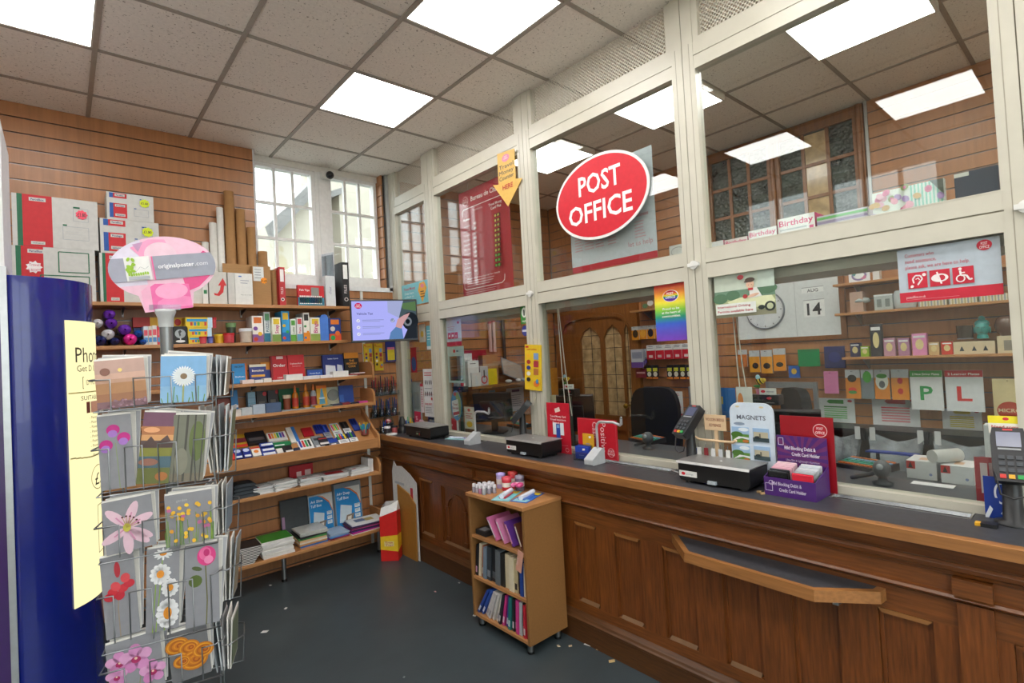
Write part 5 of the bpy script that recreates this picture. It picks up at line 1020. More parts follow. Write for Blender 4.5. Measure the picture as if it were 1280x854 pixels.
mb.prism([(w0, ZT_B+.022), (w1, ZT_B+.022), (w1, 2.66-R)]+[(w1-R+R*math.cos(a*PI/12), 2.66-R+R*math.sin(a*PI/12)) for a in range(1, 7)]+[(w0, 2.66)], BY-BR+.02, BY+.2, '#dcdde0/.5', 'y'); mb.build('top_sign', pb, bevel=.012)
# lit panel wrapped round the corner; A0..A1 in angle, with print bent onto it
A0, A1 = math.radians(38), math.radians(88)
def bend(mb, r):
    mb.v = [Vector((BX+(r-v.y)*math.sin(A0+v.x/r), BY-(r-v.y)*math.cos(A0+v.x/r), v.z)) for v in mb.v]; return mb
Lw = (A1-A0)*BR; z0p, z1p = .76, 1.87
mb = MB(); n = 14
for i in range(n): mb.box(Lw*i/n, 0, z0p, Lw*(i+1)/n, .004, z1p, 'E#fff3b8/.62')
bend(mb, BR+.006).build('lit_panel', pb)
mb = MB(); DK = '#4a4436/.6'
c = mb.canvas((0, -.0012, 0), e=.0004)
c.text('Photo', Lw*.16, 1.705, .062, DK, w=.17); c.text('Get D ID', Lw*.18, 1.668, .026, DK, w=.13); c.frame(Lw*.30, 1.600, Lw*.95, 1.645, .003, DK); c.text('ID PHOTO', Lw*.38, 1.613, .022, DK, w=.09)
for i in range(10): c.rect(Lw*i/10, 1.582, Lw*(i+1)/10, 1.587, '#b5a76a/.6'); c.k -= 1
for i in range(10): c.rect(Lw*i/10, 1.330-.01*math.sin(i/3), Lw*(i+1)/10, 1.335-.01*math.sin(i/3), '#b5a76a/.6'); c.k -= 1
c.text('SUITABLE', Lw*.24, 1.553, .018, DK, w=.13); c.rect(Lw*.36, 1.50, Lw*.46, 1.545, '#6a3428/.6'); c.rect(Lw*.48, 1.50, Lw*.8, 1.545, '#e0a890/.6')
for i in range(9): c.text('- Passport', Lw*.42, 1.475-.019*i, .011, DK, w=.08)
c.ring(Lw*.62, 1.235, .05, .05, .003, '#b5a76a/.6'); c.text('£5', Lw*.5, 1.205, .05, DK, w=.07)
c.frame(Lw*.55, .93, Lw*.97, 1.12, .003, DK); c.rect(Lw*.70, .99, Lw*.85, 1.06, '#c05a4a/.6')
bend(mb, BR+.006).build('panel_lettering', pb)
# ================================================================== SIGNS ON AND BEHIND THE GLASS
XG = XP-.0065          # customers' face of the glass
XI = XP+.0065          # staff face
def on_glass(name, lab, cat, y, z, w, h, bg, draw, inner=False, group=None, t=.0015, off=0):
    return sign(name, lab, cat, ((XI+.0005+off) if inner else (XG-t-.0005-off), y, z), w, h, bg, draw, EAST, t, group=group)
def po_oval(c, cx, cy, rx, ry, ring=True, bg=PORED, fg='#f4f4f2/.4'):
    c.ell(cx, cy, rx, ry, fg, 40); c.ell(cx, cy, rx*.94, ry*.92, bg, 40)
    c.text('POST', cx, cy+ry*.10, ry*.40, fg, 'c', True, w=rx*.85); c.text('OFFICE', cx, cy-ry*.48, ry*.40, fg, 'c', True, w=rx*1.3)
# the big oval: a thick round-edged board on the glass
mb = MB(); a, b = .352, .252
mb.prism([(a*math.cos(2*PI*i/64), b*math.sin(2*PI*i/64)) for i in range(64)], 0, .006, '#ececea/.35', 'y'); c = mb.canvas((0, 0, 0), e=.0005)
c.ell(0, 0, a*.955, b*.935, PORED, 64)
def word(c, t, x0, x1, y, h, m): c.text(t, x0, y, h, m, bold=True, w=x1-x0)
word(c, 'POST', -.155, .165, .035, .118, '#f6f6f4/.4'); word(c, 'OFFICE', -.245, .235, -.135, .118, '#f6f6f4/.4')
tag(mb.build('oval_sign', loc=(XG-.0075, -2.172, 2.553), rot=(0, 0, EAST)), 'large red and white oval sign on the glass', 'sign')
# exchange rate board hung behind the glass
def bureau(c, w, h):
    c.ring(w*.14, h*.905, w*.065, h*.042, .003, '#f0dcdc'); c.text('POST', w*.14, h*.907, h*.018, '#f0dcdc', 'c', True); c.text('OFFICE', w*.14, h*.885, h*.018, '#f0dcdc', 'c', True)
    c.text('Bureau de Change', w*.26, h*.885, h*.045, '#f6e8e6/.5', bold=True, w=w*.66)
    c.line([(w*.07, h*.77), (w*.07, h*.815), (w*.10, h*.83), (w*.86, h*.83), (w*.90, h*.815), (w*.90, h*.79)], .006, '#f2dfdd/.5')
    c.text('Travel Money', w*.62, h*.77, h*.025, '#f4e4e2', bold=True, w=w*.26); c.text('Card Plus', w*.66, h*.735, h*.025, '#f4e4e2', bold=True, w=w*.2); c.text('Our rates today', w*.3, h*.785, h*.02, '#e8c8c8', w=w*.2); c.text('Rates', w*.09, h*.72, h*.022, '#f4e4e2', bold=True, w=w*.14)
    rr = random.Random(4)
    for i in range(11):
        y = h*(.66-.044*i); c.text(['Australia', 'Canada', 'Denmark', 'Europe', 'Japan', 'Norway', 'Poland', 'Sweden', 'Turkey', 'USA', 'Dubai'][i], w*.09, y, h*.016, '#e8c4c4', w=w*.14)
        c.rect(w*.30, y, w*.36, y+h*.018, '#c89090/.5'); c.rect(w*.72, y-h*.004, w*.84, y+h*.026, '#5f1420/.4'); c.rect(w*.73, y, w*.76, y+h*.02, ['#d8c860', '#6ab04a'][i > 7]+'/.4'); c.rect(w*.78, y, w*.82, y+h*.02, ['#b8a850', '#5aa03a'][i > 7]+'/.4')
    c.text('Please ask at the counter for details', w*.15, h*.16, h*.016, '#f0dcdc', w=w*.66); c.lines(w*.14, w*.72, h*.145, 3, h*.022, h*.007, '#d8a0a4')
    c.line([(w*.08, h*.13), (w*.08, h*.085), (w*.12, h*.07), (w*.84, h*.07), (w*.89, h*.09), (w*.90, h*.14)], .006, '#f2dfdd/.5'); c.lines(w*.1, w*.88, h*.05, 2, h*.018, h*.006, '#d8a0a4')
t = thing('exchange_rate_board', 'tall maroon board headed Bureau de Change hanging behind the glass', 'board', (XP+.06, -.655, 2.118), EAST)
mb = MB(); mb.box(0, 0, 0, .62, .008, .86, '#ae2636/.4'); bureau(mb.canvas((0, 0, 0)), .62, .86); mb.build('printed_panel', t)
for x in (.12, .46): mb = MB(); mb.tube([(x, .004, .86), (x+.01, .004, .93), (x, .004, 1.29)], .0015, '#d0d0d0/.3', 5); mb.build('hanging_wire', t)
# arrow sign
t = thing('arrow_sign', 'yellow arrow-shaped travel money sign hanging on the screen post', 'sign', (XP-.046, -1.30, 2.68), EAST)
mb = MB(); mb.prism([(0, .18), (0, .40), (.185, .38), (.185, .17), (.25, .155), (.09, 0), (-.065, .195)], -.003, 0, '#e3b75a/.5', 'y'); c = mb.canvas((0, -.003, 0))
c.ell(.09, .345, .04, .026, '#e08aa8/.5'); c.text('POST', .09, .35, .01, '#f4e4d8', 'c', True); c.text('OFFICE', .09, .336, .01, '#f4e4d8', 'c', True)
for s_, y in (('Travel', .275), ('Money', .235), ('Counter', .195)): c.text(s_, .015, y, .03, '#3c3a4a', w=.155)
c.text('HERE', .045, .125, .034, '#c0282e', bold=True, w=.11); mb.build('arrow_board', t)
mb = MB(); mb.tube([(.03, -.001, .395), (.09, .0, .41), (.17, -.001, .378)], .0012, '#c8c8c8/.4', 5); mb.cyl((.2, .008, .36), (.2, -.004, .36), .008, .008, '#e4e2da/.4', 8); mb.build('hook', t)
# rainbow poster
def rainbow(c, w, h):
    n = 40; st = [(0, (.20, .05, .50)), (.3, (.04, .12, .62)), (.42, (.02, .35, .18)), (.54, (.25, .62, .05)), (.68, (.95, .80, .05)), (.82, (.95, .35, .04)), (1, (.80, .03, .06))]
    for i in range(n):
        t = (i+.5)/n
        for (a, ca), (b, cb) in zip(st, st[1:]):
            if a <= t <= b: k = (t-a)/(b-a); col = [ca[j]+(cb[j]-ca[j])*k for j in range(3)]
        hx = '#%02x%02x%02x' % tuple(int(255*(12.92*v if v < .0031308 else 1.055*v**(1/2.4)-.055)) for v in col); c.rect(0, h*i/n, w, h*(i+1)/n, hx+'/.5'); c.k -= 1
    c.k += 1
    c.ell(w*.5, h*.78, w*.24, h*.105, '#f4f2ee/.5', 36)
    for i in range(8): p = clip([(w*.5+w*.22*math.cos(2*PI*j/36), h*.78+h*.095*math.sin(2*PI*j/36)) for j in range(36)], 1, h*(.685+.0238*i), 1); p = clip(p, 1, h*(.685+.0238*(i+1)), -1); (c.poly(p, ['#7a2a9a', '#4a2aa0', '#2a4ab8', '#2a9a4a', '#e8d02a', '#e8902a', '#d8302a', '#c8202a'][i]+'/.5') if len(p) > 2 else None)
    c.text('POST', w*.5, h*.80, h*.045, '#fff', 'c', True, w=w*.2); c.text('OFFICE', w*.5, h*.735, h*.045, '#fff', 'c', True, w=w*.3)
    for s_, y in (('Proud to be', .54), ('at the heart of', .475), ('communities.', .41)): c.text(s_, w*.5, h*y, h*.042, '#f4f4f0', 'c', True, w=w*(.5 if 'P' in s_ else .56))
on_glass('poster', 'rainbow-striped portrait poster in the corner of the pane', 'poster', -2.508, 1.672, .198, .302, '#e8d02a/.5', rainbow)
def disab(c, w, h):
    R_ = '#c62038/.5'; c.rect(0, 0, w, h*.19, R_); c.text('postoffice.co.uk', w*.07, h*.07, h*.05, '#eacccc', w=w*.2); c.line([(w*.07, h*.045), (w*.6, h*.045)], .0008, '#e0a0a8')
    for s_, y in (('Customers who', .84), ('need assistance,', .73), ('please ask, we are here to help.', .62)): c.text(s_, w*.08, h*y, h*.07, '#c85060', w=w*(.3 if y > .8 else .32 if y > .7 else .64))
    c.ell(w*.86, h*.88, w*.07, h*.09, R_); c.text('POST', w*.86, h*.885, h*.05, '#f0d8d8', 'c', True, w=w*.06); c.text('OFFICE', w*.86, h*.82, h*.05, '#f0d8d8', 'c', True, w=w*.09)
    for i in range(3): c.rect(w*(.1+.225*i), h*.25, w*(.30+.225*i), h*.55, R_); c.k -= 1
    c.k += 1; F = '#f2e6e6/.5'
    c.line([(w*.16, h*.35), (w*.15, h*.43), (w*.18, h*.49), (w*.23, h*.48), (w*.25, h*.42), (w*.22, h*.36), (w*.2, h*.31)], .005, F); c.line([(w*.18, h*.42), (w*.21, h*.44), (w*.22, h*.40)], .003, F); c.ell(w*.27, h*.49, w*.02, h*.03, F, 10, .8); c.ell(w*.14, h*.29, w*.02, h*.025, F, 10, .8)
    c.ell(w*.425, h*.40, w*.085, h*.075, F, 24); c.ell(w*.445, h*.40, w*.035, h*.05, R_, 16); c.line([(w*.40, h*.51), (w*.44, h*.29)], .005, F)
    c.ring(w*.625, h*.345, w*.045, h*.068, .004, F); c.ell(w*.625, h*.515, w*.018, h*.026, F, 12); c.line([(w*.625, h*.485), (w*.63, h*.40), (w*.68, h*.395), (w*.71, h*.31), (w*.735, h*.325)], .006, F); c.line([(w*.628, h*.445), (w*.67, h*.445)], .004, F)
on_glass('poster', 'grey and red assistance poster with three pictograms at right', 'poster', -3.60, 1.762, .292, .202, '#b6c1cb/.5', disab)
def baby(c, w, h):
    for y0, y1, k in ((.45, 1, '#c9d4c4'), (.34, .62, '#6f8f78'), (.1, .42, '#a8b184'), (0, .12, '#8a8a70')): c.rect(0, h*y0, w, h*y1, k+'/.5')
    for x, y, r in ((.1, .45, .13), (.32, .5, .12), (.88, .58, .16), (.7, .5, .12)): c.ell(w*x, h*y, w*r, h*.12, '#55785c/.5', 14)
    c.rect(w*.74, h*.62, w, h, '#c3d2c6/.5')
    c.poly([(w*.22, h*.36), (w*.45, h*.44), (w*.95, h*.42), (w*1.0, h*.3), (w*.95, h*.15), (w*.6, h*.2), (w*.3, h*.25)], '#d9dcb4/.5')
    c.ell(w*.78, h*.17, w*.055, h*.05, '#28322e/.5', 14); c.ell(w*.915, h*.18, w*.085, h*.11, '#262e2c/.5', 20); c.ell(w*.915, h*.18, w*.05, h*.07, '#b7bc98/.5', 16)
    c.poly([(w*.60, h*.40), (w*.60, h*.62), (w*.72, h*.64), (w*.78, h*.48), (w*.8, h*.42)], '#dfe0da/.5'); c.ell(w*.66, h*.46, w*.10, h*.035, '#d8b098/.5', 12, .2); c.ell(w*.62, h*.72, w*.065, h*.10, '#e0b79c/.5', 18); c.ell(w*.62, h*.815, w*.08, h*.055, '#5a4a40/.5', 16); c.ell(w*.57, h*.78, w*.05, h*.02, '#5a4a40/.5', 10); c.rect(w*.585, h*.58, w*.665, h*.63, '#b82a34/.5'); c.ell(w*.53, h*.45, w*.04, h*.05, '#b03a3c/.5', 12)
    c.ell(w*.60-w*.005, h*.70, w*.006, h*.008, '#3a2a22'); c.ell(w*.645, h*.70, w*.006, h*.008, '#3a2a22')
    c.ell(w*.47, h*.90, w*.055, h*.055, '#c04850/.5'); c.rect(w*.02, h*.07, w*.70, h*.32, '#dfe4de/.5')
    c.text('International Driving', w*.05, h*.225, h*.055, '#b84048', bold=True, w=w*.56); c.text('Permits available here', w*.05, h*.115, h*.055, '#b84048', bold=True, w=w*.60)
on_glass('poster', 'landscape poster of a small child in a soapbox car', 'poster', -2.853, 1.766, .287, .205, '#c9d4c4/.5', baby)
# white service poster behind the oval sign
def serv(c, w, h):
    c.rect(0, 0, w, h*.06, '#b62436/.5'); c.text('let us help', w*.70, h*.14, h*.05, '#b8747c', w=w*.26)
    for x, s_ in ((.05, 'Mail'), (.18, 'Money'), (.32, 'Travel'), (.47, 'Communications'), (.78, 'Business')): c.text(s_, w*x, h*.40, h*.035, '#b8646c', bold=True, w=w*(.24 if len(s_) > 9 else .15)); c.lines(w*x, w*(x+.12), h*.36, 6, h*.028, h*.01, '#c9a0a6')
on_glass('poster', 'grey-white services poster half hidden by the oval sign', 'poster', -1.885, 2.135, .63, .62, '#bfc4cc/.5', serv, True, off=.03)
# corner bay
def tmoney(c, w, h):
    c.text('Travel Money', w*.08, h*.72, h*.13, '#b83a5a', bold=True, w=w*.42)
    for i, s_ in enumerate(('Order here', 'collect in', 'branch')): c.text(s_, w*.1, h*(.52-.16*i), h*.11, '#e8f4f4', w=w*.34)
    c.poly([(w*.74, h*.05), (w*.60, h*.6), (w*.66, h*.92), (w*.82, h*.95), (w*.90, h*.65)], '#eaa83a/.5'); c.ell(w*.75, h*.78, w*.06, h*.09, '#e07a8a/.5'); c.lines(w*.68, w*.84, h*.55, 3, h*.11, h*.05, '#6a4a20')
on_glass('notice', 'turquoise travel money sticker low on the upper corner pane', 'notice', .235, 2.135, .49, .20, '#7cc5cf/.5', tmoney)
def redcard(c, w, h): c.lines(w*.12, w*.85, h*.93, 2, h*.05, h*.02, '#c04858'); [c.ell(w*(.2+.2*i), h*(.72-.24*r), w*.05, h*.05, '#44464c') for r in range(2) for i in range(4)]; c.lines(w*.12, w*.88, h*.60, 1, h*.05, h*.012, '#8a8a90'); c.line([(0, h*.47), (w, h*.47)], .002, '#c04858'); c.ell(w*.8, h*.38, w*.08, h*.03, '#c8404a'); c.text('steep start', w*.1, h*.25, h*.05, '#c04050', bold=True, w=w*.7); c.lines(w*.12, w*.85, h*.2, 4, h*.035, h*.014, '#a8a8ae')
on_glass('notice', 'tall white and red notice on the lower corner pane', 'notice', -.07, 1.13, .165, .42, '#dfe0e2/.5', redcard)
on_glass('notice', 'narrow red-edged strip notice beside the tall white notice', 'notice', -.01, 1.16, .05, .26, '#d8cfd2/.5', lambda c, w, h: (c.rect(0, h*.9, w, h, '#c04050/.5'), c.lines(w*.2, w*.8, h*.8, 8, h*.08, h*.03, '#c07080')))
on_glass('card', 'turquoise card with a white foot on the corner pane', 'notice', -.16, 1.72, .085, .21, '#69b4c4/.5', lambda c, w, h: (c.rect(0, 0, w, h*.14, '#d8e4e4/.5'), c.lines(w*.15, w*.85, h*.8, 4, h*.12, h*.03, '#cfe8ea')))
on_glass('card', 'pale card with a yellow sun beside the turquoise card', 'notice', -.04, 1.79, .10, .16, '#d4d6cc/.5', lambda c, w, h: c.ell(w*.5, h*.45, w*.25, h*.18, '#d8b84a/.5'))
on_glass('oval_tag', 'red and blue oval tag hanging below the screen', 'tag', .13, 1.52, .10, .23, '#b8283c/.5', lambda c, w, h: c.ell(w*.5, h*.35, w*.4, h*.28, '#3a5aa0/.5'))
on_glass('leaflet_card', 'crimson leaflet card at the foot of the corner pane', 'leaflet', .115, 1.035, .11, .13, '#b8284a/.5', lambda c, w, h: (c.text('%', w*.2, h*.4, h*.3, '#f0c8d0', bold=True), c.lines(w*.15, w*.85, h*.3, 2, h*.12, h*.05, '#e0a0b0')))
def smalld(c, w, h):
    c.rect(0, 0, w, h*.16, '#d0284e/.5'); c.ell(w*.82, h*.88, w*.07, h*.05, '#d0284e/.5')
    for i in range(3): c.rect(w*(.1+.23*i), h*.28, w*(.31+.23*i), h*.52, '#d0284e/.5'); c.k -= 1
    c.k += 1; c.lines(w*.1, w*.6, h*.75, 3, h*.06, h*.02, '#d08a98'); c.ell(w*.2, h*.4, w*.04, h*.05, '#f2e6e6', 12); c.ell(w*.435, h*.4, w*.06, h*.05, '#f2e6e6', 12); c.ring(w*.66, h*.37, w*.045, h*.045, .003, '#f2e6e6')
on_glass('poster', 'small lilac and pink assistance poster at the top of the second bay', 'poster', -.447, 1.735, .215, .215, '#ccd0e0/.5', smalld, True, off=.005)
# acrylic leaflet pocket under it
t = thing('leaflet_holder', 'pale framed acrylic leaflet pocket hanging on the second bay glass', 'holder', (XI+.006, -.447, 1.43), EAST)
mb = MB(); fr = '#bcd0cc/.3'
for b in ((0, 0, .018, .30), (.212, 0, .23, .30), (.018, 0, .212, .018), (.018, .22, .212, .30)): mb.box(b[0], 0, b[1], b[2], .006, b[3], fr)
c = mb.canvas((0, 0, 0)); c.ell(.10, .262, .018, .014, '#c83a44/.5'); c.rect(.13, .255, .16, .267, '#667'); mb.build('holder_frame', t)
mb = MB(); mb.box(.0185, .002, .0185, .2115, .004, .2195, 'perspex'); mb.build('clear_window', t)
def recyc(c, w, h): c.ell(w*.5, h*.62, w*.36, h*.28, '#e4ece0/.5'); c.rect(w*.42, h*.45, w*.58, h*.72, '#2a3a2a/.5'); c.ell(w*.5, h*.72, w*.08, h*.06, '#2a3a2a/.5'); c.text('recycle', w*.5, h*.1, h*.12, '#e8f0e0', 'c', True, w=w*.6)
on_glass('sticker', 'green square sticker with a white disc at the pane corner', 'sticker', -1.415, 1.85, .075, .125, '#3d8a3a/.5', recyc)
mb = MB(); n = 24; mb.prism([(.036*math.cos(2*PI*i/n), .036*math.sin(2*PI*i/n)) for i in range(n)], 0, .0015, '#3b3f8f/.5', 'y'); mb.canvas((0, 0, 0)).rect(-.03, -.006, .03, .008, '#d8d8ec/.5')
tag(mb.build('sticker', loc=(XG-.002, -1.455, 1.80), rot=(0, 0, EAST)), 'round violet sticker below the green one', 'sticker')
# paint palette pack hung on the post
def palette(c, w, h):
    c.text('paint palette', w*.15, h*.88, h*.045, '#c8502a', bold=True, w=w*.6); c.rect(w*.05, h*.93, w*.25, h*.97, '#c82a2a/.5')
    for i, k in enumerate(('#f0b82a', '#a83a30', '#2a3a8a', '#e8e4d8', '#2a2a2a')): c.ell(w*.25, h*(.75-.13*i), w*.13, h*.048, k+'/.4', 16)
    for i, k in enumerate(('#7a9ac8', '#b03a44', '#b8703a')): c.rect(w*.58, h*(.68-.17*i), w*.88, h*(.82-.17*i), k+'/.5')
    c.ell(w*.75, h*.15, w*.18, h*.07, '#e07a2a/.5'); c.ell(w*.8, h*.2, w*.08, h*.05, '#3a8ac8/.5')
sign('paint_set', 'yellow paint palette pack hanging crooked on the screen post', 'paint set', (XP-.058, -1.475, 1.40), .155, .305, '#e8c22a/.45', palette, EAST, .012).rotation_euler = (0, math.radians(4), EAST)
# white cable hooks on the posts
for i, (y, z) in enumerate([(-1.56, 2.045), (-2.77, 2.043), (-3.965, 2.043)]):
    mb = MB(); mb.cyl((XP-.036, y, z), (XP-.048, y, z), .022, .022, '#e4e4e0/.4', 14); mb.box(XP-.052, y-.03, z-.008, XP-.040, y+.03, z+.010, '#e4e4e0/.4'); mb.tube([(XP-.046, y, z-.01), (XP-.046, y+.002, z-.18), (XP-.05, y-.006, z-.33), (XP-.046, y-.016, z-.31)], .0018, '#d8d4c6/.4', 5)
    tag(mb.build('cable_hook'), 'white cable clip with a thin wire on the %s screen post' % ('second', 'third', 'right-hand')[i], 'hook', 'white clips on the screen posts')
# television
def tvp(c, w, h):
    def E(k): return 'E'+k+'/.5'
    c.poly([(w*.55, h), (w, h), (w, h*.35), (w*.72, h*.55)], E('#4a5a60')); c.poly([(w*.74, h*.92), (w, h*.98), (w, h*.72), (w*.80, h*.78)], E('#5c7a50')); c.poly([(w*.55, h), (w*.8, h), (w*.72, h*.55), (w*.55, h*.7)], E('#a8b0d8'))
    c.ell(w*.90, h*.46, w*.13, h*.24, E('#20262c'), 24); c.ell(w*.86, h*.45, w*.065, h*.12, E('#7a8088'), 20); c.ell(w*.86, h*.45, w*.035, h*.065, E('#1a1e24'), 16); c.poly([(w*.78, 0), (w, 0), (w, h*.42), (w*.86, h*.28)], E('#262c33'))
    c.poly([(w*.55, 0), (w*.58, h*.18), (w*.68, h*.34), (w*.76, h*.28), (w*.78, 0)], E('#5f86b8')); c.poly([(w*.66, h*.32), (w*.70, h*.52), (w*.80, h*.62), (w*.90, h*.68), (w*.86, h*.56), (w*.81, h*.46), (w*.75, h*.27)], E('#d2a2a4'))
    c.ell(w*.62, h*.49, w*.035, h*.055, E('#8f98b8'), 16); c.line([(w*.6, h*.47), (w*.62, h*.45), (w*.65, h*.53)], .004, E('#d8dcf4'))
    c.ell(w*.1, h*.88, w*.055, h*.075, E('#d0205c'), 24); c.text('POST', w*.1, h*.885, h*.03, E('#ffffff'), 'c', True); c.text('OFFICE', w*.1, h*.84, h*.03, E('#ffffff'), 'c', True)
    c.text('Vehicle Tax', w*.07, h*.65, h*.06, E('#5a5c88'), bold=True, w=w*.25)
    for i in range(3): y = h*(.50-.17*i); c.ell(w*.09, y, w*.028, h*.042, E('#e8eaff'), 18); c.line([(w*.08, y), (w*.088, y-h*.015), (w*.105, y+h*.02)], .003, E('#7a80a8')); c.rect(w*.15, y+h*.005, w*.48, y+h*.02, E('#8f96c4')); c.rect(w*.15, y-h*.03, w*.42, y-h*.015, E('#9aa0cc'))
TVA = at(437, 375, 1, -.02); TVB = at(521, 378, 1, -.20)
dx, dy = TVB.x-TVA.x, TVB.y-TVA.y; TW = math.hypot(dx, dy); TR = math.atan2(dy, dx)
tb = at(434, 429, 1, -.02)
TH = TVA.z-tb.z
t = thing('television', 'flat wall screen showing a vehicle tax slide', 'television', (TVA.x, TVA.y, TVA.z-TH), TR)
mb = MB(); mb.box(0, 0, 0, TW, .035, TH, '#0c0d10/.3'); mb.build('screen_body', t, bevel=.004)
mb = MB(); mb.box(.012, -.002, .018, TW-.012, -.0005, TH-.012, 'E#b3b6ff/.5'); c = mb.canvas((.012, -.002, .018)); tvp(c, TW-.024, TH-.03); mb.build('display', t)
mb = MB(); mb.box(TW*.4, .036, TH*.3, TW*.6, .05, TH*.7, '#1a1a1c/.4'); mb.tube([(TW*.5, .05, TH*.5), (TW*.42, .16, TH*.5), (TW*.40, .31, TH*.5)], .016, '#1a1a1c/.4', 8); mb.build('wall_arm', t)
# camera dome under the window head
t = thing('camera_dome', 'black dome security camera on a white block between the windows', 'security camera', (1.66, .42, 3.33))
mb = MB(); mb.box(-.045, -.03, -.03, .05, .028, .03, '#e2e0da/.4'); mb.build('mount', t, bevel=.008)
mb = MB(); mb.sph((.015, -.05, -.01), .035, .035, .035, '#15171b/.15', 16); mb.build('dome', t)
# ================================================================== THINGS ON THE COUNTER
CZ = 1.0005
# ---- weighing scales
def scales(lab, y1, y0, x0, disp):
    w, d = y1-y0, .172; t = thing('weighing_scales', lab, 'scales', (x0, (y0+y1)/2, CZ), 0, 'weighing scales on the counter')
    mb = MB(); mb.prism([(-w/2+.01, .012), (w/2-.01, .012), (w/2, .03), (w/2, .092), (-w/2, .092), (-w/2, .03)], 0, d, '#131416/.45', 'x'); mb.build('scale_body', t, bevel=.006)
    mb = MB(); mb.box(-.006, -w/2-.004, .097, d+.004, w/2+.004, .102, '#b2b2b1/.4/.7'); mb.prism([(-.012, .091), (-.006, .1018), (-.006, .097)], -w/2-.004, w/2+.004, '#b2b2b1/.4/.7', 'y'); mb.cyl((d*.5, 0, .102), (d*.5, 0, .1032), .006, .006, '#e8e8e8/.3', 12); mb.build('steel_plate', t, bevel=.001)
    for sx_, sy_ in ((.02, -1), (.02, 1), (d-.02, -1), (d-.02, 1)): mb = MB(); mb.cyl((sx_, sy_*(w/2-.04), 0), (sx_, sy_*(w/2-.04), .0125), .012, .012, '#1a1a1a/.5', 10); mb.build('foot', t)
    mb = MB()
    if disp:
        mb.box(-.008, -.05, .02, -.001, .02, .055, '#1e2022/.3'); c = mb.canvas((-.008, .02, .02), (0, -1, 0)); c.rect(.008, .008, .05, .028, '#2a3a34/.2'); c.rect(.054, .012, .064, .024, '#b8382e/.4'); c.text('0.000', .014, .012, .010, '#a8d8b0/.4', w=.03); mb.build('display', t)
    else:
        mb.box(-.003, w/2-.095, .030, -.0005, w/2-.005, .056, '#e6e6e4/.5'); c = mb.canvas((-.003, w/2-.005, .030), (0, -1, 0)); c.ell(.022, .013, .010, .007, PORED); c.text('postage', .038, .009, .008, '#8a8f98', w=.035); mb.build('white_label', t)
        mb = MB(); mb.box(-.012, -.02, .012, 0, .02, .026, '#a9b4bc/.2'); mb.build('spirit_level', t)
scales('black scales with steel plate at the far end, with a small display', -.185, -.575, 2.0, True)
scales('black scales with steel plate beside the red travel card sign', -1.50, -1.835, 2.0, False)
scales('black scales with steel plate before the magnet display, largest in view', -2.745, -3.085, 2.02, False)
# ---- speech posts with a bent chrome arm
def stalk(lab, px, py):
    p = at(px, py, 2, 1.0); X = min(p.x, 2.09); t = thing('microphone_stand', lab, 'microphone', (X, sy(px, X, 1.0), CZ), 0, 'bent-arm microphones')
    mb = MB(); mb.prism([(-.055, 0), (.05, 0), (.05, .085), (.03, .085), (-.055, .032)], -.032, .032, '#b8bcc0/.45', 'y'); mb.build('wedge_base', t, bevel=.006)
    mb = MB(); pts = [(.03, 0, .08), (.03, 0, .20)]+[(.03+.0*(i), -.035+.035*math.cos(i*PI/12), .20+.035*math.sin(i*PI/12)) for i in range(1, 7)]+[(.03, -.12, .237), (.03, -.165, .225), (.03, -.175, .232), (.028, -.178, .262)]
    mb.tube(pts, .0075, '#cfd1d3/.35/.6', 8); mb.build('bent_arm', t)
    mb = MB(); mb.sph((.028, -.178, .265), .008, .008, .008, '#8a8d90/.3/1', 8); mb.build('tip', t)
stalk('grey wedge microphone with bent chrome arm at the far counter', 591, 553)
stalk('grey wedge microphone with bent chrome arm beside the blue packets', 744, 576)
# ---- card readers
def reader(lab, px, py, rz, s=1.0, note='', tilt=-.75):
    p = at(px, py, 2, 1.0); X = min(p.x, 2.175); t = thing('card_reader', lab, 'card reader', (X, sy(px, X, 1.0), CZ), rz, 'card readers on black stands')
    mb = MB(); mb.lathe([(.05, 0), (.05, .008), (.028, .014), (.022, .15*s), (.02, .19*s)], '#17181b/.4', 16); mb.build('stand', t)
    T0 = Matrix.Translation((0, -.005, .20*s)) @ Matrix.Rotation(tilt, 4, 'X')
    mb = MB(); mb.T = T0; mb.prism([(-.04, -.09), (.04, -.09), (.044, -.05), (.044, .06), (.038, .09), (-.038, .09), (-.044, .06), (-.044, -.05)], -.022, .018, '#1d1e22/.35', 'y'); mb.build('terminal', t, bevel=.006)
    mb = MB(); mb.T = T0; c = mb.canvas((-.04, -.0225, -.09), e=.0006); c.rect(.01, .115, .07, .165, '#5a5f78/.15'); c.rect(.028, .170, .052, .176, '#c03a3a/.4'); c.rect(.012, .104, .068, .110, '#9a9ca0/.4'); mb.build('screen', t)
    mb = MB(); mb.T = T0
    for i in range(3):
        for j in range(4): mb.box(-.028+.021*i, -.027, .002-.021*j-.02, -.013+.021*i, -.0225, .015-.021*j-.02, '#3c4046/.4' if j < 3 else ['#c8302a/.4', '#e0a82a/.4', '#2a9a4a/.4'][i])
    mb.build('keypad', t)
    mb = MB(); mb.tube([(-.04, -.055, .16*s), (-.03, -.075, .10*s), (0, -.08, .09*s), (.03, -.075, .10*s), (.04, -.055, .16*s)], .0025, '#2a2a2c/.4', 6); mb.build('wire_loop', t)
    mb = MB(); mb.T = T0 @ Matrix.Translation((0, .03, .085)) @ Matrix.Rotation(.35, 4, 'X'); mb.box(-.045, 0, 0, .045, .0015, .06, '#e8e4d8/.5'); c = mb.canvas((-.045, 0, 0)); c.rect(0, .035, .09, .06, '#e8d82a/.5'); c.ell(.045, .050, .008, .005, '#d0283c'); c.text(note or 'Need some', .008, .018, .010, '#c03a3a', bold=True, w=.07); mb.build('notice', t)
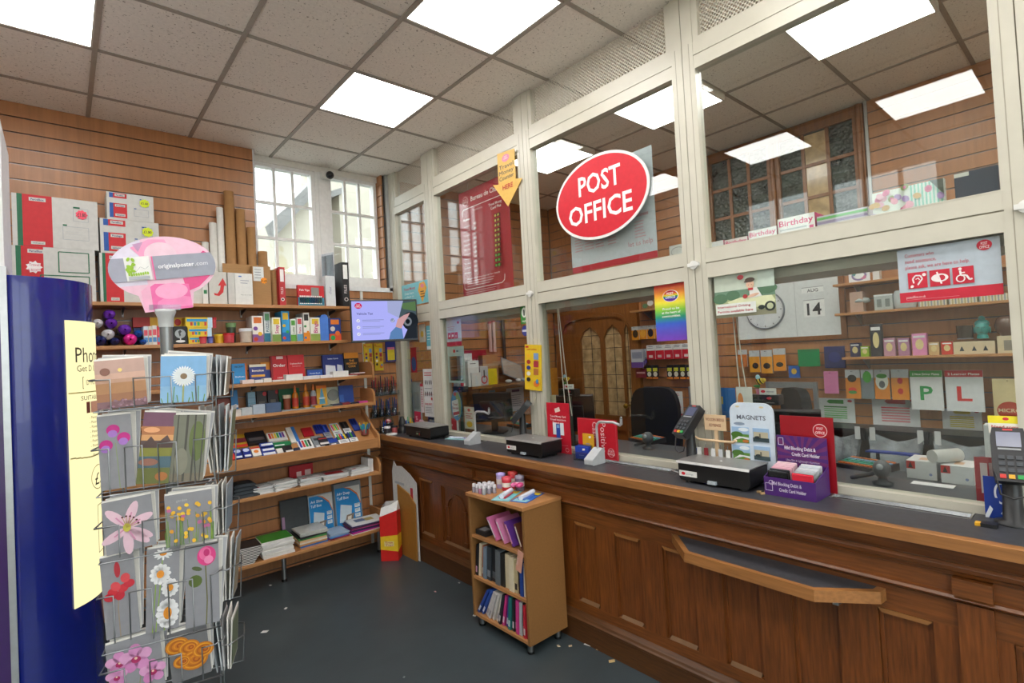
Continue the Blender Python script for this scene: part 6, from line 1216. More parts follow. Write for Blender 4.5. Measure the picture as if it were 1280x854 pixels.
reader('card reader on a black stand, farthest, in the second bay', 655, 541, EAST-.75, 1.25)
reader('card reader with yellow notice on a black stand beside the third screen post', 866, 580, EAST-.3, 1.3)
# ---- right-hand reader near the frame edge
reader('card reader with lit keypad, cut by the right edge of the photo', 1268, 650, EAST+.15, 1.12, 'Need some', -.45)
# ---- printed stand-up boards
def board(name, lab, cat, px0, px1, pyb, pyt, X, bg, draw, t=.006, group=None, z=1.0, rx=0, yaw=0):
    y1, y0 = sy(px0, X, z), sy(px1, X, z); h = sz(X, (y0+y1)/2, pyt)-z
    return sign(name, lab, cat, (X, y1, z+.0006), y1-y0, h, bg, draw, EAST+yaw, t, rx, group)
def tcard(c, w, h):
    c.poly([(w*.36, h*.88), (w*.58, h*.92), (w*.62, h*.84), (w*.4, h*.80)], '#f0d8cc/.5')
    for i, s_ in enumerate(('Travel Money Card', 'Travel Insurance', 'Travel app')): c.text(s_, w*.5, h*(.71-.065*i), h*.04, '#f6e2e2', 'c', True, w=w*(.7 if i < 2 else .5))
    for x in (.26, .58): c.rect(w*x, h*.36, w*(x+.17), h*.6, '#dfe6ec/.5')
    c.rect(w*.41, h*.30, w*.59, h*.58, '#2a4aa8/.4'); c.rect(w*.44, h*.5, w*.56, h*.56, '#7ab0e0/.4'); c.rect(w*.3, h*.16, w*.9, h*.165, '#e0a0a0'); c.ring(w*.86, h*.08, w*.07, h*.04, .0015, '#f0d0d0')
board('leaflet_board', 'red travel card board standing by the second screen post', 'board', 686, 714, 562, 504, 2.205, '#c41a30/.45', tcard)
def posi(c, w, h): c.text('Positive', w*.60, h*.92, w*.14, '#f0d0d4', rot=-PI/2); c.text('Cash', w*.40, h*.92, w*.12, '#e8b8be', rot=-PI/2); c.ring(w*.84, h*.18, w*.08, h*.11, .002, '#f0d0d4'); c.text('POST', w*.84, h*.19, h*.05, '#f0d0d4', 'c', True); c.text('OFFICE', w*.84, h*.12, h*.05, '#f0d0d4', 'c', True); c.frame(w*.02, h*.02, w*.98, h*.98, .001, '#e0808a')
board('leaflet_board', 'red board with sideways lettering behind the second microphone', 'board', 724, 773, 567, 524, 2.215, '#c41a2c/.45', posi)
def potick(c, w, h): c.ell(w*.76, h*.82, w*.13, h*.09, '#e8c8c8/.4', 32); c.ell(w*.76, h*.82, w*.12, h*.08, '#b51a2a/.4', 32); c.text('POST', w*.76, h*.83, h*.035, '#f0d8d8', 'c', True, w=w*.12); c.text('OFFICE', w*.76, h*.775, h*.035, '#f0d8d8', 'c', True, w=w*.17)
board('leaflet_board', 'plain dark red board behind the purple display box', 'board', 980, 1047, 604, 521, 2.215, '#98121f/.35', potick)
# clear stepped holder with yellow and blue packets
p = at(722, 574, 2, 1.0); t = thing('packet_holder', 'stepped clear acrylic holder in front of the red sideways board', 'holder', (2.10, sy(717, 2.10, 1.0), CZ), EAST)
mb = MB(); mb.box(0, 0, 0, .115, .003, .05, 'perspex'); mb.box(0, .04, 0, .115, .043, .09, 'perspex'); mb.box(.02, .075, 0, .135, .078, .15, 'perspex'); mb.box(0, 0, 0, .003, .075, .002, 'perspex'); mb.build('clear_steps', t)
for nm, lab, x, y, z, w, h, c1 in (('foreign_coin_pack', 'blue packet in the lower step of the acrylic holder', .005, .012, .006, .10, .075, '#2746b0/.4'), ('foreign_coin_pack', 'second blue packet behind the front blue one', .012, .025, .006, .10, .08, '#233c98/.4'), ('foreign_coin_pack', 'yellow packet in the upper step of the acrylic holder', .03, .055, .065, .085, .085, '#e0a82a/.4')):
    mb = MB(); mb.box(0, 0, 0, w, .008, h, c1); c = mb.canvas((0, 0, 0)); c.poly([(w*.58, h*.70), (w*.78, h*.74), (w*.78, h*.88), (w*.58, h*.86)], '#f0f0ec/.5'); c.rect(w*.3, h*.3, w*.7, h*.34, '#8a9ad0/.4')
    wp = Vector((2.10, sy(717, 2.10, 1.0), CZ))+Vector((y, -x, z)); tag(mb.build(nm, loc=wp, rot=(0, 0, EAST), bevel=.002), lab, 'packet', 'packets in the acrylic holder')
# small pay cards on the third post
for lab, px0, px1, pb, ptp, bg, d in (('white contactless pay card on the third screen post', 863, 871, 558, 545, '#e0e0e0/.5', lambda c, w, h: c.text('pay', w*.2, h*.35, h*.4, '#555', w=w*.6)), ('blue hearing loop card below the pay card', 863, 872, 576, 560, '#1f4fb0/.5', lambda c, w, h: (c.line([(w*.3, h*.3), (w*.5, h*.5), (w*.6, h*.8), (w*.35, h*.85)], .004, '#e8f0f8'), c.text('T', w*.7, h*.15, h*.25, '#e8f0f8', bold=True)))):
    y1, y0 = sy(px0, XP-.042, 1.05), sy(px1, XP-.042, 1.05); z0, z1 = sz(XP-.042, y0, pb), sz(XP-.042, y0, ptp); sign('pay_card', lab, 'card', (XP-.042, y1, max(z0, 1.001)), y1-y0, z1-z0, bg, d, EAST, .003)
# wooden keyring rack
KY = sy(899, 2.207, 1.0); t = thing('keyring_rack', 'pale wooden rack of keyrings with a name placard', 'rack', (2.207, KY, CZ), EAST)
WD = '#d9bb96/.6'
mb = MB(); mb.box(-.06, -.025, 0, .06, .025, .008, WD); mb.build('rack_base', t)
mb = MB(); mb.box(-.008, -.005, .008, .008, .005, .30, WD); mb.build('upright', t)
mb = MB(); mb.box(-.055, -.010, .225, .055, -.0055, .30, WD); c = mb.canvas((-.055, -.010, .225)); c.text('WOODEN BRIDGE', .008, .045, .014, '#8a4a3a', bold=True, w=.094); c.text('KEYRINGS', .025, .018, .014, '#8a4a3a', bold=True, w=.06); mb.build('placard', t)
for i, z in enumerate((.175, .075)): mb = MB(); mb.tube([(-.105, -.018, z+.012), (-.085, -.012, z), (.085, -.012, z), (.105, -.018, z+.012)], .006, WD, 8); mb.build('peg_bar', t)
for k in range(8):
    z = .165 if k < 5 else .066; x = -.085+.037*(k if k < 5 else k-4.2)
    mb = MB(); mb.tube([(0, 0, 0), (0, -.004, -.012), (0, 0, -.02)], .0014, CHROME, 5); mb.box(-.010, -.003, -.075, .010, .001, -.02, ['#e8e8e4/.3', '#8a2a30/.4', '#dcdcdc/.3', '#c8ccd0/.3'][k % 4])
    w = Vector((2.207, KY, CZ))+Vector((-.020, -x, z-.007)); tag(mb.build('keyring', loc=w, rot=(0, 0, EAST)), '%s keyring hanging on the %s bar of the wooden rack' % (ORD[k if k < 5 else k-5], 'upper' if k < 5 else 'lower'), 'keyring', 'keyrings on the wooden rack')
# magnet display
y1, y0 = sy(917, 2.20, 1.0), sy(972, 2.20, 1.0); w = y1-y0; h = sz(2.20, (y0+y1)/2, 504)-1.0
t = thing('magnet_display', 'white round-topped display board of picture magnets', 'display', (2.20, y1, CZ), EAST)
mb = MB(); R = .045; mb.prism([(0, 0), (w, 0), (w, h-R)]+[(w-R+R*math.cos(a*PI/12), h-R+R*math.sin(a*PI/12)) for a in range(1, 7)]+[(R+R*math.cos(a*PI/12), h-R+R*math.sin(a*PI/12)) for a in range(6, 12)]+[(0, h-R)], 0, .012, '#cfdbe8/.4', 'y'); c = mb.canvas((0, 0, 0)); c.text('MAGNETS', w*.17, h*.79, h*.055, '#5a6070', bold=True, w=w*.66); c.ell(w*.22, h*.73, w*.13, h*.02, '#8a9ab0/.4'); c.ell(w*.2, h*.95, w*.05, h*.012, '#d8c8a0/.4'); c.ell(w*.75, h*.95, w*.05, h*.012, '#d8c8a0/.4'); mb.build('backing_board', t)
for i in range(6):
    lft = i < 4; mw, mh = (w*.40, h*.20) if lft else (w*.36, h*.17); x = w*.04 if lft else w*.53; z = h*(.49-.235*i) if lft else h*(.52-.225*(i-4)); z = max(z, .004); mh = min(mh, h)
    mb = MB(); mb.box(0, -.004, 0, mw, -.0008, mh, '#9ab8d8/.3'); c = mb.canvas((0, -.004, 0))
    if lft: c.rect(0, 0, mw, mh*.55, '#5f8a3c/.3'); c.ell(mw*.7, mh*.85, mw*.3, mh*.12, '#dfe8f0/.3'); c.ell(mw*.3, mh*.5, mw*.35, mh*.2, '#48702c/.3'); c.poly([(0, mh*.1), (mw*.6, mh*.3), (mw, mh*.22), (mw, mh*.36), (mw*.4, mh*.4)], '#dfe2e4/.3'); c.ell(mw*.8, mh*.12, mw*.18, mh*.1, '#b8703a/.3')
    else: c.rect(0, 0, mw, mh*.3, '#3a4a4e/.3'); c.rect(mw*.05, mh*.3, mw*.95, mh*.72, '#b9b199/.3'); c.ell(mw*.3, mh*.3, mw*.2, mh*.12, '#2a3438/.3'); c.rect(mw*.4, mh*.3, mw*.5, mh*.6, '#6a6658/.3')
    wp = Vector((2.20, y1, CZ))+Vector((0, -x, z)); tag(mb.build('picture_magnet', loc=wp, rot=(0, 0, EAST)), ('%s picture magnet from the top in the left column, green village scene' % ORD[i] if lft else '%s picture magnet from the top in the right column, stone bridge scene' % ORD[i-4]), 'magnet', 'picture magnets on the display')
# purple display box with card holders
pa, pb_ = at(957, 608, 2, 1.0), at(1025, 623, 2, 1.0)
y1, y0 = sy(956, 2.045, 1.0), sy(1021, 2.045, 1.0); w = y1-y0; d = .15
PU = '#4b2470/.4'; t = thing('display_box', 'purple cardboard display box of card holders', 'display box', (2.045, y1, CZ), EAST)
hb = sz(2.195, (y0+y1)/2, 546)-1.0
mb = MB(); mb.box(0, 0, 0, w, .003, .075, PU); c = mb.canvas((0, 0, 0)); c.text('Rfid Blocking Debit &', w*.16, .046, .014, '#d8cde4', bold=True, w=w*.58); c.text('Credit Card Holder', w*.30, .022, .014, '#d8cde4', bold=True, w=w*.52); c.frame(.006, .02, .034, .05, .002, '#d8cde4'); c.ring(.030, .054, .010, .010, .002, '#d8cde4'); mb.build('front_wall', t)
mb = MB(); mb.box(0, d-.003, 0, w, d, hb, PU); c = mb.canvas((0, d-.003, 0))
cx, cy = w*.5, hb*.62
for i in range(18):
    a = 2*PI*i/18; q = [(cx, cy), (cx+.4*math.cos(a), cy+.4*math.sin(a)), (cx+.4*math.cos(a+.17), cy+.4*math.sin(a+.17))]
    for ax, v, k in ((0, 0, 1), (0, w, -1), (1, .01, 1), (1, hb, -1)): q = clip(q, ax, v, k) if len(q) > 2 else q
    if len(q) > 2: c.poly(q, '#6b2c66/.4'); c.k -= 1
c.k += 1; c.text('Rfid Blocking Debit &', w*.16, hb*.74, .015, '#e4dcec', bold=True, w=w*.62); c.text('Credit Card Holder', w*.30, hb*.63, .015, '#e4dcec', bold=True, w=w*.55); c.text('Ultra Slim & Lightweight Aluminium', w*.18, hb*.52, .010, '#cfc0dc', w=w*.66); c.frame(w*.04, hb*.82, w*.14, hb*.95, .002, '#e4dcec'); mb.build('back_header', t)
for nm, x in (('side_wall', 0), ('side_wall', w-.003)): mb = MB(); mb.prism([(.0035, 0), (d-.0035, 0), (d-.0035, hb*.5), (.0035, .075)], x, x+.003, PU, 'x'); mb.build(nm, t)
mb = MB(); mb.box(.0035, .0035, 0, w-.0035, d-.0035, .002, PU); mb.build('box_floor', t)
for i in range(12):
    col, row = i // 6, i % 6; wdt = w*.40; x = .012+col*w*.48; y = .010+row*.019
    k = [['#17181a/.25', '#202124/.25', '#d8a0b0/.3', '#dcb0bc/.3', '#e0b8c4/.3', '#e4c4cc/.3'], ['#d0283c/.25', '#b8bcc0/.3/.8', '#c9cdd2/.3/.6', '#d8dce0/.3/.5', '#cdd4dc/.3/.5', '#dfe3e8/.3/.4']][col][row]
    mb = MB(); mb.box(0, 0, 0, wdt, .013, .098+.004*row, k); wp = Vector((2.045, y1, CZ))+Vector((y, -x, .003)); o = mb.build('card_holder', loc=wp, rot=(0, 0, EAST), bevel=.004)
    tag(o, '%s card holder from the front in the %s row of the purple box' % (ORD[row], 'left' if col == 0 else 'right'), 'card holder', 'card holders in the purple box')
# pens, lids and small bits
p = at(846, 592, 2, 1.0); mb = MB(); mb.cyl((0, -.03, .006), (.02, .03, .008), .005, .003, '#b8babc/.3/.8', 8); mb.tube([(.02, .03, .008), (.01, .05, .003), (-.02, .02, .003), (-.03, -.02, .003)], .0015, '#3a3a3c/.4', 5); tag(mb.build('counter_pen', loc=(p.x-.01, p.y, CZ)), 'silver pen with a coiled chain before the right scales', 'pen')
p = at(570, 549, 2, 1.0); mb = MB(); mb.box(-.03, -.09, 0, .03, .09, .004, '#a8d4d8/.3'); mb.cyl((0, -.07, .012), (0, .06, .012), .008, .008, '#d4dcec/.15', 10); mb.box(.012, -.08, .004, .026, .05, .012, '#b8a8d8/.3'); tag(mb.build('pen_blister', loc=(p.x, p.y, CZ), rot=(0, 0, .3)), 'clear pen blister pack lying before the far microphone', 'pen pack')
p = at(506, 541, 2, 1.0); mb = MB(); mb.lathe([(.045, 0), (.048, .006), (.044, .012), (.0001, .013)], '#e0e2e2/.4', 24); tag(mb.build('pot_lid', loc=(1.97, p.y, CZ)), 'round white lid lying at the counter\'s far end', 'lid')
for i in range(3): mb = MB(); mb.box(-.006, -.008, 0, .006, .008, .007, '#b8966a/.7'); p = at(949+4*i, 616+(i % 2)*2, 2, 1.0); tag(mb.build('wood_crumb', loc=(p.x, p.y, CZ), rot=(0, 0, i)), 'small tan crumb by the front of the right scales, %s' % ('leftmost', 'middle', 'rightmost')[i], 'crumb', 'tan crumbs by the scales')
mb = MB(); mb.box(-.02, -.02, 0, .02, .02, .012, '#1e1f22/.4'); mb.box(-.015, .021, 0, .01, .035, .01, '#e0a82a/.4'); p = at(1248, 641, 2, 1.0); tag(mb.build('cable_block', loc=(2.10, p.y, CZ)), 'black block with a yellow end before the right card reader', 'cable block')
# blue hearing-loop card at right
board('loop_card', 'blue hearing loop card with a white ear under the right reader', 'card', 1232, 1270, 634, 597, 2.21, '#1b3f9e/.45', lambda c, w, h: (c.ring(w*.6, h*.62, w*.26, h*.26, .006, '#e6ecf6'), c.rect(w*.3, h*.3, w*.5, h*.5, '#1b3f9e/.45'), c.line([(w*.56, h*.12), (w*.68, h*.25), (w*.78, h*.42)], .006, '#e6ecf6'), c.poly([(0, h*.05), (w*.18, h*.3), (w*.28, h*.22), (w*.12, 0), (0, 0)], '#e6ecf6'), c.text('T', w*.85, h*.08, h*.2, '#e6ecf6', bold=True)))
# corner clutter by the wall
def pot(lab, x, y, r, h, col, n, cols, ph=.09, name='pen_pot', z=CZ, grp='pots of pens at the wall corner'):
    t = thing(name, lab, 'pot', (x, y, z), 0, grp); mb = MB(); mb.lathe([(r, 0), (r, h), (r-.002, h), (r-.002, .003), (.0001, .003)], col, 14); mb.build('pot', t)
    rr = random.Random(int(x*977+y*311+z*77))
    for i in range(n):
        a = 2.4*i; q = r*.55*math.sqrt((i+.5)/n); l = ph*(.8+.4*rr.random()); mb = MB(); mb.cyl((q*math.cos(a), q*math.sin(a), .006), (q*1.5*math.cos(a), q*1.5*math.sin(a), .006+l), .0045, .004, cols[i % len(cols)], 7); mb.build('pen', t)
pot('clear pot of brushes and pens, next to the pen tray end', 1.985, .20, .032, .06, 'perspex', 6, ['#2a2a2e/.4', '#5a3a2a/.4', '#1a4a9a/.4'])
t = thing('sweet_dome', 'clear domed tub with red and white contents at the corner', 'tub', (2.06, .24, CZ)); mb = MB(); mb.lathe([(.045, 0), (.045, .06), (.05, .062), (.05, .075)], '#3a3c40/.3', 18); mb.build('tub_base', t); mb = MB(); mb.lathe([(.049, .075), (.045, .11), (.03, .135), (.0001, .145)], 'perspex', 18); mb.build('dome', t); mb = MB(); mb.sph((0, 0, .09), .03, .03, .022, '#c42a30/.4', 10); mb.build('contents', t)
tt = thing('bead_tub', 'small dark tub with a pink lid before the domed tub', 'tub', (1.99, .125, CZ)); mb = MB(); mb.lathe([(.026, 0), (.026, .045)], '#3a3438/.3', 14); mb.build('tub_body', tt); mb = MB(); mb.lathe([(.028, .045), (.028, .06)], '#e6dfe2/.4', 14); mb.build('lid', tt)
tt = thing('bead_tub', 'small pink-labelled tub beside the dark tub', 'tub', (2.055, .115, CZ)); mb = MB(); mb.lathe([(.026, 0), (.026, .045)], '#b85a5a/.3', 14); mb.build('tub_body', tt); mb = MB(); mb.lathe([(.028, .045), (.028, .06)], '#2c2c30/.4', 14); mb.build('lid', tt)
tt = thing('tape_dispenser', 'black bell-shaped dispenser beside the far scales', 'dispenser', (2.09, .035, CZ)); mb = MB(); mb.lathe([(.045, 0), (.045, .03), (.03, .05), (.032, .09), (.022, .12), (.016, .14), (.0001, .145)], '#17181b/.35', 18); mb.build('dispenser_body', tt); mb = MB(); mb.lathe([(.0335, .055), (.0335, .075)], '#2c2d31/.25', 18); mb.build('band', tt)
for i, (x, y, c) in enumerate([(2.16, .02, '#e0902a/.4'), (2.17, .08, '#3a9a5a/.4'), (2.15, .15, '#c83a4a/.4')]): pot('pot of %s pens against the corner glass' % ('orange and blue', 'green and blue', 'red and yellow')[i], x, y, .026, .055, '#8a8f94/.3', 6, [c, '#2a5ab0/.4', '#e0c02a/.4'], .1)
t = thing('leaflet_house', 'clear house-shaped box of red leaflets behind the far scales', 'holder', (2.13, -.09, CZ), EAST); mb = MB(); mb.prism([(0, 0), (.14, 0), (.15, .04), (.09, .115), (.05, .115), (-.01, .04)], .035, .045, '#d8b8c4/.3', 'y'); mb.build('house_panel', t); mb = MB(); mb.prism([(.03, .05), (.12, .05), (.085, .10), (.055, .10)], .028, .034, '#c42a2a/.4', 'y'); mb.build('red_leaflet', t)
# ---- goods on the narrow slat panel next to the screen
for i, (px, zt, lab) in enumerate([(456, 445, 'left yellow paint palette pack hanging under the screen'), (469, 441, 'right yellow paint palette pack hanging under the screen')]):
    x0 = sx(px, .33, 1.7); sign('paint_set', lab, 'paint set', (x0, .345, 1.555), .085, .25, '#d8b82a/.45', palette, 0, .012, group='yellow paint packs on the wall')
sign('notebook', 'navy and yellow notebook pack hanging beside the paint packs', 'notebook', (2.125, .345, 1.63), .10, .19, '#2a3486/.45', lambda c, w, h: (c.rect(w*.15, h*.08, w*.9, h*.6, '#e0c832/.45'), c.rect(w*.15, h*.6, w*.9, h*.72, '#d87a9a/.45')), 0, .012)
for zs, lab in ((1.33, 'upper'), (1.13, 'lower')):
    t = thing('acrylic_rack', '%s clear acrylic rack on the narrow wall by the screen' % lab, 'rack', (1.94, .285, zs)); mb = MB(); mb.box(0, .07, 0, .27, .074, .05, 'perspex'); mb.box(0, 0, 0, .27, .07, .004, 'perspex'); mb.box(0, 0, .004, .27, .004, .03, 'perspex'); mb.build('clear_shelf', t)
    for i in range(4):
        up = lab == 'upper'; pot('%s pot of %s in the %s acrylic rack' % (ORD[i], 'dark brushes' if up else 'blue scissors', lab), 1.972+.066*i, .320, .026, .07, 'perspex', 6, ['#22222a/.4', '#b02a3a/.4', '#3a2a3a/.4', '#c8c4bc/.4'] if up else ['#1f5aa8/.4', '#2a4a5a/.4', '#1a3a7a/.4'], .14, z=zs+.0045, grp='pots in the acrylic racks')

for lab, px0, px1, pb, pt, bg, d in (('tall navy leaflet standing inside the corner bay', 511, 517, 540, 474, '#2c3f86/.5', lambda c, w, h: c.rect(w*.1, h*.1, w*.9, h*.3, '#d8d8e4/.5')), ('white and blue leaflet stack inside the corner bay', 517, 528, 540, 478, '#d0d8e0/.5', lambda c, w, h: (c.rect(0, h*.1, w, h*.25, '#5a78b0/.5'), c.rect(w*.2, h*.45, w*.8, h*.8, '#b8c0c8/.5')))): board('leaflet', lab, 'leaflet', px0, px1, pb, pt, 2.36, bg, d, .01, 'leaflets inside the corner bay', .966)
# ================================================================== LOW BOOKCASE AND FLOOR
QX0, QX1, QY0, QY1, QH = 1.685, 1.985, -1.985, -1.47, .81
bk = thing('bookcase', 'low beech bookcase on small metal feet against the counter', 'bookcase', (QX0, QY0, 0)); QD, QW = QX1-QX0, QY1-QY0
S1, S2, S0 = .555, .305, .078
for y in (0, QW-.018): mb = MB(); mb.box(.008, y, .06, QD, y+.018, QH-.0205, 'beech_side'); mb.build('side_panel', bk, bevel=.001)
mb = MB(); mb.box(-.004, -.006, QH-.02, QD, QW+.006, QH, 'beech'); mb.build('top', bk, bevel=.002)
for z in (S1, S2, S0): mb = MB(); mb.box(.012, .0185, z-.018, QD-.008, QW-.0185, z, 'beech'); mb.build('shelf', bk, bevel=.001)
mb = MB(); mb.box(QD-.0075, .0185, .06, QD-.001, QW-.0185, QH-.021, 'beech_side'); mb.build('back_panel', bk)
for x in (.045, QD-.045):
    for y in (.04, QW-.04): mb = MB(); mb.cyl((x, y, .012), (x, y, .0595), .018, .018, '#9a9c9e/.3/1', 14); mb.cyl((x, y, .0005), (x, y, .012), .02, .02, BLACK, 14); mb.build('foot', bk)
# top: nail varnish, candles, blister packs
rr = random.Random(8); k = 0
for i in range(4):
    for j in range(4):
        if i == 3 and j > 1: continue
        x, y = QX0+.035+.031*i, QY1-.035-.033*j-.012*i; c = ['#8a8490/.15', '#9a9098/.15', '#a06a84/.15', '#8f969c/.15'][(i+j) % 4]
        t = thing('nail_varnish', '%s bottle from the left in the %s row of little clear bottles' % (ORD[j], ['front', 'second', 'third', 'back'][i]), 'nail varnish', (x, y, QH+.0005), 0, 'little clear bottles on the bookcase'); k += 1
        mb = MB(); mb.lathe([(.0125, 0), (.0125, .028), (.007, .032)], c, 10); mb.build('bottle', t); mb = MB(); mb.lathe([(.0115, .0325), (.010, .052), (.0001, .053)], '#c9c6cc/.3', 10); mb.build('cap', t)
def candle(lab, x, y, r, h, wax, lid):
    t = thing('candle_jar', lab, 'candle', (x, y, QH+.0005), 0, 'candle jars on the bookcase'); mb = MB(); mb.lathe([(r, 0), (r, h)], wax, 16); mb.build('jar', t); mb = MB(); mb.lathe([(r*1.04, h+.0005), (r*1.02, h+.014), (r*.3, h+.02), (.0001, h+.022)], lid, 16); mb.build('lid', t); mb = MB(); mb.lathe([(r*1.015, h*.35), (r*1.015, h*.75)], '#e4dcd8/.4', 16); mb.build('jar_label', t)
candle('lilac candle jar, left one at the back of the bookcase top', QX0+.205, QY1-.09, .028, .075, '#b8aad8/.3', '#a898d4/.4'); candle('red-lidded candle jar at the back of the bookcase top', QX0+.25, QY1-.155, .03, .085, '#c8404a/.3', '#b83a34/.4'); candle('bright red candle jar in front of the red-lidded one', QX0+.19, QY1-.165, .03, .065, '#cc3040/.3', '#d04a58/.4'); candle('grey-violet candle jar, right-hand one', QX0+.235, QY1-.235, .028, .075, '#6a6478/.25', '#8a8494/.3')
def blister(lab, x, y, rz, bg, tube, z):
    t = thing('pen_blister', lab, 'pen pack', (x, y, z), rz, 'blister packs on the bookcase'); mb = MB(); mb.box(-.055, -.11, 0, .055, .11, .002, bg); c = mb.canvas((-.055, -.11, .002), (1, 0, 0), (0, 1, 0)); c.rect(.01, .16, .1, .21, '#e0c02a/.4'); c.rect(.01, .01, .1, .06, '#9ad0d8/.4'); mb.build('backing_card', t)
    mb = MB(); mb.cyl((0, -.08, .017), (0, .07, .017), .014, .014, '#dfe2ee/.15', 12); mb.box(-.02, -.07, .0025, .02, .05, .012, tube); mb.build('plastic_bubble', t)
blister('turquoise pen blister pack with a red pen on the bookcase top', QX0+.105, QY0+.25, -1.1, '#6ac0cc/.4', '#c83a4a/.4', QH+.0005); blister('blue pen blister pack nearest the bookcase front corner', QX0+.16, QY0+.13, -1.25, '#2a62b8/.4', '#6a8ad0/.4', QH+.0005)
mb = MB(); mb.sph((0, 0, .015), .035, .022, .015, '#d8508a/.4', 12); mb.sph((.0, .04, .014), .03, .02, .013, '#e070a4/.4', 12); tag(mb.build('hair_bow', loc=(QX0+.2, QY0+.24, QH+.031), rot=(0, 0, .4)), 'pink bow lying on the blister packs', 'hair bow').location.z = QH+.0305
# middle shelf: pink wallets
mb = MB(); mb.box(0, 0, 0, .14, .10, .03, '#26282c/.4'); mb.canvas((0, 0, .03), (1, 0, 0), (0, 1, 0)).rect(.01, .02, .06, .08, '#8a9098/.3'); tag(mb.build('gift_box', loc=(QX0+.03, QY1-.135, S1+.0005), rot=(0, 0, 0), bevel=.003), 'flat black box at the left of the wallet shelf', 'box')
W = [('pink and white wallet leaning on the black box', .325, '#e27ab0/.45', '#dcd4dc/.4', -.62), ('second pink wallet with a white panel', .25, '#e48aba/.45', '#e8dce4/.4', -.55), ('violet-edged pink wallet in the low bookcase', .175, '#6a3a98/.45', '#e6a0c4/.4', -.50), ('brown and white wallet at the right of the shelf', .10, '#6a3a2c/.45', '#e0d4cc/.4', -.42)]
for lab, y, c1, c2, a in W:
    mb = MB(); mb.box(0, -.008, 0, .17, .008, .145, c1); c = mb.canvas((0, -.008, 0), (0, 1, 0), (0, 0, 1)); c = mb.canvas((0, .008, 0), (0, -1, 0)); mb.box(-.0015, -.005, .02, -.0003, .005, .13, c2)
    cc = mb.canvas((.17, .008, 0), (-1, 0, 0), (0, 0, 1)); cc.rect(.02, .02, .15, .125, c2); cc.rect(.05, .05, .12, .09, c1)
    o = mb.build('wallet', loc=(QX0+.03, QY0+y-.05, S1+.006), rot=(a, 0, 0), bevel=.004); tag(o, lab, 'wallet', 'pink wallets in the bookcase')
mb = MB(); mb.box(0, 0, 0, .002, .045, .12, '#d9a08c/.5'); mb.canvas((0, .045, 0), (0, -1, 0)).text('GIFTS', .012, .03, .012, '#f4e4dc', rot=PI/2); tag(mb.build('shelf_tag', loc=(QX0+.006, QY0+.045, S1-.112), rot=(.25, 0, 0)), 'salmon tag hanging from the wallet shelf edge', 'tag')
# books and notebooks
def row(name, labf, cat, z, items, group, lean0, lean1):
    n = len(items); avail = QW-.044; A = [lean0+(lean1-lean0)*min(1, i/(n*.6)) for i in range(n)]
    gap = [it[2]*(math.sin(A[i])-math.cos(A[i])*math.tan(A[min(i+1, n-1)])) for i, it in enumerate(items)]
    k = (avail-sum(gap)-.0012*n-items[-1][2]*math.sin(A[-1]))/sum(it[1]/math.cos(a) for it, a in zip(items, A))
    y = QY1-.022
    for i, (col, t_, h, band) in enumerate(items):
        a, t_ = A[i], t_*k; mb = MB(); d = .17; mb.box(0, -t_, 0, d, 0, h, col); mb.box(-.0008, -t_*.85, h*.1, -.0002, -t_*.15, h*(.9 if not band else .3), band or col)
        o = mb.build(name, loc=(QX0+.022+.006*(i % 3), y, z+.0006+t_*math.sin(a)), rot=(a, 0, 0), bevel=.0008); tag(o, labf(i, n), cat, group)
        y -= t_/math.cos(a)+gap[i]+.0012
bks = [('#1c1c20/.5', .012, .19, '#d8a0c0/.5'), ('#dcd0b8/.5', .014, .20, None), ('#a85a34/.5', .012, .19, '#d8c8b8/.5'), ('#7a8a9c/.5', .016, .19, None), ('#3a4046/.4', .022, .20, '#8a9098/.4'), ('#232529/.4', .026, .205, '#5a6066/.3'), ('#6a7076/.3', .022, .20, None), ('#2c2a28/.4', .02, .19, None), ('#dccfae/.5', .026, .195, None), ('#e4d8bc/.5', .022, .19, None), ('#c8b890/.5', .016, .18, '#3a3028/.5'), ('#3a2c26/.5', .014, .19, None), ('#24489c/.45', .014, .195, None), ('#d8d0c0/.5', .014, .185, None)]
row('book', lambda i, n: '%s book from the left on the middle shelf of the low bookcase' % ORD[i], 'book', S2, bks, 'books on the bookcase middle shelf', .13, .04)
nbk = [('#2a4aa0/.45', .014, .19, '#dfe2ea/.5'), ('#3458b0/.45', .014, .19, '#d8dce8/.5'), ('#dcd8d8/.5', .016, .18, '#b8b4bc/.5'), ('#d0cccc/.5', .016, .18, '#a8a4ac/.5'), ('#dad6d2/.5', .014, .18, '#c8c4c0/.5'), ('#e0dcd4/.5', .014, .185, '#b4b0b8/.5'), ('#2a2c34/.5', .014, .185, '#c8c4c8/.5'), ('#c83a86/.5', .014, .185, '#e4c8d8/.5'), ('#4a3a98/.5', .014, .185, '#c8c8dc/.5'), ('#2a7a78/.5', .016, .185, '#c8dcdc/.5'), ('#222428/.5', .014, .185, '#d0ccd4/.5'), ('#9a3a72/.5', .014, .185, '#e0c0d4/.5'), ('#d0408c/.5', .016, .19, None), ('#b8c0c4/.5', .016, .185, None), ('#26282e/.5', .012, .185, '#c8ccd0/.5'), ('#c82a3c/.5', .014, .18, '#e8d8d8/.5'), ('#b01c34/.5', .014, .175, None)]
row('notebook', lambda i, n: '%s notebook from the left on the bottom shelf of the low bookcase' % ORD[i], 'notebook', S0, nbk, 'notebooks on the bookcase bottom shelf', .60, .06)
